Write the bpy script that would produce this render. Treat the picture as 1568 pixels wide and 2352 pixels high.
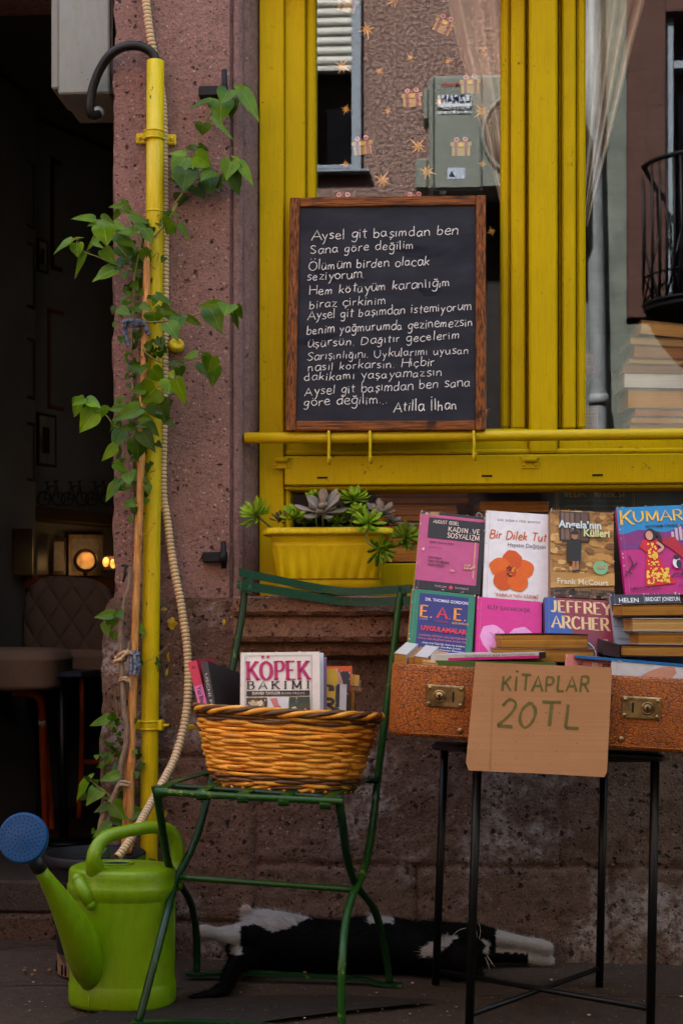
import bpy, math, random
from mathutils import Vector, Matrix, noise as mnoise

for _o in list(bpy.data.objects):
    bpy.data.objects.remove(_o)
scene = bpy.context.scene
random.seed(7)
rad = math.radians

# ------------------------------------------------------------------ camera
CAM = Vector((0.0, -3.60, 0.82))
YAW = rad(3.7)                     # camera turned a little to the left of the wall's normal
FPX, PX0, PY0 = 3400.0, 784.0, 1430.0   # focal length and principal point, photograph at 1568 x 2352
cam_d = bpy.data.cameras.new('camera')
cam_o = bpy.data.objects.new('camera', cam_d)
scene.collection.objects.link(cam_o)
cam_o.location = CAM
cam_o.rotation_euler = (rad(90), 0, YAW)
cam_d.sensor_fit = 'HORIZONTAL'
cam_d.sensor_width = 36
cam_d.lens = 36 * FPX / 1568
cam_d.shift_y = (PY0 - 1176) / 1568
cam_d.clip_start = 0.05
cam_d.clip_end = 500
cam_d.dof.use_dof = True
cam_d.dof.focus_distance = 3.25
cam_d.dof.aperture_fstop = 15
scene.camera = cam_o

# ------------------------------------------------------------------ sky, sun, exposure
SUN_EL, SUN_AZ = rad(50), rad(-24)     # the sun stands behind the shop, a little to the left
w = bpy.data.worlds.new('World'); scene.world = w; w.use_nodes = True
wn = w.node_tree.nodes; wl = w.node_tree.links
bg = wn['Background']; bg.inputs['Strength'].default_value = 0.15
sky = wn.new('ShaderNodeTexSky'); sky.sky_type = 'NISHITA'; sky.sun_disc = False
sky.sun_elevation = SUN_EL; sky.sun_rotation = SUN_AZ
sky.dust_density = 2.5; sky.air_density = 1.0; sky.ozone_density = 0.6
hs = wn.new('ShaderNodeHueSaturation'); hs.inputs['Saturation'].default_value = 0.75
wl.new(sky.outputs[0], hs.inputs['Color']); wl.new(hs.outputs[0], bg.inputs['Color'])
sd = bpy.data.lights.new('sun', 'SUN'); sd.energy = 5.0; sd.angle = rad(0.53); sd.color = (1.0, 0.97, 0.93)
so = bpy.data.objects.new('sun', sd); scene.collection.objects.link(so)
sdir = Vector((math.sin(SUN_AZ) * math.cos(SUN_EL), math.cos(SUN_AZ) * math.cos(SUN_EL), math.sin(SUN_EL)))
so.rotation_euler = sdir.to_track_quat('Z', 'Y').to_euler()
so.location = sdir * 20
scene.view_settings.view_transform = 'Standard'
scene.view_settings.look = 'None'
scene.view_settings.exposure = 2.9
scene.view_settings.gamma = 1.0
scene.view_settings.use_curve_mapping = False
scene.cycles.use_denoising = True
scene.cycles.max_bounces = 10
scene.cycles.diffuse_bounces = 5
scene.cycles.glossy_bounces = 4
scene.cycles.transparent_max_bounces = 12
scene.cycles.sample_clamp_indirect = 4.0
scene.cycles.caustics_reflective = False
scene.cycles.caustics_refractive = False

# ------------------------------------------------------------------ placing
_A = Vector((-math.sin(YAW), math.cos(YAW), 0)); _R = Vector((math.cos(YAW), math.sin(YAW), 0))
def ray(px, py):
    return _A + _R * ((px - PX0) / FPX) + Vector((0, 0, (PY0 - py) / FPX))
def P(px, py, y=0.0):            # point on the upright plane y
    d = ray(px, py); return CAM + d * ((y - CAM.y) / d.y)
def Pd(px, py, d):               # point at a distance along the view
    return CAM + ray(px, py) * d
def Pz(px, py, z):               # point on the level plane z
    d = ray(px, py); return CAM + d * ((z - CAM.z) / d.z)
YG, YO = 0.155, -4.45             # the shop's glass, the front of the house across the lane
def V(px, py, e=0.0):            # point on the house across the lane, e in front of its wall
    p = P(px, py, 2 * YG - YO - e); return Vector((p.x, YO + e, p.z))

def S(r, g, b):
    f = lambda c: (c / 255 / 12.92) if c / 255 <= 0.04045 else ((c / 255 + 0.055) / 1.055) ** 2.4
    return (f(r), f(g), f(b))

# ------------------------------------------------------------------ materials
_M = {}
def nodes_of(name):
    m = bpy.data.materials.new(name); m.use_nodes = True
    n = m.node_tree.nodes; return m, n, m.node_tree.links, n['Principled BSDF']
def mathn(n, l, op, a, b=None, clamp=False):
    k = n.new('ShaderNodeMath'); k.operation = op; k.use_clamp = clamp
    for i, v in enumerate((a, b)):
        if v is None: continue
        if isinstance(v, (int, float)): k.inputs[i].default_value = v
        else: l.new(v, k.inputs[i])
    return k.outputs[0]
def mixc(n, l, fac, a, b, mode='MIX'):
    k = n.new('ShaderNodeMix'); k.data_type = 'RGBA'; k.blend_type = mode
    for i, v in ((0, fac), (6, a), (7, b)):
        if isinstance(v, (int, float)): k.inputs[i].default_value = v
        elif isinstance(v, tuple): k.inputs[i].default_value = (*v[:3], 1)
        else: l.new(v, k.inputs[i])
    return k.outputs[2]
def coords(n, l, stretch=(1, 1, 1), kind='Object'):
    t = n.new('ShaderNodeTexCoord'); mp = n.new('ShaderNodeMapping'); mp.inputs['Scale'].default_value = stretch
    l.new(t.outputs[kind], mp.inputs['Vector']); return mp.outputs[0]
def noisen(n, l, vec, scale, detail=4, rough=.55):
    k = n.new('ShaderNodeTexNoise'); k.inputs['Scale'].default_value = scale; k.inputs['Detail'].default_value = detail
    k.inputs['Roughness'].default_value = rough; l.new(vec, k.inputs['Vector']); return k.outputs['Fac']
def ramp(n, l, fac, lo, hi):
    k = n.new('ShaderNodeMapRange'); k.inputs['From Min'].default_value = lo; k.inputs['From Max'].default_value = hi
    k.clamp = True; l.new(fac, k.inputs['Value']); return k.outputs[0]
def bumpn(n, l, b, height, strength=.3, dist=.002):
    k = n.new('ShaderNodeBump'); k.inputs['Strength'].default_value = strength; k.inputs['Distance'].default_value = dist
    l.new(height, k.inputs['Height']); l.new(k.outputs[0], b.inputs['Normal'])

def M(name, col, rough=.5, var=.12, scale=25, bump=0.0, bscale=180, spec=.4, metal=0, col2=None, stretch=(1, 1, 1), lo=.35, hi=.65, dist=.002):
    if name in _M: return _M[name]
    m, n, l, b = nodes_of(name)
    v = coords(n, l, stretch)
    f = ramp(n, l, noisen(n, l, v, scale), lo, hi)
    c2 = col2 or tuple(min(1, c * (1 - var)) for c in col)
    c1 = col if col2 else tuple(min(1, c * (1 + var)) for c in col)
    l.new(mixc(n, l, f, c1, c2), b.inputs['Base Color'])
    b.inputs['Roughness'].default_value = rough; b.inputs['Metallic'].default_value = metal
    b.inputs['Specular IOR Level'].default_value = spec
    if bump: bumpn(n, l, b, noisen(n, l, v, bscale, 5), bump, dist)
    _M[name] = m; return m
def C(r, g, b, rough=.38):       # a printed colour, given as it looks on paper (0-255)
    return M('ink_%d_%d_%d' % (r, g, b), S(r, g, b), rough, .05, 60, spec=.45)

def stone(name, ca, cb, pit, pits=.55, white=None, patch=None, patchcol=None, fine=1.0):
    m, n, l, b = nodes_of(name)
    v = coords(n, l)
    base = mixc(n, l, ramp(n, l, noisen(n, l, v, 5, 6, .6), .35, .65), ca, cb)
    st = noisen(n, l, coords(n, l, (1.6, 1.6, .7)), 3.1, 7, .68)
    base = mixc(n, l, mathn(n, l, 'MULTIPLY', ramp(n, l, st, .50, .68), .55), base, (cb[0] * .52, cb[1] * .46, cb[2] * .42))
    base = mixc(n, l, mathn(n, l, 'MULTIPLY', ramp(n, l, noisen(n, l, v, 9, 6, .7), .55, .68), .35), base, (min(1, ca[0] * 1.35), min(1, ca[1] * 1.25), min(1, ca[2] * 1.1)))
    grain = ramp(n, l, noisen(n, l, v, 130, 5, .65), .3, .72)
    base = mixc(n, l, grain, mixc(n, l, .5, base, tuple(c * .5 for c in cb)), mixc(n, l, .6, base, tuple(min(1, c * 1.6) for c in ca)))
    fg = ramp(n, l, noisen(n, l, v, 340, 3, .7), .34, .66)
    base = mixc(n, l, .42, base, mixc(n, l, fg, tuple(c * .45 for c in cb), tuple(min(1, c * 1.5) for c in ca)))
    dk = noisen(n, l, v, 38, 5, .7)
    base = mixc(n, l, mathn(n, l, 'MULTIPLY', ramp(n, l, dk, .50, .72), .55), base, tuple(c * .45 for c in cb))
    if patch:
        pm = ramp(n, l, noisen(n, l, v, 2.2, 6, .62), patch, patch + .07)
        pm2 = ramp(n, l, noisen(n, l, v, 55, 4, .7), .40, .56)
        base = mixc(n, l, mathn(n, l, 'MULTIPLY', mathn(n, l, 'MULTIPLY', pm, pm2), .8), base, patchcol)
    masks = None
    for sc, th, k in ((48, pits, .55), (120, pits + .02, .62), (22, .82, .5)):
        vo = n.new('ShaderNodeTexVoronoi'); vo.inputs['Scale'].default_value = sc
        wv = n.new('ShaderNodeVectorMath'); wv.operation = 'ADD'
        nz = n.new('ShaderNodeTexNoise'); nz.inputs['Scale'].default_value = sc * 1.3
        sv = n.new('ShaderNodeVectorMath'); sv.operation = 'SCALE'; sv.inputs['Scale'].default_value = .9 / sc
        l.new(v, nz.inputs['Vector']); l.new(nz.outputs['Color'], sv.inputs[0]); l.new(v, wv.inputs[0]); l.new(sv.outputs[0], wv.inputs[1])
        l.new(wv.outputs[0], vo.inputs['Vector'])
        sp = n.new('ShaderNodeSeparateColor'); l.new(vo.outputs['Color'], sp.inputs[0])
        t = mathn(n, l, 'MULTIPLY', mathn(n, l, 'SUBTRACT', sp.outputs[0], th), k)
        d = mathn(n, l, 'SUBTRACT', t, vo.outputs['Distance'])
        mk = ramp(n, l, d, -.12, .03)
        masks = mk if masks is None else mathn(n, l, 'MAXIMUM', masks, mk)
    col = mixc(n, l, mathn(n, l, 'MULTIPLY', masks, .85), base, pit)
    if white:
        vo = n.new('ShaderNodeTexVoronoi'); vo.inputs['Scale'].default_value = 75; l.new(v, vo.inputs['Vector'])
        sp = n.new('ShaderNodeSeparateColor'); l.new(vo.outputs['Color'], sp.inputs[0])
        mk = ramp(n, l, mathn(n, l, 'SUBTRACT', mathn(n, l, 'MULTIPLY', mathn(n, l, 'SUBTRACT', sp.outputs[1], .72), .8), vo.outputs['Distance']), -.08, .04)
        col = mixc(n, l, mathn(n, l, 'MULTIPLY', mk, .6), col, white)
    l.new(col, b.inputs['Base Color']); b.inputs['Roughness'].default_value = .88; b.inputs['Specular IOR Level'].default_value = .25
    h = mathn(n, l, 'SUBTRACT', mathn(n, l, 'ADD', grain, mathn(n, l, 'MULTIPLY', dk, 1.2)), mathn(n, l, 'MULTIPLY', masks, 2.2))
    bumpn(n, l, b, h, .75 * fine, .004)
    return m

def paint(name, col, chip=None, grain=(40, 40, 3), dirt=.25, rough=.42, chipth=.70, dirtcol=None, spec=.3):
    m, n, l, b = nodes_of(name)
    v = coords(n, l); g = coords(n, l, grain)
    f = noisen(n, l, v, 3.5, 6, .6)
    base = mixc(n, l, ramp(n, l, f, .3, .7), tuple(c * 1.06 for c in col), tuple(c * .86 for c in col))
    st = ramp(n, l, noisen(n, l, g, 6, 3), .45, .75)
    base = mixc(n, l, mathn(n, l, 'MULTIPLY', st, dirt), base, dirtcol or tuple(c * .55 for c in col))
    sp = ramp(n, l, noisen(n, l, v, 60, 3, .6), .66, .72)
    base = mixc(n, l, mathn(n, l, 'MULTIPLY', sp, .45), base, tuple(c * .45 for c in col))
    if chip:
        mk = mathn(n, l, 'MULTIPLY', ramp(n, l, noisen(n, l, v, 34, 5, .7), chipth, chipth + .02), ramp(n, l, noisen(n, l, v, 4, 2), .5, .6))
        base = mixc(n, l, mk, base, chip)
    l.new(base, b.inputs['Base Color']); b.inputs['Roughness'].default_value = rough; b.inputs['Specular IOR Level'].default_value = spec
    bumpn(n, l, b, mathn(n, l, 'ADD', noisen(n, l, v, 140, 4), mathn(n, l, 'MULTIPLY', st, .8)), .22, .0015)
    return m

def wood(name, ca, cb, grain, rough=.45, spec=.4):
    m, n, l, b = nodes_of(name)
    v = coords(n, l, grain)
    a = noisen(n, l, v, 8, 6, .65)
    col = mixc(n, l, ramp(n, l, a, .36, .62), ca, cb)
    k = ramp(n, l, noisen(n, l, coords(n, l), 14, 2), .66, .74)
    col = mixc(n, l, mathn(n, l, 'MULTIPLY', k, .8), col, tuple(c * .25 for c in cb))
    l.new(col, b.inputs['Base Color']); b.inputs['Roughness'].default_value = rough; b.inputs['Specular IOR Level'].default_value = spec
    bumpn(n, l, b, a, .25, .001)
    return m

def leather():
    m, n, l, b = nodes_of('tan_leather')
    v = coords(n, l)
    wv = n.new('ShaderNodeVectorMath'); wv.operation = 'ADD'
    nz = n.new('ShaderNodeTexNoise'); nz.inputs['Scale'].default_value = 60
    sv = n.new('ShaderNodeVectorMath'); sv.operation = 'SCALE'; sv.inputs['Scale'].default_value = .010
    l.new(v, nz.inputs['Vector']); l.new(nz.outputs['Color'], sv.inputs[0]); l.new(v, wv.inputs[0]); l.new(sv.outputs[0], wv.inputs[1])
    vo = n.new('ShaderNodeTexVoronoi'); vo.feature = 'DISTANCE_TO_EDGE'; vo.inputs['Scale'].default_value = 125; l.new(wv.outputs[0], vo.inputs['Vector'])
    e = ramp(n, l, vo.outputs['Distance'], .0, .12)
    base = mixc(n, l, ramp(n, l, noisen(n, l, v, 9, 4), .3, .7), S(188, 104, 28), S(140, 72, 18))
    l.new(mixc(n, l, e, S(100, 46, 10), base), b.inputs['Base Color'])
    b.inputs['Roughness'].default_value = .4; b.inputs['Specular IOR Level'].default_value = .45
    bumpn(n, l, b, e, .7, .0016)
    return m

def wicker(name, ca, cb):
    m, n, l, b = nodes_of(name)
    at = n.new('ShaderNodeAttribute'); at.attribute_name = 'tone'
    v = coords(n, l)
    f = noisen(n, l, v, 22, 4, .6)
    col = mixc(n, l, ramp(n, l, f, .35, .68), ca, cb)
    col = mixc(n, l, .75, col, at.outputs['Color'], 'MULTIPLY')
    l.new(col, b.inputs['Base Color']); b.inputs['Roughness'].default_value = .42; b.inputs['Specular IOR Level'].default_value = .4
    bumpn(n, l, b, noisen(n, l, v, 260, 3), .2, .001)
    return m

def pages(name, ca, cb, axis=2):
    if name in _M: return _M[name]
    m, n, l, b = nodes_of(name)
    st = [3, 3, 3]; st[axis] = 420
    v = coords(n, l, tuple(st))
    f = noisen(n, l, v, 1, 3, .8)
    col = mixc(n, l, ramp(n, l, f, .34, .66), ca, cb)
    col = mixc(n, l, mathn(n, l, 'MULTIPLY', ramp(n, l, noisen(n, l, coords(n, l), 16, 3), .5, .75), .4), col, tuple(c * .6 for c in cb))
    l.new(col, b.inputs['Base Color']); b.inputs['Roughness'].default_value = .85; b.inputs['Specular IOR Level'].default_value = .15
    bumpn(n, l, b, f, .5, .0012)
    _M[name] = m; return m

def leafmat(name, ca, cb, vein, trans=.3, rough=.38, attr=True):
    m, n, l, b = nodes_of(name)
    v = coords(n, l)
    col = mixc(n, l, ramp(n, l, noisen(n, l, v, 18, 3), .35, .65), ca, cb)
    if attr:
        at = n.new('ShaderNodeAttribute'); at.attribute_name = 'tone'
        col = mixc(n, l, 1.0, col, at.outputs['Color'], 'MULTIPLY')
    l.new(col, b.inputs['Base Color']); b.inputs['Roughness'].default_value = rough; b.inputs['Specular IOR Level'].default_value = .22
    tr = n.new('ShaderNodeBsdfTranslucent'); l.new(col, tr.inputs['Color'])
    mx = n.new('ShaderNodeMixShader'); mx.inputs[0].default_value = trans
    l.new(b.outputs[0], mx.inputs[1]); l.new(tr.outputs[0], mx.inputs[2])
    l.new(mx.outputs[0], n['Material Output'].inputs['Surface'])
    return m

def glassmat(name, refl, tint=(1, 1, 1)):
    m, n, l, b = nodes_of(name)
    n.remove(b)
    t = n.new('ShaderNodeBsdfTransparent'); t.inputs[0].default_value = (*tint, 1)
    g = n.new('ShaderNodeBsdfGlossy'); g.inputs['Roughness'].default_value = 0.0
    v = coords(n, l); bp = n.new('ShaderNodeBump'); bp.inputs['Strength'].default_value = .010; bp.inputs['Distance'].default_value = .002
    l.new(noisen(n, l, v, 2.2, 2), bp.inputs['Height']); l.new(bp.outputs[0], g.inputs['Normal'])
    fr = n.new('ShaderNodeLayerWeight'); fr.inputs['Blend'].default_value = .25
    f = mathn(n, l, 'ADD', refl, mathn(n, l, 'MULTIPLY', fr.outputs['Fresnel'], .3), True)
    mx = n.new('ShaderNodeMixShader'); l.new(f, mx.inputs[0]); l.new(t.outputs[0], mx.inputs[1]); l.new(g.outputs[0], mx.inputs[2])
    l.new(mx.outputs[0], n['Material Output'].inputs['Surface'])
    return m

def emis(name, col, strength):
    m, n, l, b = nodes_of(name)
    v = coords(n, l)
    l.new(mixc(n, l, ramp(n, l, noisen(n, l, v, 45, 3), .38, .62), col, tuple(c * .18 for c in col)), b.inputs['Emission Color'])
    b.inputs['Emission Strength'].default_value = strength; b.inputs['Base Color'].default_value = (*col, 1)
    return m

# ------------------------------------------------------------------ objects
def link(o): scene.collection.objects.link(o); return o
def tag(o, label=None, cat=None, group=None, kind=None):
    if label: o['label'] = label
    if cat: o['category'] = cat
    if group: o['group'] = group
    if kind: o['kind'] = kind
    return o
def thing(name, loc, label, cat, group=None):
    o = link(bpy.data.objects.new(name, None)); o.location = loc; o.empty_display_size = .05
    return tag(o, label, cat, group)
def wloc(o):
    v = Vector((0, 0, 0))
    while o is not None: v = v + o.location; o = o.parent
    return v
def copy_tree(o, parent=None):
    c = o.copy(); link(c); c.parent = parent
    for ch in list(o.children): copy_tree(ch, c)
    return c

class MB:
    """collects shapes and links them as one mesh object; points are world points after self.M"""
    def __init__(self, M=None):
        self.v = []; self.f = []; self.mi = []; self.sm = []; self.M = M; self.mats = []; self.tone = []; self.t = (1, 1, 1)
    def m(self, mat):
        if mat not in self.mats: self.mats.append(mat)
        return self.mats.index(mat)
    def add(self, vs, fs, mat, smooth=False):
        b = len(self.v); k = self.m(mat)
        for p in vs:
            p = Vector(p); self.v.append(self.M @ p if self.M else p); self.tone.append(self.t)
        for f in fs:
            self.f.append([b + i for i in f]); self.mi.append(k); self.sm.append(smooth)
    def box(self, a, b, mat, bev=0.0):
        x0, y0, z0 = a; x1, y1, z1 = b
        if bev <= 0:
            vs = [(x, y, z) for z in (z0, z1) for y in (y0, y1) for x in (x0, x1)]
            self.add(vs, [(0, 2, 3, 1), (4, 5, 7, 6), (0, 1, 5, 4), (2, 6, 7, 3), (0, 4, 6, 2), (1, 3, 7, 5)], mat); return
        bev = min(bev, abs(x1 - x0) / 2.01, abs(y1 - y0) / 2.01, abs(z1 - z0) / 2.01)
        vs = []; idx = {}
        for sx in (0, 1):
            for sy in (0, 1):
                for sz in (0, 1):
                    c = [(x0, x1)[sx], (y0, y1)[sy], (z0, z1)[sz]]; s = [1 - 2 * sx, 1 - 2 * sy, 1 - 2 * sz]
                    for ax in range(3):
                        p = [c[i] + (0 if i == ax else s[i] * bev) for i in range(3)]
                        idx[(sx, sy, sz, ax)] = len(vs); vs.append(p)
        F = []
        for ax in range(3):
            o = [i for i in range(3) if i != ax]
            for s in (0, 1):
                q = []
                for u, w_ in ((0, 0), (1, 0), (1, 1), (0, 1)):
                    k = [0, 0, 0]; k[ax] = s; k[o[0]] = u; k[o[1]] = w_
                    q.append(idx[(*k, ax)])
                F.append(q)
        for ax in range(3):
            o = [i for i in range(3) if i != ax]
            for u in (0, 1):
                for w_ in (0, 1):
                    q = []
                    for s, a2 in ((0, o[0]), (1, o[0]), (1, o[1]), (0, o[1])):
                        k = [0, 0, 0]; k[ax] = s; k[o[0]] = u; k[o[1]] = w_
                        q.append(idx[(*k, a2)])
                    F.append(q)
        for sx in (0, 1):
            for sy in (0, 1):
                for sz in (0, 1): F.append([idx[(sx, sy, sz, a2)] for a2 in range(3)])
        cen = Vector(((x0 + x1) / 2, (y0 + y1) / 2, (z0 + z1) / 2)); G = []
        for q in F:
            p = [Vector(vs[i]) for i in q]; nn = (p[1] - p[0]).cross(p[2] - p[0])
            G.append(q if nn.dot(sum(p, Vector()) / len(p) - cen) > 0 else q[::-1])
        self.add(vs, G, mat)
    def tube(self, pts, r, mat, n=8, closed=False, cap=True, sq=1.0, up=None, smooth=True):
        pts = [Vector(p) for p in pts]; N = len(pts)
        rr = r if isinstance(r, (list, tuple)) else [r] * N
        T = []
        for i in range(N):
            a = pts[(i - 1) % N] if (closed or i) else pts[0]; b = pts[(i + 1) % N] if (closed or i < N - 1) else pts[-1]
            t = b - a; T.append(t.normalized() if t.length > 1e-9 else Vector((0, 0, 1)))
        u = Vector(up) if up else (Vector((0, 0, 1)) if abs(T[0].z) < .9 else Vector((1, 0, 0)))
        vs = []
        for i in range(N):
            u = (u - T[i] * u.dot(T[i]));
            if u.length < 1e-6: u = Vector((1, 0, 0)) - T[i] * T[i].x
            u.normalize(); w_ = T[i].cross(u)
            for k in range(n):
                a = 2 * math.pi * (k + .5) / n
                vs.append(pts[i] + u * (math.cos(a) * rr[i] * sq) + w_ * (math.sin(a) * rr[i]))
        F = []
        for i in range(N if closed else N - 1):
            j = (i + 1) % N
            for k in range(n):
                q = (k + 1) % n; F.append((i * n + k, i * n + q, j * n + q, j * n + k))
        if cap and not closed:
            F.append(tuple(range(n))[::-1]); F.append(tuple((N - 1) * n + k for k in range(n)))
        self.add(vs, F, mat, smooth)
    def lathe(self, prof, mat, origin=(0, 0, 0), axis=(0, 0, 1), n=24, sx=1.0, sy=1.0, smooth=True, cap=True):
        o = Vector(origin); q = Vector((0, 0, 1)).rotation_difference(Vector(axis).normalized())
        vs = []
        for r, z in prof:
            for k in range(n):
                a = 2 * math.pi * k / n
                vs.append(o + q @ Vector((math.cos(a) * r * sx, math.sin(a) * r * sy, z)))
        F = []
        for i in range(len(prof) - 1):
            for k in range(n):
                j = (k + 1) % n; F.append((i * n + k, i * n + j, (i + 1) * n + j, (i + 1) * n + k))
        if cap:
            F.append(tuple(range(n))[::-1]); F.append(tuple((len(prof) - 1) * n + k for k in range(n)))
        self.add(vs, F, mat, smooth)
    def ball(self, c, r, mat, n=14, m_=9):
        r = r if isinstance(r, (tuple, list)) else (r, r, r); c = Vector(c)
        vs = []; F = []
        for i in range(m_ + 1):
            t = math.pi * i / m_
            for k in range(n):
                a = 2 * math.pi * k / n
                vs.append(c + Vector((math.sin(t) * math.cos(a) * r[0], math.sin(t) * math.sin(a) * r[1], -math.cos(t) * r[2])))
        for i in range(m_):
            for k in range(n):
                j = (k + 1) % n; F.append((i * n + k, i * n + j, (i + 1) * n + j, (i + 1) * n + k))
        self.add(vs, F, mat, True)
    def loft(self, rings, mat, closed=True, caps=(True, True), smooth=True):
        n = len(rings[0]); vs = [p for r in rings for p in r]; F = []
        for i in range(len(rings) - 1):
            for k in range(n if closed else n - 1):
                j = (k + 1) % n; F.append((i * n + k, i * n + j, (i + 1) * n + j, (i + 1) * n + k))
        if caps[0]: F.append(tuple(range(n))[::-1])
        if caps[1]: F.append(tuple((len(rings) - 1) * n + k for k in range(n)))
        self.add(vs, F, mat, smooth)
    def quad(self, a, b, c, d, mat): self.add([a, b, c, d], [(0, 1, 2, 3)], mat)
    def slab(self, poly, depth, mat, back=None):
        """outline polygon (world/local 3-D points) pushed along the vector depth"""
        n = len(poly); d = Vector(depth); p = [Vector(q) for q in poly]
        self.add(p + [q + d for q in p], [tuple(range(n)), tuple(range(2 * n - 1, n - 1, -1))] + [(i, i + n, (i + 1) % n + n, (i + 1) % n) for i in range(n)], mat)
    def build(self, name, parent=None, edge=None):
        o3 = wloc(parent) if parent is not None else Vector((0, 0, 0))
        if parent is None and self.v:
            lo = Vector((min(p.x for p in self.v), min(p.y for p in self.v), min(p.z for p in self.v)))
            hi = Vector((max(p.x for p in self.v), max(p.y for p in self.v), max(p.z for p in self.v)))
            o3 = Vector(((lo.x + hi.x) / 2, (lo.y + hi.y) / 2, lo.z))
        me = bpy.data.meshes.new(name)
        me.from_pydata([tuple(p - o3) for p in self.v], [], self.f)
        for mt in self.mats: me.materials.append(mt)
        me.polygons.foreach_set('material_index', self.mi)
        me.polygons.foreach_set('use_smooth', self.sm)
        if any(t != (1, 1, 1) for t in self.tone):
            ca = me.color_attributes.new('tone', 'FLOAT_COLOR', 'POINT')
            ca.data.foreach_set('color', [c for t in self.tone for c in (*t, 1.0)])
        me.update()
        o = link(bpy.data.objects.new(name, me))
        if parent is not None: o.parent = parent
        else: o.location = o3
        if edge:
            es = o.modifiers.new('edges', 'EDGE_SPLIT'); es.split_angle = rad(edge)
        return o

def crom(pts, k=6, closed=False):
    """smooth curve through points"""
    pts = [Vector(p) for p in pts]; N = len(pts); out = []
    if N < 3: return pts
    for i in range(N if closed else N - 1):
        g = (lambda j: pts[j % N]) if closed else (lambda j: pts[max(0, min(N - 1, j))])
        a, b, c, d = g(i - 1), g(i), g(i + 1), g(i + 2)
        for s in range(k):
            t = s / k
            out.append(.5 * ((2 * b) + (c - a) * t + (2 * a - 5 * b + 4 * c - d) * t * t + (3 * b - a - 3 * c + d) * t ** 3))
    if not closed: out.append(pts[-1])
    return out
def rrect(hx, hy, r, k=6):
    out = []
    for cx, cy, a0 in ((hx - r, hy - r, 0), (-hx + r, hy - r, 90), (-hx + r, -hy + r, 180), (hx - r, -hy + r, 270)):
        for i in range(k + 1):
            a = rad(a0 + 90 * i / k); out.append((cx + r * math.cos(a), cy + r * math.sin(a)))
    return out

# ------------------------------------------------------------------ lettering
# hand alphabet: advance, strokes; '~' marks a curved stroke; x-height 1 (small letters), cap height 1 (capitals)
LOW = {
 'a': (.95, '~.74,.85 .48,1 .18,.82 .1,.4 .28,.04 .55,.12 .74,.5|.76,1 .74,.35 .88,.02'),
 'b': (.9, '.1,1.75 .1,.02|~.1,.65 .42,1 .74,.75 .74,.3 .45,0 .1,.18'),
 'c': (.85, '~.74,.85 .45,1 .12,.7 .12,.3 .4,0 .76,.15'),
 'd': (.95, '~.74,.82 .48,1 .14,.72 .12,.3 .38,.02 .72,.3|.75,1.75 .76,.02'),
 'e': (.88, '~.14,.5 .7,.6 .62,.93 .34,.98 .12,.6 .16,.2 .45,0 .8,.18'),
 'g': (.92, '~.74,.85 .48,1 .16,.8 .12,.4 .32,.1 .58,.2 .74,.6|~.76,1 .74,.2 .68,-.5 .4,-.7 .12,-.5'),
 'h': (.92, '.1,1.75 .1,.02|~.1,.6 .4,1 .68,.82 .72,.4 .74,.02'),
 '\u0131': (.4, '.16,1 .16,.02'), 'k': (.85, '.1,1.75 .1,.02|.68,.95 .12,.42|.3,.55 .74,.02'),
 'l': (.42, '.16,1.75 .16,.02'), 'm': (1.25, '.1,1 .1,.02|~.1,.65 .32,1 .52,.8 .55,.02|~.55,.65 .8,1 1.02,.8 1.06,.02'),
 'n': (.92, '.1,1 .1,.02|~.1,.62 .4,1 .68,.82 .72,.4 .74,.02'), 'o': (.92, '~.45,1 .14,.78 .12,.3 .44,0 .76,.28 .76,.72 .45,1'),
 'r': (.68, '.12,1 .12,.02|~.12,.6 .3,.92 .6,.96'), 's': (.78, '~.66,.9 .36,1 .14,.78 .4,.52 .66,.28 .42,.02 .1,.1'),
 't': (.68, '.3,1.5 .3,.1 .5,.02|.06,1.05 .58,1.1'), 'u': (.95, '~.12,1 .12,.4 .3,.04 .56,.14 .74,.6|.76,1 .76,.3 .88,.02'),
 'v': (.85, '.08,1 .4,.02 .74,1'), 'y': (.85, '.1,1 .4,.25|~.76,1 .5,.3 .3,-.5 .1,-.68'), 'z': (.82, '.1,.98 .7,.98 .12,.03 .76,.03'),
 'p': (.9, '.1,1 .1,-.7|~.1,.65 .42,1 .74,.75 .74,.3 .45,0 .1,.18'), '.': (.35, '.1,.06 .17,.0'), ' ': (.62, ''), '-': (.6, '.1,.5 .5,.5'),
}
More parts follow.
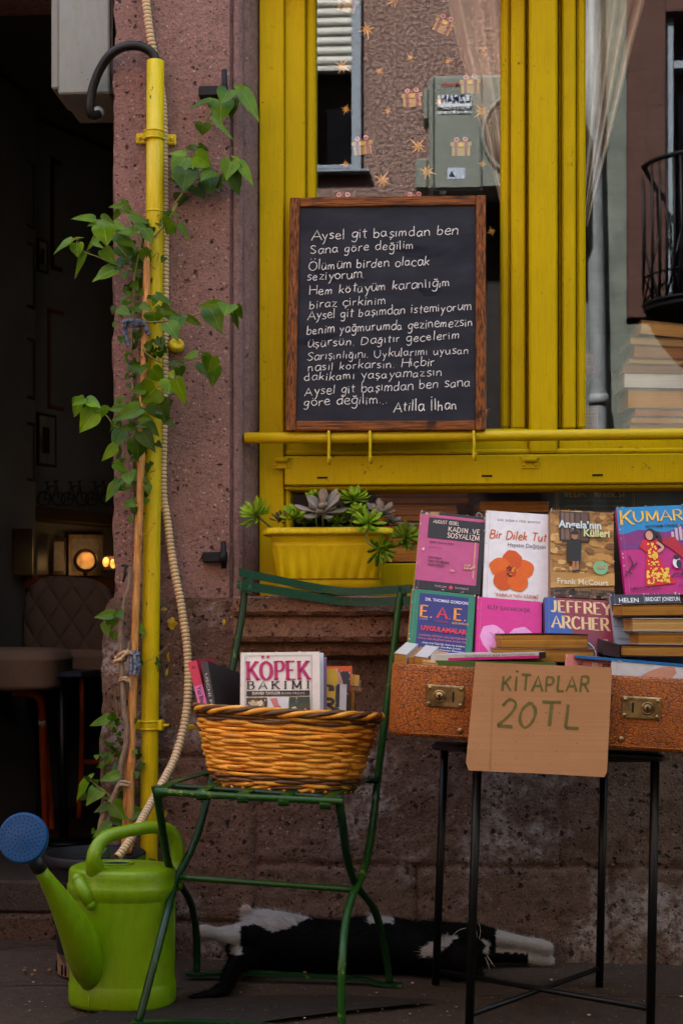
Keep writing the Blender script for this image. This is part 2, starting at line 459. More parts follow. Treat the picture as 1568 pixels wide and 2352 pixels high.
CAP = {
 'A': (.8, '0,0 .39,1 .78,0|.16,.36 .62,.36'), 'B': (.72, '.08,0 .08,1|~.08,1 .5,.98 .56,.76 .42,.55 .08,.53|~.08,.53 .52,.52 .66,.28 .5,.02 .08,0'),
 'C': (.78, '~.7,.84 .42,1 .12,.78 .1,.28 .38,0 .72,.16'), 'D': (.82, '.08,0 .08,1|~.08,1 .45,.97 .72,.66 .7,.3 .42,.02 .08,0'),
 'E': (.66, '.08,0 .08,1|.08,1 .58,1|.08,.52 .48,.52|.08,0 .6,0'), 'F': (.62, '.08,0 .08,1|.08,1 .58,1|.08,.52 .48,.52'),
 'G': (.84, '~.7,.84 .42,1 .12,.78 .1,.28 .38,0 .7,.14|.7,.14 .7,.44|.44,.44 .7,.44'), 'H': (.82, '.1,0 .1,1|.7,0 .7,1|.1,.52 .7,.52'),
 'I': (.36, '.16,0 .16,1'), 'J': (.52, '~.36,1 .36,.25 .22,0 .02,.1'), 'K': (.78, '.1,0 .1,1|.68,1 .12,.42|.3,.58 .74,0'),
 'L': (.62, '.1,0 .1,1|.1,0 .58,0'), 'M': (1.0, '.1,0 .12,1|.12,1 .48,.12|.48,.12 .84,1|.84,1 .88,0'), 'N': (.86, '.1,0 .1,1|.1,1 .72,0|.72,0 .72,1'),
 'O': (.88, '~.43,1 .12,.78 .1,.26 .42,0 .74,.26 .74,.76 .43,1'), 'P': (.7, '.1,0 .1,1|~.1,1 .5,.98 .62,.74 .48,.5 .1,.47'),
 'R': (.76, '.1,0 .1,1|~.1,1 .5,.98 .62,.74 .48,.52 .1,.5|.34,.5 .7,0'), 'S': (.68, '~.58,.86 .34,1 .1,.78 .34,.52 .58,.26 .34,0 .06,.14'),
 'T': (.74, '.36,0 .36,1|.02,1 .7,1'), 'U': (.84, '~.1,1 .1,.35 .38,0 .7,.35 .7,1'), 'V': (.78, '.02,1 .38,0|.38,0 .74,1'),
 'W': (1.05, '.02,1 .28,0|.28,0 .52,.9|.52,.9 .76,0|.76,0 1.0,1'), 'X': (.76, '.05,0 .68,1|.05,1 .7,0'), 'Y': (.74, '.02,1 .36,.48|.7,1 .36,.48|.36,.48 .36,0'),
 'Z': (.74, '.08,1 .66,1|.66,1 .08,0|.08,0 .68,0'), '2': (.72, '~.1,.75 .3,1 .58,.86 .5,.5 .08,0|.08,0 .66,0'), '0': (.74, '~.36,1 .1,.72 .1,.28 .36,0 .62,.28 .62,.72 .36,1'),
 '.': (.36, '.12,.08 .18,0'), ' ': (.45, ''), '&': (.8, '~.68,0 .2,.72 .34,1 .5,.8 .1,.3 .28,0 .66,.4'), '/': (.5, '.05,-.1 .42,1.05'), '-': (.5, '.08,.45 .4,.45'), "'": (.25, '.12,1 .1,.8'),
}
_DI = {'\u00fc': 'u', '\u00f6': 'o', '\u00dc': 'U', '\u00d6': 'O'}
_CE = {'\u00e7': 'c', '\u015f': 's', '\u00c7': 'C', '\u015e': 'S'}
_BR = {'\u011f': 'g', '\u011e': 'G'}
_DOT = {'i': '\u0131', '\u0130': 'I', 'j': '\u0131'}
def glyph(ch, caps=False):
    base = _DI.get(ch) or _CE.get(ch) or _BR.get(ch) or _DOT.get(ch) or ch
    big = base in CAP and base not in LOW
    if big: adv, st = CAP[base]; sc = 1.0 if caps else 1.6
    else: adv, st = LOW.get(base, LOW['o']); sc = 1.0
    out = []
    for s in st.split('|'):
        if not s: continue
        sm = s[0] == '~'; pts = [tuple(float(q) * sc for q in p.split(',')) for p in s.lstrip('~').split()]
        out.append((sm, pts))
    top = (1.0 if caps else 1.6) if big else 1.0; mid = adv * sc * .45
    if ch in _DI:
        for dx in (-.18, .18): out.append(('dot', [(mid + dx * sc, top + .20 * sc), (mid + dx * sc + .01, top + .34 * sc)]))
    if ch in _DOT: out.append((False, [(mid - .02, top + .28), (mid + .03, top + .42)]))
    if ch in _CE: out.append((False, [(mid, 0), (mid + .08, -.18 * sc), (mid - .06, -.34 * sc)]))
    if ch in _BR: out.append((True, [(mid - .22, top + .36), (mid, top + .22), (mid + .22, top + .36)]))
    return adv * sc, out
def strokes(text, caps=False, track=0.0, jit=0.0, rng=None):
    """list of polylines in letter units and the whole width"""
    x = 0; res = []
    for ch in text:
        adv, st = glyph(ch, caps)
        dy = rng.uniform(-jit, jit) if rng else 0; sc = 1 + (rng.uniform(-jit, jit) if rng else 0); sh = rng.uniform(-jit, jit) * .6 if rng else 0
        for sm, pts in st:
            q = [Vector((x + p[0] * sc + sh * p[1], p[1] * sc + dy, 0)) for p in pts]
            res.append((crom(q, 4) if sm is True else q, sm))
        x += adv + track
    return res, x - track
def ribbon2d(pts, w, nib=0.0, wob=None):
    n = len(pts); L = []; Rr = []
    for i in range(n):
        a = pts[max(0, i - 1)]; b = pts[min(n - 1, i + 1)]; t = (b - a)
        if t.length < 1e-9: t = Vector((1, 0, 0))
        t.normalize(); ww = w * (1 - nib + nib * abs(t.y)) * .5
        if wob: ww *= wob.uniform(.75, 1.2)
        nrm = Vector((-t.y, t.x, 0)); L.append(pts[i] + nrm * ww); Rr.append(pts[i] - nrm * ww)
    return L, Rr

_TXT = {}
def font_mesh(s, bold=0.0, shear=0.0):
    k = (s, bold, shear)
    if k in _TXT: return _TXT[k]
    cu = bpy.data.curves.new('lettering', 'FONT'); cu.body = s; cu.size = 1; cu.resolution_u = 2; cu.offset = bold; cu.shear = shear
    o = bpy.data.objects.new('lettering', cu); link(o)
    dg = bpy.context.evaluated_depsgraph_get(); ev = o.evaluated_get(dg); me = ev.to_mesh()
    vs = [v.co.copy() for v in me.vertices]; fs = [tuple(p.vertices) for p in me.polygons]
    ev.to_mesh_clear(); bpy.data.objects.remove(o); bpy.data.curves.remove(cu)
    x0 = min((v.x for v in vs), default=0); x1 = max((v.x for v in vs), default=1)
    _TXT[k] = (vs, fs, x0, x1); return _TXT[k]

class Art:
    """print on a flat face: local x right, y up, metres; every later shape lies a hair in front"""
    STEP = .00022
    def __init__(self, mb, fn): self.mb = mb; self.fn = fn; self.k = 1
    def _p(self, x, y, k=None): return self.fn(x, y, (k or self.k) * self.STEP)
    def poly(self, pts, mat):
        self.mb.add([self._p(*p) for p in pts], [tuple(range(len(pts)))], mat); self.k += 1
    def rect(self, x0, y0, x1, y1, mat): self.poly([(x0, y0), (x1, y0), (x1, y1), (x0, y1)], mat)
    def disc(self, x, y, rx, ry, mat, n=20, rot=0, wob=0, seed=1):
        g = random.Random(seed); pts = []
        for i in range(n):
            a = 2 * math.pi * i / n; k = 1 + g.uniform(-wob, wob); u, v = rx * k * math.cos(a), ry * k * math.sin(a)
            pts.append((x + u * math.cos(rot) - v * math.sin(rot), y + u * math.sin(rot) + v * math.cos(rot)))
        self.poly(pts, mat)
    def line(self, pts, w, mat, smooth=False):
        q = [Vector((*p, 0)) for p in pts]
        if smooth: q = crom(q, 5)
        L, Rr = ribbon2d(q, w); n = len(q)
        self.mb.add([self._p(v.x, v.y) for v in L + Rr], [(i, n + i, n + i + 1, i + 1) for i in range(n - 1)], mat); self.k += 1
    def frame(self, x0, y0, x1, y1, w, mat):
        for a, b in (((x0, y0), (x1, y0)), ((x1, y0), (x1, y1)), ((x1, y1), (x0, y1)), ((x0, y1), (x0, y0))): self.line([a, b], w, mat)
    def spots(self, x0, y0, x1, y1, n, r, mats, seed=1, asp=1.0):
        g = random.Random(seed)
        for i in range(n):
            m_ = mats[i % len(mats)]
            x, y, q = g.uniform(x0, x1), g.uniform(y0, y1), g.uniform(.5, 1.2) * r
            pts = [(x + q * asp * math.cos(a) * g.uniform(.7, 1.2), y + q * math.sin(a) * g.uniform(.7, 1.2)) for a in [j * math.pi / 3.5 for j in range(7)]]
            self.mb.add([self._p(min(x1, max(x0, p[0])), min(y1, max(y0, p[1]))) for p in pts], [tuple(range(7))], m_)
            if i % 12 == 11: self.k += 1
        self.k += 1
    def sans(self, s, x0, y, x1, h, mat, bold=0.0, shear=0.0, rot=0.0, mirror=False):
        """fills x0..x1, capitals h high, baseline y"""
        vs, fs, a, b = font_mesh(s, bold, shear); sx = (x1 - x0) / (b - a); sy = h / .72
        c, n_ = math.cos(rot), math.sin(rot); pts = []
        for v in vs:
            u, q = (v.x - a) * sx, v.y * sy; pts.append(self._p(x0 + u * c - q * n_, y + u * n_ + q * c))
        self.mb.add(pts, fs, mat); self.k += 1
    def pen(self, s, x0, y, x1, h, mat, w=.14, caps=True, serif=0.0, nib=0.0, shear=0.0, track=.06, dy=0.0, jit=0.0, rng=None, wob=None, top=1.0):
        """stroke lettering from x0,y to x1,y+dy; h is the height of a capital (caps) or of a small x"""
        st, W = strokes(s, caps, track, jit, rng); k = (x1 - x0) / W; sy = h
        def T(v): u = v.x * k + shear * v.y * h; return (x0 + u, y + v.y * sy + dy * (v.x / W))
        for pl, sm in st:
            q = [Vector((*T(v), 0)) for v in pl]
            L, Rr = ribbon2d(q, w * h * (.8 if sm == 'dot' else 1), nib, wob); n = len(q)
            self.mb.add([self._p(v.x, v.y) for v in L + Rr], [(i, n + i, n + i + 1, i + 1) for i in range(n - 1)], mat)
            if serif and not sm:
                for v, o in ((pl[0], pl[-1]), (pl[-1], pl[0])):
                    if min(abs(v.y), abs(v.y - top)) < .03 and abs(o.y - v.y) > .3:
                        a, b = T(v); hw = serif * h; sw = w * h * (1 - nib) * .55
                        yy = b + (sw * .5 if v.y < .5 else -sw * .5)
                        self.mb.add([self._p(a - hw, yy - sw), self._p(a + hw, yy - sw), self._p(a + hw, yy + sw), self._p(a - hw, yy + sw)], [(0, 1, 2, 3)], mat)
        self.k += 1

# ------------------------------------------------------------------ books
PG_CREAM = pages('page_edges_cream', S(222, 188, 120), S(160, 112, 48))
PG_TAN = pages('page_edges_tan', S(206, 152, 72), S(128, 76, 22))
PG_WHITE = pages('page_edges_white', S(226, 222, 212), S(150, 146, 140))
PG_BROWN = pages('page_edges_brown', S(172, 112, 62), S(96, 56, 26))
PG_SIDE = pages('page_edges_fore', S(222, 176, 96), S(146, 98, 36), 1)
PG_SIDEW = pages('page_edges_fore_white', S(222, 220, 214), S(148, 146, 142), 1)

def frame3(TL, TR, BL, BR):
    X = ((BR - BL) + (TR - TL)) * .5; Z = ((TL - BL) + (TR - BR)) * .5
    wd, ht = X.length, Z.length; X.normalize(); Z = (Z - X * Z.dot(X)).normalized(); Y = Z.cross(X)
    c = (TL + TR + BL + BR) * .25; o = c - X * wd / 2 - Z * ht / 2
    return Matrix(((X.x, Y.x, Z.x, o.x), (X.y, Y.y, Z.y, o.y), (X.z, Y.z, Z.z, o.z), (0, 0, 0, 1))), wd, ht

def book(label, group, corners, dep, thick, face, spine=None, art=None, pg=None, spine_art=None, back=None, name='book', cat='book', warp=0.0):
    """a paperback facing the viewer: corners TL, TR, BL, BR as (px, py), dep = (bottom, top) distance; dep may be four values"""
    if len(dep) == 2: d = (dep[1], dep[1], dep[0], dep[0])
    else: d = dep
    TL, TR, BL, BR = [Pd(c[0], c[1], q) for c, q in zip(corners, d)]
    Mx, wd, ht = frame3(TL, TR, BL, BR)
    t = thing(name, Mx @ Vector((wd / 2, thick / 2, 0)), label, cat, group)
    spine = spine or face; back = back or face; cv = MB(Mx); c = .0011
    nx, nz = 5, 7
    def bow(x, z): return -warp * (x / wd) ** 2 * (.4 + .6 * z / ht)
    for y0, y1, mt in ((0, c, face), (thick - c, thick, back)):
        vs = []; F = []
        for s, yy in ((0, y0), (1, y1)):
            for j in range(nz + 1):
                for i in range(nx + 1):
                    x = wd * i / nx; z = ht * j / nz; vs.append((x, yy + (bow(x, z) if mt is face and y0 == 0 else 0), z))
        Q = (nx + 1) * (nz + 1)
        for j in range(nz):
            for i in range(nx):
                a = j * (nx + 1) + i; F.append((a, a + 1, a + nx + 2, a + nx + 1)); F.append((Q + a, Q + a + nx + 1, Q + a + nx + 2, Q + a + 1))
        ring = [i for i in range(nx + 1)] + [j * (nx + 1) + nx for j in range(1, nz + 1)] + [nz * (nx + 1) + i for i in range(nx - 1, -1, -1)] + [j * (nx + 1) for j in range(nz - 1, 0, -1)]
        for i, a in enumerate(ring):
            b = ring[(i + 1) % len(ring)]; F.append((a, Q + a, Q + b, b))
        cv.add(vs, F, mt)
    cv.add([(0, 0, 0), (0, 0, ht), (0, thick, ht), (0, thick, 0), (-.0012, thick * .3, 0), (-.0012, thick * .3, ht), (-.0012, thick * .7, 0), (-.0012, thick * .7, ht)],
           [(0, 1, 5, 4), (4, 5, 7, 6), (6, 7, 2, 3)], spine)
    if art:
        A0 = Art(cv, lambda x, y, k: (x, -k + bow(x, y), y)); art(A0, wd, ht); gw = random.Random(len(label)); A0.k += 1
        wr = M('worn_cover_edge', S(206, 190, 172), .8, .2, 80)
        for q in range(26):
            e_ = q % 4; u = gw.random(); r_ = gw.uniform(.0005, .0016); cx, cz = ((u * wd, ht - r_), (u * wd, r_), (r_, u * ht), (wd - r_, u * ht))[e_]
            if gw.random() < .4: cx, cz = ((wd - r_ if gw.random() < .5 else r_), (ht - r_ * gw.uniform(1, 4)))
            A0.mb.add([A0._p(min(wd, max(0, cx + r_ * math.cos(j * 1.05) * gw.uniform(.6, 2.2))), min(ht, max(0, cz + r_ * math.sin(j * 1.05) * gw.uniform(.5, 1.6)))) for j in range(6)], [tuple(range(6))], wr)
        cr = M('cover_crease', S(150, 140, 132), .7, .2, 60); A0.k += 1
        A0.line([(wd * .055, 0), (wd * .05, ht * .5), (wd * .057, ht)], .0004, cr)
    if spine_art: spine_art(Art(cv, lambda x, y, k: (-.0013 - k, thick - x, y)), thick, ht)
    cv.build('cover', t)
    pb = MB(Mx); pb.box((.001, c + .0002, .0015), (wd - .0025, thick - c - .0002, ht - .002), pg or PG_SIDE); pb.build('page_block', t)
    return t

def flatbook(label, group, x0, x1, yt, yb, d, depth, cov, pg=None, tilt=0.0, yaw=0.0, spine_front=False, lift=0.0, name='book', cat='book', art=None, cov_left=None):
    """a book lying down: its long edge between pixel columns x0, x1, its top and bottom at rows yt, yb (taken at x0), d the distance of its near edge"""
    a = Pd(x0, yb, d); b = Pd(x1, yb + tilt * (x1 - x0), d); h = (Pd(x0, yt, d) - a).length
    X = (b - a); wd = X.length; X.normalize(); Z = Vector((0, 0, 1)); Z = (Z - X * Z.dot(X)).normalized(); Y = Z.cross(X)
    Y = (Y * math.cos(yaw) + X * math.sin(yaw)); Y.normalize()
    Mx = Matrix(((X.x, Y.x, Z.x, a.x), (X.y, Y.y, Z.y, a.y), (X.z, Y.z, Z.z, a.z), (0, 0, 0, 1)))
    t = thing(name, Mx @ Vector((wd / 2, depth / 2, 0)), label, cat, group)
    c = min(.0014, h * .12); g = .003
    cv = MB(Mx)
    def board(z0, z1, sag):
        n = 8; vs = []
        for zz in (z0, z1):
            for y in (-.0, depth):
                for i in range(n + 1):
                    x = wd * i / n; vs.append((x, y, zz + sag * math.sin(math.pi * i / n) * (1 if y == 0 else .3)))
        R_ = n + 1; F = []
        for i in range(n):
            F += [(i, i + R_, i + R_ + 1, i + 1)[::1], (2 * R_ + i, 2 * R_ + i + 1, 3 * R_ + i + 1, 3 * R_ + i), (i, i + 1, 2 * R_ + i + 1, 2 * R_ + i), (R_ + i, 3 * R_ + i, 3 * R_ + i + 1, R_ + i + 1)]
        F += [(0, 2 * R_, 3 * R_, R_), (n, R_ + n, 3 * R_ + n, 2 * R_ + n)]
        cv.add(vs, F, cov)
    board(0, c, 0); board(h - c, h, lift)
    if spine_front: cv.box((0, -.0012, 0), (wd, 0, h), cov)
    else: cv.box((0, depth, 0), (wd, depth + .0012, h), cov)
    if cov_left: cv.box((-.0012, 0, 0), (0, depth, h), cov_left)
    if art: art(Art(cv, lambda x, y, k: (x, -.0013 - k if spine_front else -k, y)), wd, h)
    cv.build('cover', t)
    if not spine_front or pg:
        pb = MB(Mx); yf = g if not spine_front else .001
        pb.box((g * .6, yf, c + .0002), (wd - g * .6, depth - .001, h - c - .0002), pg or PG_TAN, .0012); pb.build('page_block', t)
    return t

# ------------------------------------------------------------------ main materials
PINK = stone('pink_tuff', S(150, 116, 106), S(120, 91, 84), S(38, 24, 24), .56, S(196, 168, 160))
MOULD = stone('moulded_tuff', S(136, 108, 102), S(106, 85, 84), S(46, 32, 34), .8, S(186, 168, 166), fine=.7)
BROWN = stone('brown_tuff', S(116, 91, 77), S(79, 60, 49), S(28, 18, 14), .5, S(176, 150, 138), .50, S(168, 156, 150))
SILL = stone('sill_tuff', S(142, 104, 80), S(102, 72, 56), S(34, 20, 14), .5, S(190, 150, 130))
YEL = paint('yellow_paint', S(196, 168, 0), S(84, 74, 30), (60, 60, 2.2), .34, .5, .635, spec=.10)
YELPIPE = paint('yellow_pipe_paint', S(206, 182, 4), S(16, 54, 42), (30, 30, 3), .35, .38, .63, spec=.3)
YELROD = paint('yellow_rod_paint', S(202, 174, 2), S(52, 40, 22), (3, 40, 40), .25, .4, .665)
PLAST = M('dark_plaster', S(102, 101, 100), .9, .12, 4, .1, 60, spec=.1)
IRON = M('black_iron', S(13, 13, 14), .55, .3, 40, .3, 200, spec=.3)
CONC = stone('lane_concrete', S(68, 54, 42), S(47, 37, 28), S(40, 32, 28), .8, S(140, 128, 118), fine=.4)
STEP = stone('threshold_stone', S(74, 66, 58), S(54, 47, 41), S(40, 30, 24), .7, None)
ROUGHSTEP = stone('rough_riser', S(92, 74, 58), S(54, 42, 32), S(24, 16, 12), .4, S(150, 126, 100))
DARKFLOOR = wood('shop_floor_boards', S(70, 56, 46), S(44, 34, 28), (3, 40, 3), .5)
GLASS = glassmat('window_glass', .115)
GLASSLOW = glassmat('lower_window_glass', .08)

def X(px, y): return P(px, PY0, y).x
def Zr(px, py, y): return P(px, py, y).z

# ------------------------------------------------------------------ setting: lane, threshold, shop floor
g = MB()
nx, ny = 60, 60
gx0, gx1, gy0, gy1 = -14, 14, -16, .6
vs = []
for j in range(ny + 1):
    for i in range(nx + 1):
        u = i / nx * 2 - 1; x = (u * abs(u)) * 14; y = gy1 + (gy0 - gy1) * (j / ny) ** 2
        vs.append((x, y, .006 * (mnoise.noise(Vector((x * 1.5, y * 1.5, 0)))) - .004 - (.0 if y > -.9 else 0)))
g.add(vs, [(j * (nx + 1) + i, (j + 1) * (nx + 1) + i, (j + 1) * (nx + 1) + i + 1, j * (nx + 1) + i + 1) for j in range(ny) for i in range(nx)], CONC, True)
tag(g.build('pavement'), kind='structure')
# darker wedge laid over the paving in front of the chair
DARKPAVE = stone('dark_paving', S(42, 34, 28), S(30, 25, 21), S(24, 18, 16), .7, S(120, 106, 96), fine=.3)
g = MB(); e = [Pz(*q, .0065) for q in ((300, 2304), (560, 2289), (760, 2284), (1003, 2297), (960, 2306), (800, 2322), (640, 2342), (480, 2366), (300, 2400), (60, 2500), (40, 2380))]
g.add(e, [tuple(range(len(e)))[::-1]], DARKPAVE); tag(g.build('paving_dark_patch'), kind='structure')
g = MB()
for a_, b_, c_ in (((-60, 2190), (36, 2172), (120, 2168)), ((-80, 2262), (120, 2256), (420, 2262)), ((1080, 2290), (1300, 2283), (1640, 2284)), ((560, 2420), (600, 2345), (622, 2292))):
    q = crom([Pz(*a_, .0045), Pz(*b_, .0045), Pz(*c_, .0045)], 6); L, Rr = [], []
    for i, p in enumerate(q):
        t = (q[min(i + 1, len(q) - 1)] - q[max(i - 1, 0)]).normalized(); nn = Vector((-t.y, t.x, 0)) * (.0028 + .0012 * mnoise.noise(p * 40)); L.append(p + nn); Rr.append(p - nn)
    n = len(q); g.add(L + Rr, [(i, n + i, n + i + 1, i + 1) for i in range(n - 1)], DARKPAVE)
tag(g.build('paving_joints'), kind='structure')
g = MB(); rc_ = random.Random(15); CRA, CRB = M('crumb_pale', S(170, 156, 140), .9, .3, 60), M('crumb_brown', S(110, 76, 48), .9, .3, 60)
for k in range(110):
    q = Pz(rc_.uniform(-20, 1600), rc_.uniform(2215, 2380), .004); r_ = rc_.choice((.0010, .0012, .0016, .0024)) * rc_.uniform(.7, 1.4); g.ball(q, (r_ * 1.4, r_, r_ * .6), CRA if k % 3 else CRB, 6, 4)
for px, py in ((57, 2118), (75, 2240), (114, 2180), (700, 2235)): q = Pz(px, py if py > 2200 else 2230, .005); g.ball(q, (.006, .005, .004), CRB, 8, 5)
tag(g.build('litter'), 'small pale crumbs and grit scattered on the dark paving', 'litter', kind='stuff')
g = MB(); yr = .19
xl, xr = X(-260, yr), X(330, yr)
z1, z2 = .062, .148
g.box((xl, yr - .02, -.02), (xr, 1.2, z1), ROUGHSTEP, .01)
g.box((xl, yr - .006, z1 + .002), (xr, .75, z2), STEP, .008)
tag(g.build('threshold_step'), kind='structure')
g = MB(); g.box((-4.6, .7, .0), (4.6, 5.8, .145), DARKFLOOR); tag(g.build('shop_floor'), kind='structure')

# ------------------------------------------------------------------ the shop building
shop = thing('shop_building', (0, 0, 0), 'pink stone shop front with yellow window and a dark open doorway', 'building')
rng = random.Random(3)
# pillar of pink tuff: front face, moulded right edge
zp0, zp1 = Zr(400, 1373, 0), 2.47
prof = [(262, 0.0), (300, 0), (400, 0), (500, 0), (527, 0), (530, .010), (534, .012), (537, .004), (548, .004), (556, .012), (562, .035), (573, .045), (583, .065), (594, .10), (594, .36), (262, .36)]
rings = []; nz = 90
for j in range(nz + 1):
    z = zp0 + (zp1 - zp0) * j / nz; ring = []
    for i, (px, y) in enumerate(prof):
        x = X(px, y); jx = 0; jy = 0
        if i in (0, 15): jx = .008 * mnoise.noise(Vector((0, 7, z * 9))) + .006 * mnoise.noise(Vector((3, 1, z * 38)))
        elif i < 5: jy = .0022 * mnoise.noise(Vector((x * 16, 0, z * 16)))
        elif i < 13: jx = .0012 * mnoise.noise(Vector((i, 5, z * 22))); jy = .0012 * mnoise.noise(Vector((i, 9, z * 17)))
        if i == 0 and z < zp0 + .03: jx += .01
        ring.append((x + jx, y + jy, z))
    rings.append(ring)
pm = MB(); pm.loft(rings, PINK, True, (True, True), False)
f0 = len(pm.f)
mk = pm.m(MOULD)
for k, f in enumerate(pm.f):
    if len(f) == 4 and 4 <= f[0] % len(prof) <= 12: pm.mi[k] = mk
pm.build('stone_pillar', shop)
# plinth wall with worn left edge and block joints
xa, xb = X(230, 0), X(1720, 0); zt = Zr(600, 1373, 0)
NX, NZ = 190, 120; vs = []
jv = [(X(588, 0), 1560, 2125), (X(957, 0), 1985, 2230), (X(1290, 0), 1600, 1990), (X(1400, 0), 1990, 2230), (X(390, 0), 1985, 2230)]
jh = [(1985, 590, 1720), (1740, 230, 588), (2120, 262, 957)]
def plinth_y(x, z):
    p = Vector((x * 11, 4, z * 11)); y = -.004 + .006 * mnoise.noise(p) + .004 * mnoise.noise(p * 3.1) + .003 * mnoise.noise(p * 7)
    for jx, a, b in jv:
        q = abs(x - jx - .004 * mnoise.noise(Vector((9, 1, z * 14))))
        if Zr(600, b, 0) < z < Zr(600, a, 0): y += .012 * max(0, 1 - q / .011)
    for r_, a, b in jh:
        if X(a, 0) < x < X(b, 0): y += .010 * max(0, 1 - abs(z - Zr(600, r_, 0) - .004 * mnoise.noise(Vector((x * 13, 2, 2)))) / .010)
    return y
for j in range(NZ + 1):
    for i in range(NX + 1):
        u = i / NX; x = xa + (xb - xa) * (u ** 1.15); top = zt
        dx = max(0, (X(262, 0) - x)) / (X(262, 0) - xa); top = zt - .07 * dx * dx
        z = -.02 + (top + .02) * j / NZ
        if i == 0 or i == 1: x += .012 * mnoise.noise(Vector((2, 3, z * 7))) + .007 * mnoise.noise(Vector((2, 8, z * 24)))
        y = plinth_y(x, z)
        if i == 0: y = .36
        vs.append((x, y, z))
pl = MB(); F = [(j * (NX + 1) + i, j * (NX + 1) + i + 1, (j + 1) * (NX + 1) + i + 1, (j + 1) * (NX + 1) + i) for j in range(NZ) for i in range(NX)]
pl.add(vs, F, BROWN, True)
top = [NZ * (NX + 1) + i for i in range(NX + 1)]
tv = [vs[i] for i in top]; tb = [(v[0], .36, v[2]) for v in tv]; n = len(tv)
pl.add(tv + tb, [(i, i + 1, n + i + 1, n + i) for i in range(n - 1)], BROWN)
pl.build('plinth', shop)
SPL = M('yellow_splash', S(176, 146, 4), .5, .2, 40); rs_ = random.Random(6)
for px, py, w_, h in ((397, 1432, 13, 16), (515, 1428, 4, 9), (491, 1386, 3, 3), (388, 1510, 4, 14), (384, 1545, 5, 9), (438, 1668, 14, 7), (450, 1672, 6, 4), (381, 1868, 7, 9), (378, 1400, 8, 4), (470, 1700, 3, 3)):
    sp_ = MB(); n = 16; vs_ = []
    for k in range(n):
        a_ = 2 * math.pi * k / n; q = P(px + w_ * math.cos(a_) * rs_.uniform(.45, 1.1), py + h * math.sin(a_) * rs_.uniform(.45, 1.1), 0); vs_.append((q.x, plinth_y(q.x, q.z) - .0014, q.z))
    q = P(px, py, 0); vs_.append((q.x, plinth_y(q.x, q.z) - .002, q.z)); sp_.add(vs_, [(k, (k + 1) % n, n) for k in range(n)], SPL); sp_.build('paint_splash', shop)
# carved sill under the window
sp = [(.13, 1369), (-.088, 1369), (-.098, 1374), (-.100, 1404), (-.092, 1413), (-.078, 1417), (-.084, 1424), (-.088, 1462), (-.080, 1474), (-.052, 1479), (-.050, 1486), (-.058, 1494), (-.052, 1505), (-.02, 1512), (.0, 1518)]
rings = []; x0s, x1s = X(536, -.09), X(1720, -.09); ns = 120
for j in range(ns + 1):
    x = x0s + (x1s - x0s) * j / ns; r_ = []
    for i, (y, py) in enumerate(sp):
        z = Zr(700, py, 0 if y > -.02 else y); q = Vector((x * 26, i * 3.7, 2))
        a = .0045 if i else 0
        r_.append((x + (.004 * mnoise.noise(Vector((0, i, 8))) if j == 0 else 0), y + a * mnoise.noise(q) + a * .6 * mnoise.noise(q * 2.7), z + a * .7 * mnoise.noise(q + Vector((5, 5, 5)))))
    rings.append(r_)
sm = MB(); sm.loft(rings, SILL, False, (True, True), False); sm.build('window_sill', shop)
# blank wall: above (unseen, added tall to block the sun), beside, roof, inner partitions
wb = MB()
wb.box((-5, 0.012, 2.472), (5, .36, 7.5), PINK); wb.box((-5, .362, 6.7), (5, 6.0, 6.9), PLAST)
wb.box((X(1722, 0), .0, -.02), (5, .36, 2.47), PINK); wb.box((-5, .0, -.02), (X(-170, 0), .36, 2.47), PINK)
wb.box((-5, .362, 0), (-4.7, 6, 6.69), PLAST); wb.box((4.7, .362, 0), (5, 6, 6.69), PLAST); wb.box((-4.69, 5.8, 0), (4.69, 6, 6.69), PLAST)
wb.box((-4.69, .365, 2.62), (4.69, 5.79, 2.75), PLAST)
wb.build('outer_wall', shop)
# inner walls of the room seen through the doorway (their end walls run away from the viewer)
def dA(px): return 4.9 + (px - 18) * .0023
def dB(px): return 5.30 + (px - 110) * .00215
ib = MB()
def inner(a, b, fd, mat):
    p0, p1 = Pd(a, PY0, fd(a)), Pd(b, PY0, fd(b)); t = Vector((-(p1 - p0).y, (p1 - p0).x, 0)).normalized() * .12
    z = Vector((0, 0, 2.6)); ib.slab([Vector((*p0.xy, .146)), Vector((*p1.xy, .146)), Vector((*p1.xy, 2.6)), Vector((*p0.xy, 2.6))], t, mat)
inner(-420, 82, dA, PLAST); inner(82, 420, dB, PLAST)
ib.box((X(300, .4), 1.35, .146), (X(330, .4) + .1, 5.7, 2.6), PLAST)
ib.build('inner_wall', shop)

# ------------------------------------------------------------------ yellow window (a part of the shop)
wm = MB()
def fbox(a, b, r0, r1, yf, yb=.20, mat=YEL, bev=.003, mb=None):
    x0, x1 = X(a, yf), X(b, yf); zt_, zb_ = Zr((a + b) / 2, r0, yf), Zr((a + b) / 2, r1, yf)
    (mb or wm).box((x0, yf, zb_), (x1, yb, zt_), mat, bev)
T = -90
fbox(595, 651, T, 1380, .088); fbox(653, 700, T, 984, .106); fbox(702, 724, T, 984, .124, bev=.006)
fbox(1150, 1171, T, 984, .130, bev=.006); fbox(1173, 1206, T, 984, .112, bev=.004); fbox(1208, 1213, T, 984, .14)
fbox(1215, 1280, T, 1040, .088, bev=.005); fbox(1282, 1289, T, 984, .14); fbox(1291, 1322, T, 984, .112, bev=.004); fbox(1324, 1345, T, 984, .130, bev=.006)
fbox(653, 1213, 986, 1041, .108); fbox(1282, 1850, 986, 1041, .108)
fbox(1800, 1860, T, 985, .108); fbox(653, 1850, 1030, 1041, .098, .107, bev=.004)
fbox(653, 1860, 1043, 1111, .072, bev=.003); fbox(653, 1860, 1112, 1122, .086, bev=.004)
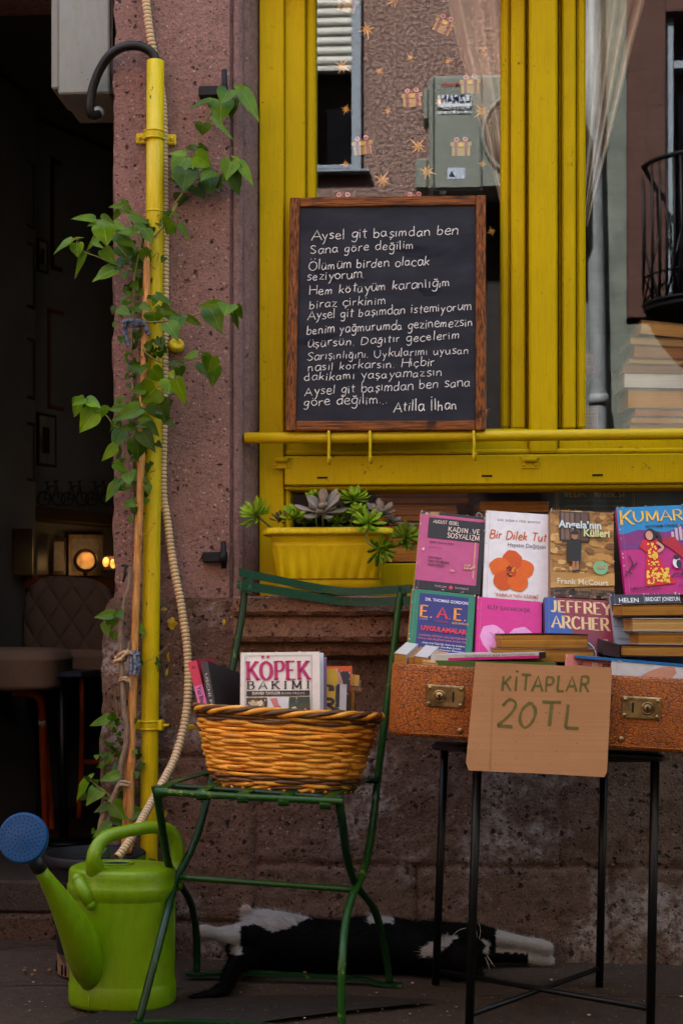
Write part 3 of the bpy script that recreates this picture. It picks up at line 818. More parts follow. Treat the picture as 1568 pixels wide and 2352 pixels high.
fbox(653, 666, 1123, 1376, .100, bev=.005); fbox(668, 1860, 1293, 1376, .096)
BLK = M('slot_black', (.006, .006, .006), .9)
for px, py in ((740, 1097), (1118, 1093), (1372, 1091)): fbox(px - 12, px + 12, py - 2.2, py + 2.2, .0705, .0715, BLK, 0)
win = wm.build('window', shop)
def pane(a, b, r0, r1, mat):
    m_ = MB(); z0, z1 = Zr((a + b) / 2, r1, YG), Zr((a + b) / 2, r0, YG)
    m_.add([(X(a, YG), YG, z0), (X(b, YG), YG, z0), (X(b, YG), YG, z1), (X(a, YG), YG, z1)], [(0, 1, 2, 3)], mat); m_.build('pane', win)
pane(712, 1162, T, 995, GLASS); pane(1332, 1850, T, 995, GLASS); pane(660, 1850, 1112, 1300, GLASSLOW)
for px in (646, 1217):
    m_ = MB(); fbox(px - 21, px + 21, 1049, 1076, .069, .0718, YEL, .001, m_)
    a = P(px - 13, 1056, .062); b = P(px + 15, 1056, .062); m_.tube([a, b], .0058, YEL, 8)
    for dx, dy in ((-15, 1068), (13, 1068), (18, 1052)): m_.ball(P(px + dx, dy, .068), .0032, YELROD, 8, 5)
    m_.build('latch_plate', win)
# iron hinge pins left in the pillar
for (a, b, r0, r1, pin) in ((456, 503, 197, 221, ((515, 160), (516, 224))), (464, 516, 1268, 1292, ((513, 1243), (514, 1306)))):
    m_ = MB(); x0, x1 = X(a, -.02), X(b, -.02); m_.box((x0, -.024, Zr(a, r1, -.02)), (x1, .01, Zr(a, r0, -.02)), IRON, .003)
    q0, q1 = P(*pin[0], -.018), P(*pin[1], -.018); m_.tube([q0, q1], .0068, IRON, 10)
    m_.lathe([(.0105, -.013), (.0112, 0), (.0105, .013)], IRON, P(pin[0][0] - 1, (r0 + r1) / 2, -.018), n=14); m_.build('hinge_pin', shop)

# ------------------------------------------------------------------ house across the lane (seen in the window's reflection)
def stucco():
    m, n, l, b = nodes_of('pink_stucco'); v = coords(n, l)
    a = noisen(n, l, v, 52, 4, .55); c = noisen(n, l, v, 130, 4, .6); big = noisen(n, l, v, 2.5, 4)
    h = mathn(n, l, 'ADD', mathn(n, l, 'MULTIPLY', ramp(n, l, a, .38, .62), 1.0), mathn(n, l, 'MULTIPLY', c, .5))
    col = mixc(n, l, ramp(n, l, a, .36, .60), S(106, 84, 78), S(164, 138, 128)); col = mixc(n, l, mathn(n, l, 'MULTIPLY', ramp(n, l, big, .4, .65), .5), col, S(140, 110, 100))
    l.new(col, b.inputs['Base Color']); b.inputs['Roughness'].default_value = .95; b.inputs['Specular IOR Level'].default_value = .1; bumpn(n, l, b, h, .9, .009); return m
STUCCO = stucco()
GREYW = M('grey_lime_wash', S(124, 130, 120), .9, .16, 5, .2, 50, spec=.15, col2=S(96, 102, 94))
SURR = stone('brown_surround', S(98, 70, 62), S(72, 50, 46), S(36, 24, 22), .6, S(170, 140, 130))
PVC = M('white_window_plastic', S(134, 144, 154), .4, .06, 10)
SHUT = M('shutter_slats', S(172, 172, 162), .5, .08, 8)
DKGL = M('dark_window', S(16, 18, 22), .12, .5, 3, spec=.5)
DKW2 = wood('dark_panel_wood', S(46, 38, 34), S(26, 22, 20), (20, 20, 3), .5)
house = thing('opposite_house', (0, YO, 0), 'rough pink stucco house with grey part, reflected in the shop window', 'house')
hm = MB()
def obox(a, b, r0, r1, e0, e1, mat, mb, bev=0):
    p, q = V(a, r1), V(b, r0); mb.box((p.x, YO + e0, max(p.z, -.02)), (q.x, YO + e1, q.z), mat, bev)
XL, XR, ZT, ZB = -3600, 5000, -900, 1800
obox(XL, 560, ZT, ZB, -.3, 0, STUCCO, hm); obox(560, 812, ZT, -60, -.3, 0, STUCCO, hm); obox(560, 812, 404, ZB, -.3, 0, STUCCO, hm); obox(812, 1255, ZT, ZB, -.3, 0, STUCCO, hm)
obox(1255, 1438, ZT, ZB, -.3, .006, GREYW, hm); obox(1438, 2200, 735, ZB, -.3, .006, GREYW, hm); obox(1438, 2200, ZT, -60, -.3, .006, GREYW, hm); obox(2200, XR, ZT, ZB, -.3, .006, GREYW, hm)
hm.build('house_wall', house)
hm = MB(); obox(1439, 1527, -59, 733, -.3, .03, SURR, hm, .006); obox(1527, 2199, -59, 32, -.3, .03, SURR, hm, .006); obox(1527, 2199, 690, 734, -.3, .03, SURR, hm, .006); hm.build('door_surround', house)
hm = MB(); obox(1116, 1244, 452, ZB, .001, .03, DKW2, hm, .006); hm.build('dark_panel', house)  # dark panel added to keep the reflection below the air conditioner black
wn_ = MB(); obox(561, 811, -59, 403, -.22, -.14, DKGL, wn_)
obox(727, 800, -59, 403, -.135, -.13, DKGL, wn_)
for a, b, r0, r1, e in ((808, 830, -60, 392, .035), (690, 812, 379, 391, .02), (676, 850, 393, 403, .06), (716, 724, -60, 392, .0)): obox(a, b, r0, r1, -.12, e, PVC, wn_, .004)
hw = wn_.build('house_window', house)
sm = MB(); rr = []; N = 96
z_top, z_bot = V(760, -60).z, V(760, 152).z; xa_, xb_ = V(690, 0).x, V(807, 0).x
for j in range(N + 1):
    z = z_top + (z_bot - z_top) * j / N; ph = (z * 1.0 / .0545) % 1; e = -.02 - .018 * abs(math.sin(math.pi * ph)) ** .6 * -1
    rr.append([(xa_, YO + e, z), (xb_, YO + e, z)])
sm.loft(rr, SHUT, False, (False, False), True); obox(690, 807, 152, 164, -.05, .004, SHUT, sm, .003); sm.build('shutter', hw)
dw = MB(); obox(1528, 1548, 36, 690, -.2, -.02, PVC, dw, .004); obox(1548, 1700, 130, 152, -.2, -.03, PVC, dw, .004); obox(1548, 2190, 33, 690, -.25, -.12, DKGL, dw); obox(1528, 2199, 672, 689, -.18, .01, PVC, dw, .004); dw.build('house_window', house)
# air conditioner
acl = M('air_conditioner_enamel', S(118, 124, 114), .5, .06, 6); acd = M('ac_dark', S(40, 42, 40), .7)
ac = thing('air_conditioner', V(1140, 440, .2), 'grey outdoor air conditioner unit with stickers, mirrored in the shop window', 'air conditioner')
am = MB(); E0, E1 = .10, .36
def abox(a, b, r0, r1, e0, e1, mat, mb, bev=0):
    p, q = V(a, r1, e1), V(b, r0, e1); mb.box((p.x, YO + e0, p.z), (q.x, YO + e1, q.z), mat, bev)
abox(985, 1330, 163, 437, E0, E1, acl, am, .02); am.build('casing', ac); am = MB(); abox(998, 1104, 178, 433, E1 - .01, E1 + .004, acl, am, .008); am.build('service_panel', ac)
am = MB()
for q_ in ((994, 998, 176, 436), (1104.5, 1108, 176, 436), (998, 1104, 433.5, 437)): abox(*q_, E1 - .002, E1 + .0008, acd, am)
am.build('panel_seam', ac)
am = MB(); abox(953, 984, 362, 434, E0 + .04, E1 - .04, acl, am, .012); am.build('valve_cover', ac); am = MB(); abox(972, 984, 200, 275, E0 + .04, E1 - .05, acl, am, .01); am.build('valve_cover', ac)
am = MB(); c0 = V(1208, 305, E1 + .012); s = (V(1300, 305, E1) - V(1208, 305, E1)).length
for k in range(14):
    r_ = s * (1.08 - k * .07); am.tube([c0 + Vector((r_ * math.cos(2 * math.pi * i / 48), 0.0, r_ * math.sin(2 * math.pi * i / 48))) for i in range(48)], .0028 if k else .012, acl if k == 0 else acd, 5, True)
am.lathe([(s * 1.05, 0), (s * 1.05, .012)], M('ac_fan_shade', S(120, 108, 92), .7, .2, 20), c0 + Vector((0, -.014, 0)), (0, 1, 0), 40); am.build('fan_grille', ac)
def backart(mb, e):      # prints facing the shop: left-right as read from the lane's middle
    return Art(mb, lambda x, y, k: (x, YO + e + k * 4, y))
am = MB(); A_ = backart(am, E1 + .0045)
def ar(a, b, r0, r1, mat): p, q = V(a, r1, E1), V(b, r0, E1); A_.rect(p.x, p.z, q.x, q.z, mat)
def at_(s_, a, b, r, h, mat, bold=.02):
    p, q = V(a, r, E1), V(b, r, E1); vs_, fs_, x0, x1 = font_mesh(s_, bold); kx = (q.x - p.x) / (x1 - x0); kz = (h * 8.3 / FPX) / .72
    am.add([(q.x - (v.x - x0) * kx, YO + E1 + .0045 + A_.k * .0009, p.z + v.y * kz) for v in vs_], [f[::-1] for f in fs_], mat); A_.k += 1
ar(1005, 1082, 217, 248, C(214, 220, 224)); ar(1005, 1082, 244, 254, C(24, 26, 30)); ar(1005, 1082, 254, 262, C(206, 212, 216))
at_('MANN', 1013, 1054, 199, 8, C(176, 42, 44), .01); at_('UZMAN', 1011, 1080, 236, 17, C(30, 44, 84), .015); at_('KL\u0130MA', 1016, 1078, 252.5, 7, C(214, 220, 224), 0); at_('2 483 42 9', 1012, 1080, 261.5, 6, C(40, 44, 52), 0)
am.build('sticker', ac); am = MB(); A_ = backart(am, E1 + .0045)
ar(1027, 1068, 385, 411, C(178, 190, 206)); A_.poly([(V(1030, 406, E1).x, V(1030, 406, E1).z), (V(1044, 406, E1).x, V(1044, 406, E1).z), (V(1037, 393, E1).x, V(1037, 393, E1).z)], C(40, 44, 52))
am.build('sticker', ac)
for px in (1010, 1290):
    am = MB(); abox(px, px + 14, 438, 446, .0, E1 + .03, acd, am); am.build('wall_bracket', ac)
# drainpipe, railing on the far house
DP = M('grey_drainpipe', S(126, 130, 132), .5, .15, 12)
m_ = MB(); pts = [V(1358, -300, .08), V(1362, 300, .08), V(1370, 700, .08), V(1374, 960, .08), V(1378, 1300, .08), V(1380, 1760, .08)]
m_.tube(pts, .046, DP, 18); m_.lathe([(.052, -.03), (.056, 0), (.052, .03)], DP, V(1374, 918, .08), n=20)
tag(m_.build('house_drainpipe'), 'grey drainpipe running down the pale wall, reflected in the right pane', 'drainpipe')
rl = thing('balcony_railing', V(1600, 700, .15), 'bowed black iron balcony railing, reflected at the edge of the right pane', 'railing')
def arc(row, bulge, n=30): return [V(1476 + 330 * i / n, row, .02) + Vector((0, bulge * math.sin(math.pi * i / n) ** .55, 0)) for i in range(n + 1)]
m_ = MB(); m_.tube(arc(384, .34), .014, IRON, 8); m_.build('rail', rl); m_ = MB(); m_.tube(arc(702, .36), .012, IRON, 8); m_.build('rail', rl); m_ = MB(); m_.tube(arc(640, .36), .007, IRON, 6); m_.build('rail', rl)
m_ = MB(); ta, ba = arc(384, .34, 24), arc(702, .36, 24)
for i in range(0, 25): m_.tube([ta[i], (ta[i] + ba[i]) / 2 + Vector((0, .03, 0)), ba[i]], .0075, IRON, 6)
for i in range(0, 22, 3): m_.tube([ta[i + 2] * .45 + ba[i + 2] * .55, ba[i]], .006, IRON, 6); m_.tube([ta[i] * .45 + ba[i] * .55, ba[i + 2]], .006, IRON, 6)
m_.build('baluster', rl)
m_ = MB(); m_.slab(arc(704, .36) , (0, 0, -.03), IRON); m_.build('balcony_floor', rl)
# unseen blocks added at both lane ends to cut low light on the wall
for x0, x1, lab in ((-13.5, -8.5, 'unseen plain block added across the lower end of the lane beyond the doorway'), (7.5, 13.5, 'unseen plain block added across the other end of the lane beyond the window')):
    e = MB(); e.box((x0, -9, -.02), (x1, 2, 6.6), GREYW, .02)
    ho = thing('lane_end_block', ((x0 + x1) / 2, -3, 0), lab, 'house', 'added blocks closing the lane'); e.build('house_wall', ho)
    xs = x1 if x0 < 0 else x0; e = MB(); e.box((xs - .05, -3.2, .9), (xs + .05, -1.9, 2.4), DKGL, .004); e.build('house_window', ho)

# ------------------------------------------------------------------ drain pipe, hoses, box by the door
pp = thing('drain_pipe', P(343, 2200, -.036), 'yellow painted drain pipe with chipped paint, clamped to the pink pillar', 'pipe')
m_ = MB(); pts = [P(357, 140, -.036), P(355, 500, -.036), P(352, 900, -.036), P(348, 1300, -.036), P(344, 1700, -.036), P(341, 2050, -.036), P(340, 2200, -.036)]
m_.tube(pts, .0212, YELPIPE, 24)
m_.tube([P(355, 484, -.036), P(355, 488, -.036)], .0222, YELPIPE, 24); m_.build('pipe', pp)
for (cx, cy, kind) in ((354, 311, 0), (344, 1666, 1)):
    m_ = MB(); c = P(cx, cy, -.036)
    for dz, hh, r_ in ((0, .012, .0245), (.009, .0022, .0262), (-.009, .0022, .0262)):
        m_.lathe([(r_ - .001, -hh), (r_, -hh * .8), (r_, hh * .8), (r_ - .001, hh)], YELPIPE, c + Vector((0, 0, dz)), n=28)
    if kind == 0:
        for s in (-1, 1):
            m_.box((c.x + s * .022 if s > 0 else c.x - .05, -.014, c.z - .013 + s * -.002), (c.x + .05 if s > 0 else c.x - .022, -.006, c.z + .013 + s * -.002), YELPIPE, .003)
            m_.ball((c.x + s * .039, -.015, c.z - .002 * s), (.0062, .004, .0062), YELPIPE, 10, 6); m_.lathe([(.0012, 0), (.0012, .002)], BLK, (c.x + s * .039, -.0195, c.z - .002 * s), (0, -1, 0), 6)
    else:
        m_.box((c.x + .02, -.05, c.z - .013), (c.x + .034, -.02, c.z + .013), YELPIPE, .003); m_.box((c.x - .036, -.045, c.z - .012), (c.x - .02, -.02, c.z + .012), YELPIPE, .003)
        m_.tube([c + Vector((.03, -.006, 0)), c + Vector((.048, -.006, 0))], .004, YELPIPE, 8)
    m_.build('clamp', pp)

def corrugated(name, pts, r, label, cat, pitch=.0094):
    ca, cb = M('hose_rib_cream', S(206, 178, 132), .45, .12, 40), M('hose_groove_brown', S(128, 102, 68), .6, .2, 40)
    q = crom(pts, 14); acc = [0]
    for i in range(1, len(q)): acc.append(acc[-1] + (q[i] - q[i - 1]).length)
    L_ = acc[-1]; n = int(L_ / pitch) * 4; out = []; j = 0
    for i in range(n + 1):
        s = L_ * i / n
        while j < len(q) - 2 and acc[j + 1] < s: j += 1
        out.append(q[j].lerp(q[j + 1], (s - acc[j]) / max(1e-9, acc[j + 1] - acc[j])))
    rr = [r * (1.06, 1.06, .92, .92)[i % 4] for i in range(n + 1)]
    mb = MB(); mb.tube(out, rr, ca, 12, cap=False)
    k2 = mb.m(cb)
    for f in range(len(mb.f)):
        if (f // 12) % 4 in (2,): mb.mi[f] = k2
    a = out[-1]; t = (out[-1] - out[-2]).normalized()
    mb.lathe([(r * 1.08, 0), (r * .7, .0), (r * .66, -.02), (.0005, -.02)], cb, a, t, 12, cap=False)
    return tag(mb.build(name), label, cat)
corrugated('corrugated_hose', [P(330, -60, -.02), P(336, 10, -.02), P(345, 80, -.02), P(356, 140, -.011), P(374, 240, -.010), P(378, 420, -.009), P(379, 700, -.009), P(376, 960, -.010), P(374, 1120, -.010),
    P(383, 1190, -.014), P(397, 1290, -.022), P(416, 1390, -.03), P(430, 1490, -.04), P(432, 1580, -.05), P(424, 1660, -.065), P(402, 1740, -.10), P(372, 1800, -.16), P(344, 1850, -.21), P(314, 1905, -.28), P(286, 1950, -.34), P(268, 1972, -.365)],
    .0098, 'ribbed cream hose hanging beside the yellow pipe, its end in the watering can', 'hose')
BLKRUB = M('black_rubber', S(15, 17, 18), .4, .2, 20, spec=.35)
m_ = MB(); hp = crom([P(358, 150, -.036), P(354, 128, -.036), P(338, 112, -.04), P(310, 104, -.045), P(280, 108, -.04), P(250, 128, -.03), P(226, 166, -.015), P(211, 210, -.005), P(206, 245, .0), P(212, 264, .01), P(226, 262, .03)], 8)
m_.tube(hp, .0112, BLKRUB, 12)
hh_ = m_.build('black_hose'); tag(hh_, 'thick black rubber hose bending out of the top of the yellow pipe', 'hose')
m_ = MB(); m_.lathe([(.002, 0), (.012, .002), (.0165, .012), (.0150, .03), (.009, .04)], M('frosted_grey', S(150, 152, 150), .2, .1, 20), P(231, 252, .05), (-.35, -.6, -.7), 18)  # rounded grey cap near the end of the black hose
tag(m_.build('grey_cap'), 'small rounded grey cap under the white box', 'lamp')
bx = thing('sign_box', P(190, 215, .1), 'dirty white metal box with rusty lower edge hanging above the doorway', 'box')
BOXM = paint('dirty_white_enamel', S(132, 140, 133), S(80, 52, 28), (20, 20, 3), .2, .4, .70, S(110, 96, 60))
m_ = MB(); a, b = P(133, 215, .02), P(251, -120, .02); m_.box((a.x, .02, a.z), (b.x, .24, b.z), BOXM, .004)
a2, b2 = P(117, 202, .035), P(132, -120, .035); m_.box((a2.x, .036, a2.z), (a.x - .0005, .20, b2.z), BOXM, .004); m_.build('casing', bx)
m_ = MB(); m_.box((b.x + .0015, .03, a.z + .002), (X(259, .03), .20, b.z), BLKRUB); m_.build('side_panel', bx)
m_ = MB(); c = P(405, 793, -.012); m_.lathe([(.002, -.012), (.015, -.01), (.0172, -.002), (.0165, .008), (.010, .012), (.007, .007)], YELPIPE, c, (.25, -.85, .3), 18, sx=1.15)
tag(m_.build('wall_plug'), 'small round yellow painted plug sticking out of the pillar beside the pipe', 'plug')

# ------------------------------------------------------------------ canes, ties
BAM = wood('bamboo', S(214, 160, 92), S(176, 116, 54), (30, 30, 3), .38)
def cane(pts, r, label, nodes=()):
    q = crom(pts, 10); m_ = MB(); rr = []
    for p in q:
        k = min((abs(p.z - P(0, n_, -.07).z) for n_ in nodes), default=1); rr.append(r * (1.16 if k < .006 else 1))
    m_.tube(q, rr, BAM, 12)
    for n_ in nodes:
        z = P(0, n_, -.07).z; c = min(q, key=lambda p: abs(p.z - z)); m_.lathe([(r * 1.0, -.004), (r * 1.2, -.001), (r * 1.2, .001), (r, .004)], BAM, c, n=12)
    return tag(m_.build('bamboo_cane'), label, 'cane', 'bamboo canes tied up as plant supports')
cane([P(340, 550, -.07), P(335, 700, -.07), P(331, 850, -.07), P(326, 1000, -.07), P(321, 1150, -.07), P(314, 1320, -.07), P(307, 1550, -.072), P(301, 1750, -.075), P(298, 1960, -.08)], .0092, 'thicker bamboo cane with dark joints, tied nearest the yellow pipe', (1062, 1555, 1745))
cane([P(324, 1150, -.062), P(316, 1290, -.062), P(303, 1560, -.064), P(290, 1790, -.07), P(284, 1960, -.075)], .0062, 'thinner bamboo cane running behind the woody stem', (1400, 1660))
NAVY = M('navy_rag', S(58, 68, 92), .95, .5, 130, .8, 90, spec=.1, col2=S(140, 148, 164))
rng = random.Random(11)
def rag(chains, r, label, name='rag_tie', mat=NAVY):
    m_ = MB()
    for ch in chains:
        q = crom(ch, 8); m_.tube(q, [r * rng.uniform(.75, 1.2) for _ in q], mat, 7)
    return tag(m_.build(name), label, 'tie')
rag([[P(296, 795, -.085), P(288, 765, -.09), P(286, 742, -.095), P(300, 736, -.1), P(318, 738, -.1), P(332, 746, -.095), P(338, 762, -.09), P(344, 768, -.09)], [P(290, 742, -.09), P(312, 748, -.085), P(334, 742, -.08)]], .0058, 'navy flecked cloth strip looped around the vine stems at the knob')
rag([[P(300, 1500, -.09), P(302, 1524, -.092), P(300, 1550, -.094)], [P(306, 1498, -.095), P(311, 1520, -.097), P(309, 1553, -.095)], [P(314, 1500, -.09), P(318, 1530, -.09), P(315, 1548, -.09)], [P(276, 1499, -.085), P(292, 1501, -.088), P(312, 1498, -.092), P(316, 1506, -.095)]], .0052, 'frayed navy cloth strip knotted on the lower bamboo cane')
TWINE = M('beige_rag', S(176, 150, 116), .95, .25, 60, .5, 120, spec=.1)
rag([[P(266, 1512, -.085), P(278, 1502, -.095), P(290, 1498, -.1), P(302, 1502, -.095)], [P(272, 1518, -.09), P(284, 1508, -.1), P(296, 1494, -.1)], [P(262, 1520, -.09), P(274, 1516, -.098), P(286, 1512, -.095)]], .005, 'beige cloth strip knotted around the woody vine stem', 'cloth_tie', TWINE)
rag([[P(276, 1560, -.085), P(286, 1557, -.095), P(296, 1560, -.09)], [P(276, 1564, -.085), P(286, 1561, -.095), P(296, 1564, -.09)], [P(296, 1556, -.09), P(300, 1572, -.092), P(303, 1585, -.09)]], .0042, 'beige cloth strip wrapped twice round the stem and thin cane', 'cloth_tie', TWINE)
rag([[P(276, 1798, -.09), P(286, 1796, -.1), P(298, 1800, -.095)], [P(274, 1804, -.09), P(284, 1803, -.1), P(296, 1806, -.095)], [P(278, 1796, -.09), P(270, 1808, -.093), P(266, 1822, -.09)]], .0044, 'beige cloth strip wrapped around the lowest bend of the stem', 'cloth_tie', TWINE)
rag([[P(280, 1300, -.08), P(288, 1298, -.085), P(298, 1306, -.085), P(300, 1312, -.08)], [P(288, 1300, -.085), P(287, 1318, -.087), P(283, 1336, -.085)]], .0032, 'short black cable tie hooked on the thin cane', 'cable_tie', BLKRUB)

# ------------------------------------------------------------------ climbing plant
LEAF = leafmat('vine_leaf', S(104, 142, 6), S(70, 110, 8), None, .30, .36)
LVEIN = leafmat('vine_leaf_vein', S(150, 176, 96), S(130, 160, 80), None, .3, .4)
BARK = wood('vine_bark', S(158, 136, 114), S(110, 90, 74), (60, 60, 6), .8, .15)
GSTEM = M('young_stem', S(122, 116, 56), .5, .2, 30)
L1 = [(960,300,860,480,260,0),(690,430,385,530,90,0),(850,450,850,700,330,0),(1030,420,960,690,240,-1),(1160,300,1400,690,200,0),(1160,265,1035,220,90,1),(1170,250,1270,250,80,-1),(600,770,575,930,220,0),(740,690,1030,1010,80,0),
 (470,1140,310,1095,100,-1),(530,1100,670,1170,90,-1),(340,1270,150,1520,290,1),(430,1270,430,1400,210,1),(480,1250,710,1400,240,1),(335,1220,85,1200,110,1),(350,1450,300,1740,340,-1),(720,1470,560,1590,200,0),(680,1570,700,1780,240,-1),
 (1010,1330,930,1580,270,1),(970,1500,1130,1770,260,-1),(1110,1350,1320,1630,150,1),(1110,1320,1010,1235,70,2),(270,1650,90,1600,90,-1),(270,1800,250,1970,200,-1),(500,1700,610,1850,200,-1),(370,1690,520,1800,100,-1),(130,2090,10,2090,90,-1),(820,1560,830,1760,130,-1),(620,1560,590,1650,110,-1)]
L2 = [(345,245,180,232,65,1),(375,270,295,300,45,1),(400,250,505,290,85,1),(420,300,445,440,160,1),(500,280,610,335,55,1),(670,350,525,340,85,0),(165,410,20,495,65,1),(210,440,215,540,100,1),(400,370,275,470,85,1),(170,410,245,375,35,3),(345,430,410,465,35,1),(270,520,180,700,60,1),(420,490,510,590,95,1),(510,640,340,720,130,1),(560,140,465,150,45,0),(555,120,640,200,80,0),(545,185,485,250,50,0),(635,215,770,275,60,0),(670,300,770,330,75,0),(745,340,810,430,90,0),(520,370,670,460,90,0),(530,460,690,540,120,-1),(640,590,745,600,100,-1),(590,560,510,650,100,-1),(730,490,790,600,85,0),(600,660,570,720,60,-1),(740,660,805,715,60,-1),(690,700,760,815,90,-1),(610,760,640,840,60,-1),(590,790,600,850,40,-1),(960,265,905,360,150,0),(1020,285,1090,410,45,0),(890,200,955,200,38,-1),(965,200,1025,215,30,0),(610,890,580,925,65,-1),(545,950,630,1000,75,0),(560,1000,560,1030,45,0),(660,930,700,970,80,-1),(720,920,795,960,60,0),(810,980,825,1065,145,0),(830,840,950,900,55,0),(765,855,840,865,28,-1),(870,930,940,1030,90,-1),(880,955,1010,1000,50,0),(1000,1010,1010,1110,110,0),(1080,1020,1185,1080,55,0),(920,1070,1000,1170,120,0),(1320,910,1165,925,65,1),(1260,950,1335,1115,150,0),(1400,920,1370,985,130,1),(1460,930,1500,1020,70,0),(1435,985,1485,1110,45,-1),(690,1130,670,1200,80,-1),(560,1170,560,1215,55,-1),(780,1210,770,1270,80,-1),(850,1190,880,1250,85,-1)]
L3 = [(265,480,180,525,60,1),(240,505,175,612,130,1),(285,485,390,545,90,1),(390,540,385,635,135,1),(350,590,240,735,150,1),(570,555,455,560,60,0),(700,555,490,640,110,0),(600,560,770,575,90,0),(500,680,465,735,70,0),(670,700,525,715,55,0),(560,740,500,860,110,0),(720,740,815,885,115,-1),(690,805,690,945,150,-1),(510,860,400,960,80,1),(560,870,540,930,80,-1),(760,670,855,770,80,-1),(700,630,800,640,60,0),(840,510,905,650,170,-1),(900,640,970,690,60,-1),(800,560,880,600,45,-1),(690,690,760,700,40,0),(830,395,720,505,190,1),(735,400,640,420,85,0),(800,250,895,345,110,1),(950,340,925,435,140,1),(990,330,1065,525,100,1),(950,270,965,325,50,2),(1150,130,1040,150,65,1),(1275,145,1235,275,140,1),(1190,200,1250,310,110,-1),(1300,230,1270,380,120,0),(990,205,915,205,50,-1),(1000,200,1050,220,50,-1),(1010,235,1025,310,85,-1),(710,220,700,275,115,-1),(745,170,735,220,60,-1),(690,190,650,210,55,-1),(620,290,580,330,45,-1),(620,360,640,400,45,-1),(785,50,760,130,90,-1),(860,10,840,80,80,-1),(870,70,915,120,60,-1),(865,110,870,165,55,-1),(725,70,720,105,60,-1),(610,120,590,140,35,-1),(505,990,600,1050,70,0),(575,950,550,980,45,-1),(660,930,690,975,60,-1),(620,1060,620,1150,105,0),(660,1070,775,1130,90,-1),(540,1110,510,1150,60,0),(570,1110,560,1165,75,-1),(520,1150,440,1280,85,0),(600,1170,570,1205,60,-1),(720,1230,775,1330,75,-1),(650,1300,575,1320,60,0)]
L4 = [(300,310,150,325,75,0),(330,290,370,330,70,-1),(290,340,275,425,105,0),(240,380,255,485,75,0),(310,455,300,510,90,0),(480,400,550,465,65,0),(520,620,570,655,55,-1),(600,690,598,810,130,-1),(600,650,665,700,65,-1),(490,680,540,700,50,-1),(265,1130,112,1175,85,0),(270,1100,320,1140,60,0),(350,1150,300,1170,50,-1),(280,1160,290,1210,60,-1),(320,1210,290,1240,45,-1),(270,1320,270,1360,75,-1),(320,1360,310,1410,85,-1),(240,1400,220,1440,75,-1),(290,1420,225,1480,70,-1),(230,1490,170,1510,40,-1),(250,1520,210,1550,60,-1),(340,1570,195,1615,75,1),(90,1625,0,1765,85,1),(190,1680,95,1785,115,1),(110,1600,65,1585,28,1),(115,1590,150,1555,28,1),(90,1720,40,1770,60,-1),(270,1810,150,1860,60,-1),(300,1800,390,1920,120,0),(415,1870,560,1865,110,0),(370,1940,250,1930,60,-1),(270,1950,135,2050,70,0),(410,1950,420,2010,75,-1),(380,1650,500,1700,80,-1),(430,1130,510,1140,50,-1),(380,1700,420,1770,70,-1)]
def leaf(mb, a, b, wd, tone, rng, nrm):
    """heart-shaped folded leaf from stalk end a to tip b"""
    ax = b - a; L_ = ax.length; ax.normalize(); sd_ = ax.cross(nrm).normalized(); nn = sd_.cross(ax).normalized()
    if nn.dot(nrm) < 0: nn = -nn
    fold = rng.uniform(.10, .35); curl = rng.uniform(.02, .28); tw = rng.uniform(-.15, .15); nb = 7
    prof = [(-.10, .34), (0.02, .47), (.16, .5), (.34, .46), (.54, .35), (.74, .19), (.9, .06), (1.0, 0.0)]
    mid = []; lf = []; rt = []; ri = []; li = []
    for i, (t, h) in enumerate(prof):
        tm = max(t, 0.03) if i == 0 else t
        dz = -curl * L_ * t * t * .9; c = a + ax * (tm * L_) + nn * dz
        c2 = a + ax * (t * L_) + nn * dz; w_ = h * wd; wv = .04 * wd * math.sin(i * 2.1 + tw * 30)
        mid.append(c); rt.append(c2 + sd_ * w_ + nn * (fold * w_ * (1 + tw) - .25 * fold * w_ + wv)); lf.append(c2 - sd_ * w_ + nn * (fold * w_ * (1 - tw) - wv * .7))
        ri.append(c2 + sd_ * w_ * .5 + nn * (fold * w_ * .62)); li.append(c2 - sd_ * w_ * .5 + nn * (fold * w_ * .62))
    n = len(prof); vs = lf + li + mid + ri + rt; F = []
    for r_ in range(4):
        for i in range(n - 1):
            F.append((r_ * n + i, (r_ + 1) * n + i, (r_ + 1) * n + i + 1, r_ * n + i + 1))
    mb.t = tone; mb.add(vs, F, LEAF, True)
    vw = .011 * wd; up = nn * (.0006); mb.t = (tone[0] * .99, tone[1] * .99, tone[2] * .98)
    vl = [m + up - sd_ * vw for m in mid[1:-1]] + [m + up + sd_ * vw for m in mid[1:-1]]; k = n - 2
    mb.add(vl, [(i, k + i, k + i + 1, i + 1) for i in range(k - 1)], LVEIN)
    mb.t = (1, 1, 1)
vine = thing('climbing_plant', P(290, 1960, -.1), 'climbing vine with heart shaped green leaves growing up beside the yellow pipe', 'plant')
lm = MB(); st_ = MB(); rng = random.Random(5)
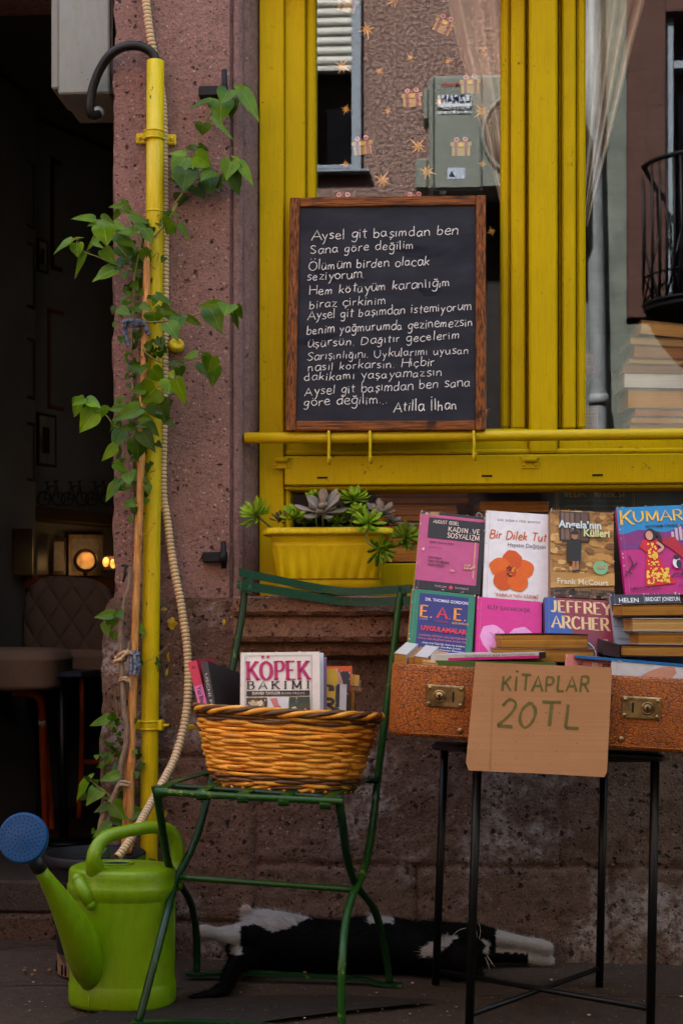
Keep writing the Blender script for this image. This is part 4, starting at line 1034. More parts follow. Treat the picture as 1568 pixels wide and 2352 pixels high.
for lst, sc, ox, oy, dep in ((L1, .1574, 373.2, 160.8, (-.03, -.09)), (L2, .2929, 114.8, 430.6, (-.07, -.15)), (L3, .2929, 114.8, 775, (-.07, -.16)), (L4, .5102 * .5741, 172.2, 1320.3, (-.05, -.13))):
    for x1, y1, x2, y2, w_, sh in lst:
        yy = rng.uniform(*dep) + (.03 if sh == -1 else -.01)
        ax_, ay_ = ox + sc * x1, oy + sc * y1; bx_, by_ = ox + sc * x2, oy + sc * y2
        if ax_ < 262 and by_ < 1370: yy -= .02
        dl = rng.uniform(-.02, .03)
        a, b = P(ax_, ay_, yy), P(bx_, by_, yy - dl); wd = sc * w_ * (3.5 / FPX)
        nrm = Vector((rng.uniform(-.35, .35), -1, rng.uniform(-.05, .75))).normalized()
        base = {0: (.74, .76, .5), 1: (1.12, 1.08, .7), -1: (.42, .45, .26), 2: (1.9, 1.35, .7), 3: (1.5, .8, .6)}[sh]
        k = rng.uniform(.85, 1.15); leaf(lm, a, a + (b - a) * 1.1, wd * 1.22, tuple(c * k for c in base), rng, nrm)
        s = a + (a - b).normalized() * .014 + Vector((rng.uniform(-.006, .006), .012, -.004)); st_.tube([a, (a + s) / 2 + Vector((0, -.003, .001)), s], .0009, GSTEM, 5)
rng = random.Random(77)
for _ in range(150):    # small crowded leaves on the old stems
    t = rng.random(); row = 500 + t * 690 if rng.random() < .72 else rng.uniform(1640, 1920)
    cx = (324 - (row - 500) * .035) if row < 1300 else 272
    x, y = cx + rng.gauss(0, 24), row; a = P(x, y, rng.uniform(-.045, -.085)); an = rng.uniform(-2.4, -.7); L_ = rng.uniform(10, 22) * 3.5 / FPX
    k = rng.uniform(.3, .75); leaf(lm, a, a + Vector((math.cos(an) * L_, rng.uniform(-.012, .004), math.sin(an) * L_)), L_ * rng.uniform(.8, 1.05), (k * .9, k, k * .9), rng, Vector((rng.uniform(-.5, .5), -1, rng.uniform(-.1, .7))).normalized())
fo = lm.build('foliage', vine)
def stem(pts, r0, r1, mat, y=-.065):
    q = crom([P(x, yy, y if len(p) < 3 else p[2]) for p in pts for x, yy in [p[:2]]], 8); n = len(q)
    st_.tube(q, [r0 + (r1 - r0) * i / (n - 1) for i in range(n)], mat, 8)
sc = .1574; cv = lambda L_: [(373.2 + sc * x, 160.8 + sc * y, -.03) for x, y in L_]
stem(cv([(130,2130),(180,1950),(290,1790),(380,1500),(430,1340),(480,1120),(545,890),(650,700),(750,560),(900,400),(1160,265)]), .0028, .0014, GSTEM)
stem(cv([(430,1600),(720,1560),(850,1490),(1100,1340)]), .002, .001, GSTEM); stem(cv([(660,720),(740,695)]), .001, .0008, GSTEM)
sc = .2929; cv = lambda L_, y=-.09: [(114.8 + sc * x, 430.6 + sc * y_, y) for x, y_ in L_]
stem(cv([(640,1260),(650,1000),(655,760),(690,560),(720,440),(820,380),(900,280),(960,200),(1000,120)], -.06), .0034, .002, GSTEM)
stem(cv([(720,440),(660,340),(600,220),(550,130)]), .0022, .001, GSTEM); stem(cv([(640,640),(500,600),(380,545),(270,500),(210,430)]), .002, .001, GSTEM); stem(cv([(600,540),(500,420),(420,300),(350,240)]), .002, .001, GSTEM)
stem(cv([(700,1060),(950,1045),(1080,1015),(1190,980),(1320,945),(1460,930)]), .0026, .0011, GSTEM)
cv = lambda L_, y=-.09: [(114.8 + sc * x, 775 + sc * y_, y) for x, y_ in L_]
stem(cv([(720,90),(850,190),(1000,215),(1100,195),(1200,175),(1280,150)]), .0022, .001, GSTEM); stem(cv([(840,100),(860,200)]), .0016, .001, GSTEM)
stem(cv([(560,720),(500,690),(440,610),(330,530),(260,480)]), .002, .0011, GSTEM); stem(cv([(640,800),(700,660),(780,560),(860,500)]), .0024, .0014, GSTEM); stem(cv([(600,1060),(605,900),(590,800),(620,700)]), .002, .0012, GSTEM)
stem(cv([(640,1290),(630,1200),(650,1000),(660,600),(650,400),(640,150),(620,0)], -.06), .0036, .0028, BARK); stem(cv([(665,1290),(670,1000),(690,700),(670,400),(690,200),(700,20)], -.055), .003, .0025, BARK)
k6 = .5102 * .5741; cv = lambda L_, y=-.08: [(172.2 + k6 * x, 1320.3 + k6 * y_, y) for x, y_ in L_]
stem(cv([(200,2000),(215,1920),(260,1830),(320,1720),(350,1620),(360,1500),(400,1330),(405,1200),(385,1060),(372,850),(362,640),(355,520),(358,380),(385,220),(420,80),(430,-60)], -.085), .0085, .0044, BARK)
stem(cv([(385,680),(415,600),(430,520)], -.08), .005, .003, BARK); stem(cv([(475,400),(485,250),(500,100),(490,-60)], -.06), .0034, .003, BARK); stem(cv([(225,1910),(200,1860),(205,1800)], -.085), .005, .002, BARK)
stem(cv([(290,1750),(220,1690),(140,1630),(100,1600)]), .0018, .0009, GSTEM); stem(cv([(325,1260),(330,1100),(310,900)], -.07), .0016, .001, GSTEM); stem(cv([(500,740),(560,680),(640,640),(740,540)]), .0014, .0006, GSTEM)
for a, b in (((330,690),(300,600)), ((335,710),(280,675)), ((345,765),(300,755))): stem(cv([b, ((a[0] + b[0]) / 2, (a[1] + b[1]) / 2 + 6), a]), .0008, .0012, BAM)
st_.build('stem', vine)
GWIRE = M('gold_wire', S(176, 140, 40), .35, .1, 30, metal=.6)
for lab, ws in (('thin golden wire twisted around the cane and pipe below the black cable tie height', (((345, 1228), (312, 1222), (330, 1190)), ((322, 1236), (350, 1214), (378, 1146)), ((318, 1262), (322, 1238), (312, 1226)))), ('thin golden wire loop on the pipe among the upper leaves', (((340, 596), (358, 618), (338, 600)), ((360, 600), (363, 580), (345, 596))))):
    m_ = MB()
    for a, b, c in ws: m_.tube(crom([P(*a, -.075), P(*b, -.09), P(*c, -.06)], 8), .0009, GWIRE, 5)
    tag(m_.build('wire_tie'), lab.replace(' below the black cable tie height', ', the lower of two'), 'wire')

# ------------------------------------------------------------------ chalkboard on the rod
FRAMEW = wood('stained_frame_wood', S(150, 86, 32), S(52, 25, 8), (34, 34, 1.7), .5, .2)
FRAMEH = wood('stained_frame_wood_flat', S(150, 86, 32), S(52, 25, 8), (1.7, 34, 34), .5, .2)
SLATE = M('chalkboard_slate', S(34, 35, 42), .8, .18, 6, .05, 80, spec=.2, stretch=(1.6, 1, 3.5), col2=S(50, 51, 58), lo=.3, hi=.75)
def cal(px, row): pass
TLc, TRc, BLc, BRc = P(668, 452, .072), P(1119, 447, .072), P(653, 989, -.004), P(1111, 987, -.004)
Mx, cw, ch = frame3(TLc, TRc, BLc, BRc)
cb_ = thing('chalkboard', Mx @ Vector((cw / 2, .01, 0)), 'black chalkboard in brown wooden frame with a handwritten poem, standing on the yellow rod', 'chalkboard')
fw = .0245; m_ = MB(Mx); m_.box((0, 0, 0), (fw, .018, ch), FRAMEW, .002); m_.build('side_rail', cb_); m_ = MB(Mx); m_.box((cw - fw, 0, 0), (cw, .018, ch), FRAMEW, .002); m_.build('side_rail', cb_)
m_ = MB(Mx); m_.box((fw + .0005, .001, 0), (cw - fw - .0005, .0175, fw), FRAMEH, .002); m_.build('cross_rail', cb_); m_ = MB(Mx); m_.box((fw + .0005, .001, ch - fw), (cw - fw - .0005, .0175, ch), FRAMEH, .002); m_.build('cross_rail', cb_)
m_ = MB(Mx); m_.box((fw - .002, .007, fw - .002), (cw - fw + .002, .014, ch - fw + .002), SLATE)
A_ = Art(m_, lambda x, y, k: (x, .007 - k, y)); CH = M('chalk', S(236, 234, 226), .95, .25, 210, spec=.05, col2=S(150, 150, 148), lo=.42, hi=.75)
rng = random.Random(21)
SM1 = M('chalk_dust', S(46, 47, 53), .95, .1, 14, spec=.05, col2=S(38, 39, 45), stretch=(1, 1, 3), lo=.4, hi=.62)
for k in range(5):
    x, y = rng.uniform(.15, .8) * cw, rng.uniform(.08, .92) * ch; A_.disc(x, y, rng.uniform(.03, .08), rng.uniform(.008, .022), SM1, 22, rng.uniform(-.3, .3), .25, k)
def cuv(zx, zy):
    px, py = 574 + zx * .6339, 430.6 + zy * .6339; v = (988 - py) / (988 - 449.5); xl = 653 + 15 * v; xr = 1111 + 8 * v
    return (px - xl) / (xr - xl) * cw, v * ch
for s, x0, y0, x1, y1, h in (('Aysel git ba\u015f\u0131mdan ben', 225, 186, 758, 172, 21), ('Sana g\u00f6re de\u011filim', 218, 238, 600, 221, 20), ('\u00d6l\u00fcm\u00fcm birden olacak', 212, 297, 653, 284, 20), ('seziyorum.', 205, 336, 418, 327, 20),
    ('Hem k\u00f6t\u00fcy\u00fcm karanl\u0131\u011f\u0131m', 212, 388, 728, 362, 20), ('biraz \u00e7irkinim', 214, 438, 494, 422, 19), ('Aysel git ba\u015f\u0131mdan istemiyorum', 208, 478, 802, 447, 19), ('benim ya\u011fmurumda gezinemezsin', 203, 531, 808, 505, 20),
    ('\u00fc\u015f\u00fcrs\u00fcn. Da\u011f\u0131t\u0131r gecelerim', 206, 579, 760, 552, 19), ('Sar\u0131\u015f\u0131nl\u0131\u011f\u0131n\u0131. Uykular\u0131m\u0131 uyusan', 203, 626, 792, 604, 18), ('nas\u0131l korkars\u0131n. Hi\u00e7bir', 207, 664, 668, 648, 19), ('dakikam\u0131 ya\u015fayamazs\u0131n', 193, 700, 695, 684, 19),
    ('Aysel git ba\u015f\u0131mdan ben sana', 195, 752, 795, 722, 20), ('g\u00f6re de\u011filim...', 190, 790, 497, 782, 20), ('Atilla \u0130lhan', 517, 812, 748, 805, 23)):
    a, b = cuv(x0, y0), cuv(x1, y1); A_.k = 12
    A_.pen(s, a[0], a[1], b[0], h * .6339 * (3.64 / FPX), CH, w=.145 if h < 22 else .165, caps=False, shear=.05, track=.08, dy=b[1] - a[1], jit=.13, rng=rng, wob=rng)
m_.build('slate', cb_)

# ------------------------------------------------------------------ rod and hooks
m_ = MB(); m_.tube([P(562, 1006, .018), P(800, 1005, .018), P(1200, 1000, .018), P(1700, 995, .018), P(1850, 993, .018)], .0136, YELROD, 16)
tag(m_.build('hanging_rod'), 'long yellow painted metal rod running across the window under the chalkboard', 'rod')
def hook(px, drop, label, dark):
    m_ = MB(); c = P(px, 1004, .018); R_ = .0205; pts = []
    for i in range(9): a = rad(200 - i * 250 / 8); pts.append(c + Vector((.002 * i / 8, -math.cos(a) * R_ * -1, math.sin(a) * R_)))
    pts = [Vector((c.x, c.y + R_ * math.cos(rad(-40 + 220 * i / 10)) * 1.0, c.z + R_ * math.sin(rad(-40 + 220 * i / 10)))) for i in range(11)]
    low = P(px, drop, -.004).z; e = pts[-1]
    pts += [Vector((e.x + .001, e.y - .002, e.z - .02)), Vector((e.x, e.y, low + .02)), Vector((e.x + .001, e.y - .003, low + .006)), Vector((e.x + .003, e.y - .012, low)), Vector((e.x + .004, e.y - .02, low + .006)), Vector((e.x + .005, e.y - .023, low + .014))]
    m_.tube(crom(pts, 5), .0038, YELROD, 8)
    if dark: m_.tube([Vector((e.x + .003, e.y - .011, low - .0005)), Vector((e.x + .0042, e.y - .019, low + .006))], .0041, IRON, 8)
    return tag(m_.build('hook'), label, 'hook', 'yellow hooks hanging on the rod')
hook(756, 1065, 'yellow hook on the rod nearest the stone pillar', False); hook(850, 1063, 'yellow hook on the rod with a dark bare tip, second from the pillar', True); hook(1087, 1056, 'yellow hook on the rod below the far corner of the chalkboard', False)

# ------------------------------------------------------------------ planter and succulents
YPL = M('yellow_plastic', S(216, 188, 6), .42, .06, 8, .05, 300, col2=S(190, 160, 0), spec=.25)
SOIL = M('soil', S(58, 44, 34), .95, .4, 40, 1, 60)
RUST = M('rusty_dirt_line', S(76, 44, 12), .9, .3, 60)
pt = thing('planter_box', P(757, 1365, -.02), 'yellow plastic window box with fluted sides and a rippled rim, on the stone sill', 'planter')
pcx = X(757, -.02); zs = lambda py: Zr(757, py, -.09)
def pring(w_, d_, z, r_, flute=0, rip=0, n=20, yc=-.018):
    out = []; base = rrect(w_ / 2, d_ / 2, r_, n)
    full = []
    for i in range(len(base)):
        a, b = base[i], base[(i + 1) % len(base)]; L_ = math.hypot(b[0] - a[0], b[1] - a[1]); k = max(1, int(L_ / .0045))
        for s in range(k): full.append((a[0] + (b[0] - a[0]) * s / k, a[1] + (b[1] - a[1]) * s / k))
    return full
def presample(path, n):
    acc = [0]; N = len(path)
    for i in range(N): a, b = path[i], path[(i + 1) % N]; acc.append(acc[-1] + math.hypot(b[0] - a[0], b[1] - a[1]))
    out = []; j = 0
    for i in range(n):
        s = acc[-1] * i / n
        while acc[j + 1] < s: j += 1
        a, b = path[j % N], path[(j + 1) % N]; t = (s - acc[j]) / max(1e-9, acc[j + 1] - acc[j]); out.append((a[0] + (b[0] - a[0]) * t, a[1] + (b[1] - a[1]) * t, s))
    return out
rings = []; N = 260
for w_, d_, row, r_, fl, rp in ((.236, .098, 1362, .03, 0, 0), (.240, .100, 1337, .03, 0, 0), (.2405, .1005, 1331, .03, 0, 0), (.244, .102, 1329, .03, .0015, 0), (.262, .118, 1262, .03, .0016, 0), (.266, .121, 1254, .03, .0005, 0), (.269, .1225, 1250, .03, 0, 0), (.267, .121, 1248.5, .03, 0, 0), (.270, .123, 1247, .03, 0, 0), (.268, .121, 1245, .03, 0, 0), (.271, .124, 1243, .03, 0, 0), (.274, .126, 1232, .03, 0, 0), (.276, .128, 1229, .03, 0, 0), (.302, .152, 1227, .04, 0, .001), (.306, .156, 1223, .042, 0, .0016), (.298, .149, 1214, .04, 0, .0016), (.288, .138, 1210.5, .036, 0, 0), (.276, .127, 1212, .03, 0, 0), (.270, .120, 1222, .03, 0, 0)):
    q = presample(rrect(w_ / 2, d_ / 2, r_, 8), N); ring = []
    for i, (x, y, s) in enumerate(q):
        k = 1 + (fl * .8 / .07) * math.cos(s / .026 * 2 * math.pi) + (rp * 1.1 / .07) * math.cos(s / .0085 * 2 * math.pi)
        ring.append((pcx + x * k * 1.03, -.018 + y * k, zs(row)))
    rings.append(ring)
m_ = MB(); m_.loft(rings, YPL, True, (True, False)); m_.build('box', pt)
m_ = MB(); q = presample(rrect(.1215, .0515, .03, 8), 60); m_.tube([(pcx + x * 1.03, -.018 + y, zs(1329) + .001 * mnoise.noise(Vector((s * 60, 1, 1)))) for x, y, s in q], [.0011 * (1 + .7 * mnoise.noise(Vector((s * 90, 3, 1)))) for x, y, s in q], RUST, 5, True); m_.build('dirt_line', pt)
m_ = MB(); m_.box((pcx - .135, -.075, zs(1232)), (pcx + .135, .04, zs(1224)), SOIL, .01); m_.build('soil', pt)
SUG = leafmat('succulent_green', S(150, 178, 34), S(108, 148, 26), None, .14, .42)
SUP = leafmat('succulent_grey_purple', S(160, 142, 130), S(124, 118, 104), None, .08, .5)
SUB = leafmat('succulent_brown', S(120, 104, 70), S(92, 84, 54), None, .1, .5)
SST = M('succulent_stem', S(108, 116, 50), .6, .2, 30)
def sleaf(mb, o, d, nrm, L_, wd, mat, tone):
    d = d.normalized(); s = d.cross(nrm).normalized(); n_ = s.cross(d).normalized()
    prof = [(0, .18, 0), (.2, .30, .02), (.5, .72, .05), (.72, 1.0, .06), (.86, .82, .10), (.95, .42, .15), (1.02, .02, .20)]
    vs = []; F = []
    for t, h, up in prof:
        c = o + d * (t * L_) + n_ * (up * L_); a = h * wd * .5; th = max(.0006, a * .42)
        vs += [c - s * a + n_ * (a * .35), c - n_ * th, c + s * a + n_ * (a * .35), c + n_ * th * .25]
    for i in range(len(prof) - 1):
        for k in range(4): F.append((i * 4 + k, i * 4 + (k + 1) % 4, i * 4 + 4 + (k + 1) % 4, i * 4 + 4 + k))
    mb.t = tone; mb.add(vs, F, mat, True); mb.t = (1, 1, 1)
def succulent(px, py, y, R_, axis, mat, layers, label, stemto=None, wide=.5, seed=1, name='succulent', tone=1.0, extra=()):
    rng = random.Random(seed); c = P(px, py, y); R_ = R_ * 1.12 * 3.5 / FPX; ax = Vector(axis).normalized()
    t = thing(name, c, label, 'succulent', 'succulents in the yellow window box'); mb = MB()
    for (cc, RR, A2) in [(c, R_, ax)] + [(P(ex, ey, y + ez), er * 3.5 / FPX, Vector(ea).normalized()) for ex, ey, ez, er, ea in extra]:
        q = Vector((0, 0, 1)).rotation_difference(A2)
        for li, (n, ln, el) in enumerate(layers):
            for k in range(n):
                a = 2 * math.pi * (k + .5 * (li % 2)) / n + rng.uniform(-.18, .18); e = rad(el) + rng.uniform(-.14, .14)
                d = q @ Vector((math.cos(a) * math.cos(e), math.sin(a) * math.cos(e), math.sin(e))); nn = q @ Vector((-math.cos(a) * math.sin(e), -math.sin(a) * math.sin(e), math.cos(e)))
                g_ = tone * rng.uniform(.72, 1.12) * (1 + .12 * li); sleaf(mb, cc + d * RR * .06, d, nn, RR * ln * rng.uniform(.88, 1.1), RR * wide * ln ** .5 * rng.uniform(.85, 1.1), mat, (g_, g_ * .98, g_ * .9))
    mb.build('rosette', t)
    if stemto:
        sm_ = MB()
        for s in stemto: sm_.tube(crom([P(*q) for q in s], 6), .0024, SST, 7)
        sm_.build('stem', t)
    return t
SP = ((9, 1.0, 6), (8, .92, 30), (6, .66, 52), (4, .4, 72)); RO = ((7, 1.0, 22), (6, .85, 44), (5, .62, 62), (4, .4, 78))
succulent(591, 1184, -.045, 40, (-.35, -.7, .6), SUG, SP, 'bright green spiky succulent leaning out over the end of the box beside the pillar', [[(598, 1190, -.04), (620, 1210, -.03), (640, 1222, -.02)]], .30, 1)
succulent(642, 1198, -.06, 24, (.1, -.6, .8), SUB, RO, 'small brownish succulent low beside the spiky end plant', None, .34, 2)
succulent(674, 1193, -.065, 33, (.15, -.65, .75), SUG, RO, 'round light green rosette succulent behind the rim, between brownish and big grey ones', None, .46, 3)
succulent(741, 1180, -.062, 56, (-.02, -.62, .78), SUP, ((6, 1.0, 12), (6, .82, 34), (4, .5, 62), (3, .3, 80)), 'largest grey purple rosette succulent in the middle of the box', [[(741, 1178, -.05), (742, 1215, -.04)]], .40, 4)
succulent(724, 1146, -.01, 26, (0, -.4, 1), SUG, RO, 'small green succulent peeking out above the big grey rosette', [[(724, 1150, -.01), (727, 1215, -.02)]], .42, 5)
succulent(811, 1150, -.05, 38, (.1, -.45, .9), SUG, SP, 'tall green spiky succulent on an upright bare stem', [[(811, 1153, -.05), (808, 1180, -.05), (804, 1216, -.05)]], .30, 6)
succulent(789, 1188, -.03, 28, (-.1, -.6, .8), SUG, RO, 'dark green succulent tucked low between the big grey rosette and the tall stem', None, .36, 7, tone=.6)
succulent(870, 1186, -.05, 37, (.2, -.6, .8), SUP, RO, 'smaller bluish grey succulent at the end of the box near the books', None, .42, 8)
succulent(846, 1202, -.11, 34, (.1, -.75, .5), SUG, SP, 'bright green succulent spilling over the front rim of the box', [[(846, 1205, -.105), (835, 1192, -.06), (820, 1195, -.05), (808, 1218, -.03)]], .34, 9, extra=((822, 1176, .02, 26, (0, -.5, .8)),))
succulent(872, 1262, -.125, 35, (.35, -.75, -.25), SUG, SP, 'drooping green succulent hanging down the front of the box', [[(870, 1258, -.12), (846, 1248, -.122), (842, 1225, -.118), (848, 1206, -.11)]], .28, 10)
succulent(930, 1236, -.06, 35, (.3, -.8, .3), SUG, SP, 'dark green succulent hanging out past the end of the box beside the pink book', [[(926, 1232, -.06), (910, 1226, -.05), (895, 1215, -.04)]], .34, 11, tone=.55)

succulent(704, 1202, -.055, 24, (-.2, -.6, .8), SUG, RO, 'low dark green succulent squeezed between the round light one and the big grey rosette', None, .4, 12, tone=.5)
succulent(770, 1203, -.06, 24, (.2, -.7, .7), SUG, RO, 'low dull green succulent under the fold of the big grey rosette', None, .4, 13, tone=.62)
succulent(828, 1207, -.055, 26, (0, -.6, .8), SUG, SP, 'low dark spiky succulent at the foot of the tall stemmed one', None, .34, 14, tone=.5)
succulent(898, 1203, -.03, 22, (.3, -.5, .8), SUP, RO, 'smallest grey succulent at the very end of the box', None, .42, 15, tone=.7)

# ------------------------------------------------------------------ folding chair
GRN = paint('green_chair_paint', S(17, 50, 20), S(70, 104, 30), (30, 30, 30), .45, .34, .60, S(12, 46, 36))
GRNB = paint('green_chair_paint_worn', S(28, 72, 16), S(104, 126, 50), (30, 30, 30), .5, .32, .585, S(14, 52, 24))
GRND = paint('green_slat_paint', S(18, 70, 46), S(90, 110, 54), (3, 40, 40), .4, .4, .62, S(12, 50, 40))
ch_ = thing('folding_chair', Pd(620, 2340, 3.2), 'old green metal folding garden chair with peeling paint, carrying the wicker basket', 'chair')
def bar(pts, name, mat=GRN, w_=.0085, th=.6, n=6):
    m_ = MB(); q = crom([Pd(*p) for p in pts], 6); m_.tube(q, w_, mat, n, sq=th, up=(0, 1, 0)); return m_.build(name, ch_)
bar([(356, 1806, 3.03), (362, 1835, 3.035), (370, 1885, 3.06), (379, 1950, 3.12), (392, 2002, 3.18), (410, 2028, 3.22), (436, 2070, 3.30), (448, 2120, 3.37), (452, 2180, 3.41), (451, 2232, 3.418)], 'rear_leg')
bar([(776, 1829, 2.97), (780, 1852, 2.975), (786, 1890, 2.99), (795, 1960, 3.05), (808, 2012, 3.10), (826, 2046, 3.14), (858, 2088, 3.22), (876, 2145, 3.30), (888, 2208, 3.34), (894, 2256, 3.35)], 'rear_leg')
bar([(562, 1352, 3.50), (556, 1410, 3.49), (540, 1500, 3.47), (522, 1600, 3.45), (502, 1700, 3.43), (484, 1797, 3.41), (472, 1850, 3.36), (452, 1922, 3.28), (424, 1984, 3.22), (404, 2022, 3.18), (384, 2098, 3.10), (358, 2196, 3.04), (326, 2318, 3.0), (318, 2346, 2.995)], 'front_leg')
bar([(921, 1358, 3.44), (914, 1400, 3.43), (903, 1500, 3.41), (884, 1650, 3.38), (866, 1796, 3.35), (858, 1875, 3.28), (843, 1970, 3.19), (826, 2024, 3.12), (808, 2060, 3.08), (793, 2120, 3.03), (786, 2200, 2.97), (783, 2280, 2.955), (785, 2368, 2.95)], 'front_leg', GRNB)
def slat(up, dn, d, name, mat):
    m_ = MB(); a = crom([Pd(x, y, dd) for (x, y), dd in zip(up, d)], 5); b = crom([Pd(x, y, dd) for (x, y), dd in zip(dn, d)], 5); th = Vector((0, .006, 0)); n = len(a)
    vs = a + b + [p + th for p in a] + [p + th for p in b]; F = []
    for i in range(n - 1): F += [(i, n + i, n + i + 1, i + 1), (2 * n + i, 2 * n + i + 1, 3 * n + i + 1, 3 * n + i), (i, i + 1, 2 * n + i + 1, 2 * n + i), (n + i, 3 * n + i, 3 * n + i + 1, n + i + 1)]
    F += [(0, 2 * n, 3 * n, n), (n - 1, 2 * n - 1, 4 * n - 1, 3 * n - 1)]; m_.add(vs, F, mat); return m_.build(name, ch_)
dd = (3.475, 3.48, 3.50, 3.50, 3.47, 3.43, 3.42)
slat(((549, 1309), (556, 1306), (632, 1322), (741, 1343), (822, 1350), (935, 1343), (944, 1345)), ((549, 1322), (556, 1325), (632, 1340), (741, 1362), (822, 1367), (935, 1363), (944, 1358)), dd, 'back_slat', GRND)
slat(((547, 1337), (553, 1334), (659, 1351), (768, 1369), (849, 1373), (932, 1370), (941, 1372)), ((547, 1351), (553, 1354), (659, 1371), (768, 1389), (849, 1392), (932, 1390), (941, 1386)), dd, 'back_slat', GRND)
for px, d in ((571, 3.485), (925, 3.435)):
    m_ = MB(); s = -1 if px < 700 else 1
    m_.slab([Pd(px - 10, 1318 + (30 if s > 0 else 0), d), Pd(px + 10, 1320 + (30 if s > 0 else 0), d), Pd(px + 8, 1362 + (20 if s > 0 else 0), d), Pd(px - 12, 1362 + (20 if s > 0 else 0), d)], (0, .006, 0), GRND); m_.build('back_bracket', ch_)
bar([(356, 1816, 3.02), (387, 1821, 3.015), (580, 1832, 2.99), (769, 1841, 2.965), (782, 1842, 2.963)], 'seat_rod', GRNB, .0072, 1, 10)
bar([(395, 1806, 3.07), (570, 1818, 3.05), (745, 1831, 3.02)], 'seat_rod', GRN, .0055, 1, 8)
bar([(469, 1778, 3.38), (660, 1786, 3.36), (856, 1794, 3.33)], 'seat_rod', GRN, .0065, 1, 8)
fr = [(372, 1806), (465, 1812), (558, 1819), (652, 1826), (747, 1833)]; bk = [(476, 1772), (570, 1776), (666, 1780), (760, 1784), (846, 1788)]
for i, ((fx, fy), (bx_, by_)) in enumerate(zip(fr, bk)):
    d0 = 3.02 - .0125 * i; m_ = MB(); hw_ = 12.5 * d0 / FPX
    c0 = Pd(fx, fy + 14, d0 + .002); pr = []
    for k in range(9):
        a = rad(-110 + 215 * k / 8) ; pr.append(c0 + Vector((0, -.0112 * math.cos(a), .0112 * math.sin(a))))
    pr += [Pd(fx + (bx_ - fx) * .3, fy + (by_ - fy) * .3 - 2, d0 + .11), Pd(fx + (bx_ - fx) * .65, fy + (by_ - fy) * .65, d0 + .23), Pd(bx_, by_, 3.39 - .012 * i)]
    vs = []; n = len(pr)
    for off in (0, -.003):
        for sx in (-1, 1): vs += [p + Vector((sx * hw_, 0, off if k > 8 else 0)) - (Vector((0, 0, 0)) if k > 8 or off == 0 else (p - c0) * .22) for k, p in enumerate(pr)]
    F = []
    for k in range(n - 1): F += [(k, n + k, n + k + 1, k + 1), (2 * n + k, 2 * n + k + 1, 3 * n + k + 1, 3 * n + k), (k, k + 1, 2 * n + k + 1, 2 * n + k), (n + k, 3 * n + k, 3 * n + k + 1, n + k + 1)]
    m_.add(vs, F, GRNB); m_.build('seat_strap', ch_)
m_ = MB(); m_.tube(crom([Pd(846, 1790, 3.33), Pd(868, 1793, 3.335)], 2), .009, GRN, 10); m_.build('pivot_bolt', ch_)
bar([(413, 2016, 3.19), (610, 2030, 3.15), (809, 2044, 3.10)], 'stretcher', GRNB, .0066, 1, 10)
def skid(pts, name, wv):
    m_ = MB(); q = crom([Pd(*p) for p in pts], 5); th = .007; n = len(q); vs = []; F = []
    for s in (-.013, .013):
        for z in (0, th): vs += [p + Vector((0, s, z)) for p in q]
    for i in range(n - 1): F += [(i, i + 1, 2 * n + i + 1, 2 * n + i), (n + i, 3 * n + i, 3 * n + i + 1, n + i + 1), (i, n + i, n + i + 1, i + 1), (2 * n + i, 2 * n + i + 1, 3 * n + i + 1, 3 * n + i)]
    F += [(0, 2 * n, 3 * n, n), (n - 1, 2 * n - 1, 4 * n - 1, 3 * n - 1)]
    m_.add(vs, F, GRN); m_.build(name, ch_)
skid([(428, 2240, 3.42), (455, 2243, 3.42), (520, 2239, 3.415), (600, 2240, 3.40), (720, 2247, 3.385), (830, 2253, 3.37), (860, 2261, 3.36), (895, 2266, 3.35), (922, 2266, 3.345)], 'foot_bar', 0)
skid([(300, 2356, 2.995), (360, 2353, 2.99), (480, 2353, 2.985), (620, 2362, 2.97), (785, 2372, 2.955), (820, 2374, 2.95)], 'foot_bar', 0)

# ------------------------------------------------------------------ wicker basket
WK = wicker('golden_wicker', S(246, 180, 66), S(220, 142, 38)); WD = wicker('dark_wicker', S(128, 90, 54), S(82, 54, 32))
bd = 3.17
bc = Pd(652, 1806, bd); bt = Pd(651, 1634, bd + .01)
Xb = (Pd(865, 1652, bd - .02) - Pd(437, 1630, bd + .02)).normalized(); Zb = (bt - bc); H = Zb.length; Zb = (Zb - Xb * Zb.dot(Xb)).normalized(); Yb = Zb.cross(Xb)
Mb = Matrix(((Xb.x, Yb.x, Zb.x, bc.x), (Xb.y, Yb.y, Zb.y, bc.y), (Xb.z, Yb.z, Zb.z, bc.z), (0, 0, 0, 1)))
bs = thing('wicker_basket', bc, 'oval golden wicker basket full of books, standing on the green chair', 'basket')
def bax(t):      # half axes at height t 0..1
    t = max(t, 0); e = .148 + (.196 - .148) * (t ** .8); f = .105 + (.138 - .105) * (t ** .8); return e, f
def bpt(a, t, off=0.0):
    e, f = bax(t); return Vector((math.cos(a) * (e + off), math.sin(a) * (f + off), t * H))
rng = random.Random(9); rows = 24; stakes = 9
m_ = MB(Mb); md = MB(Mb)
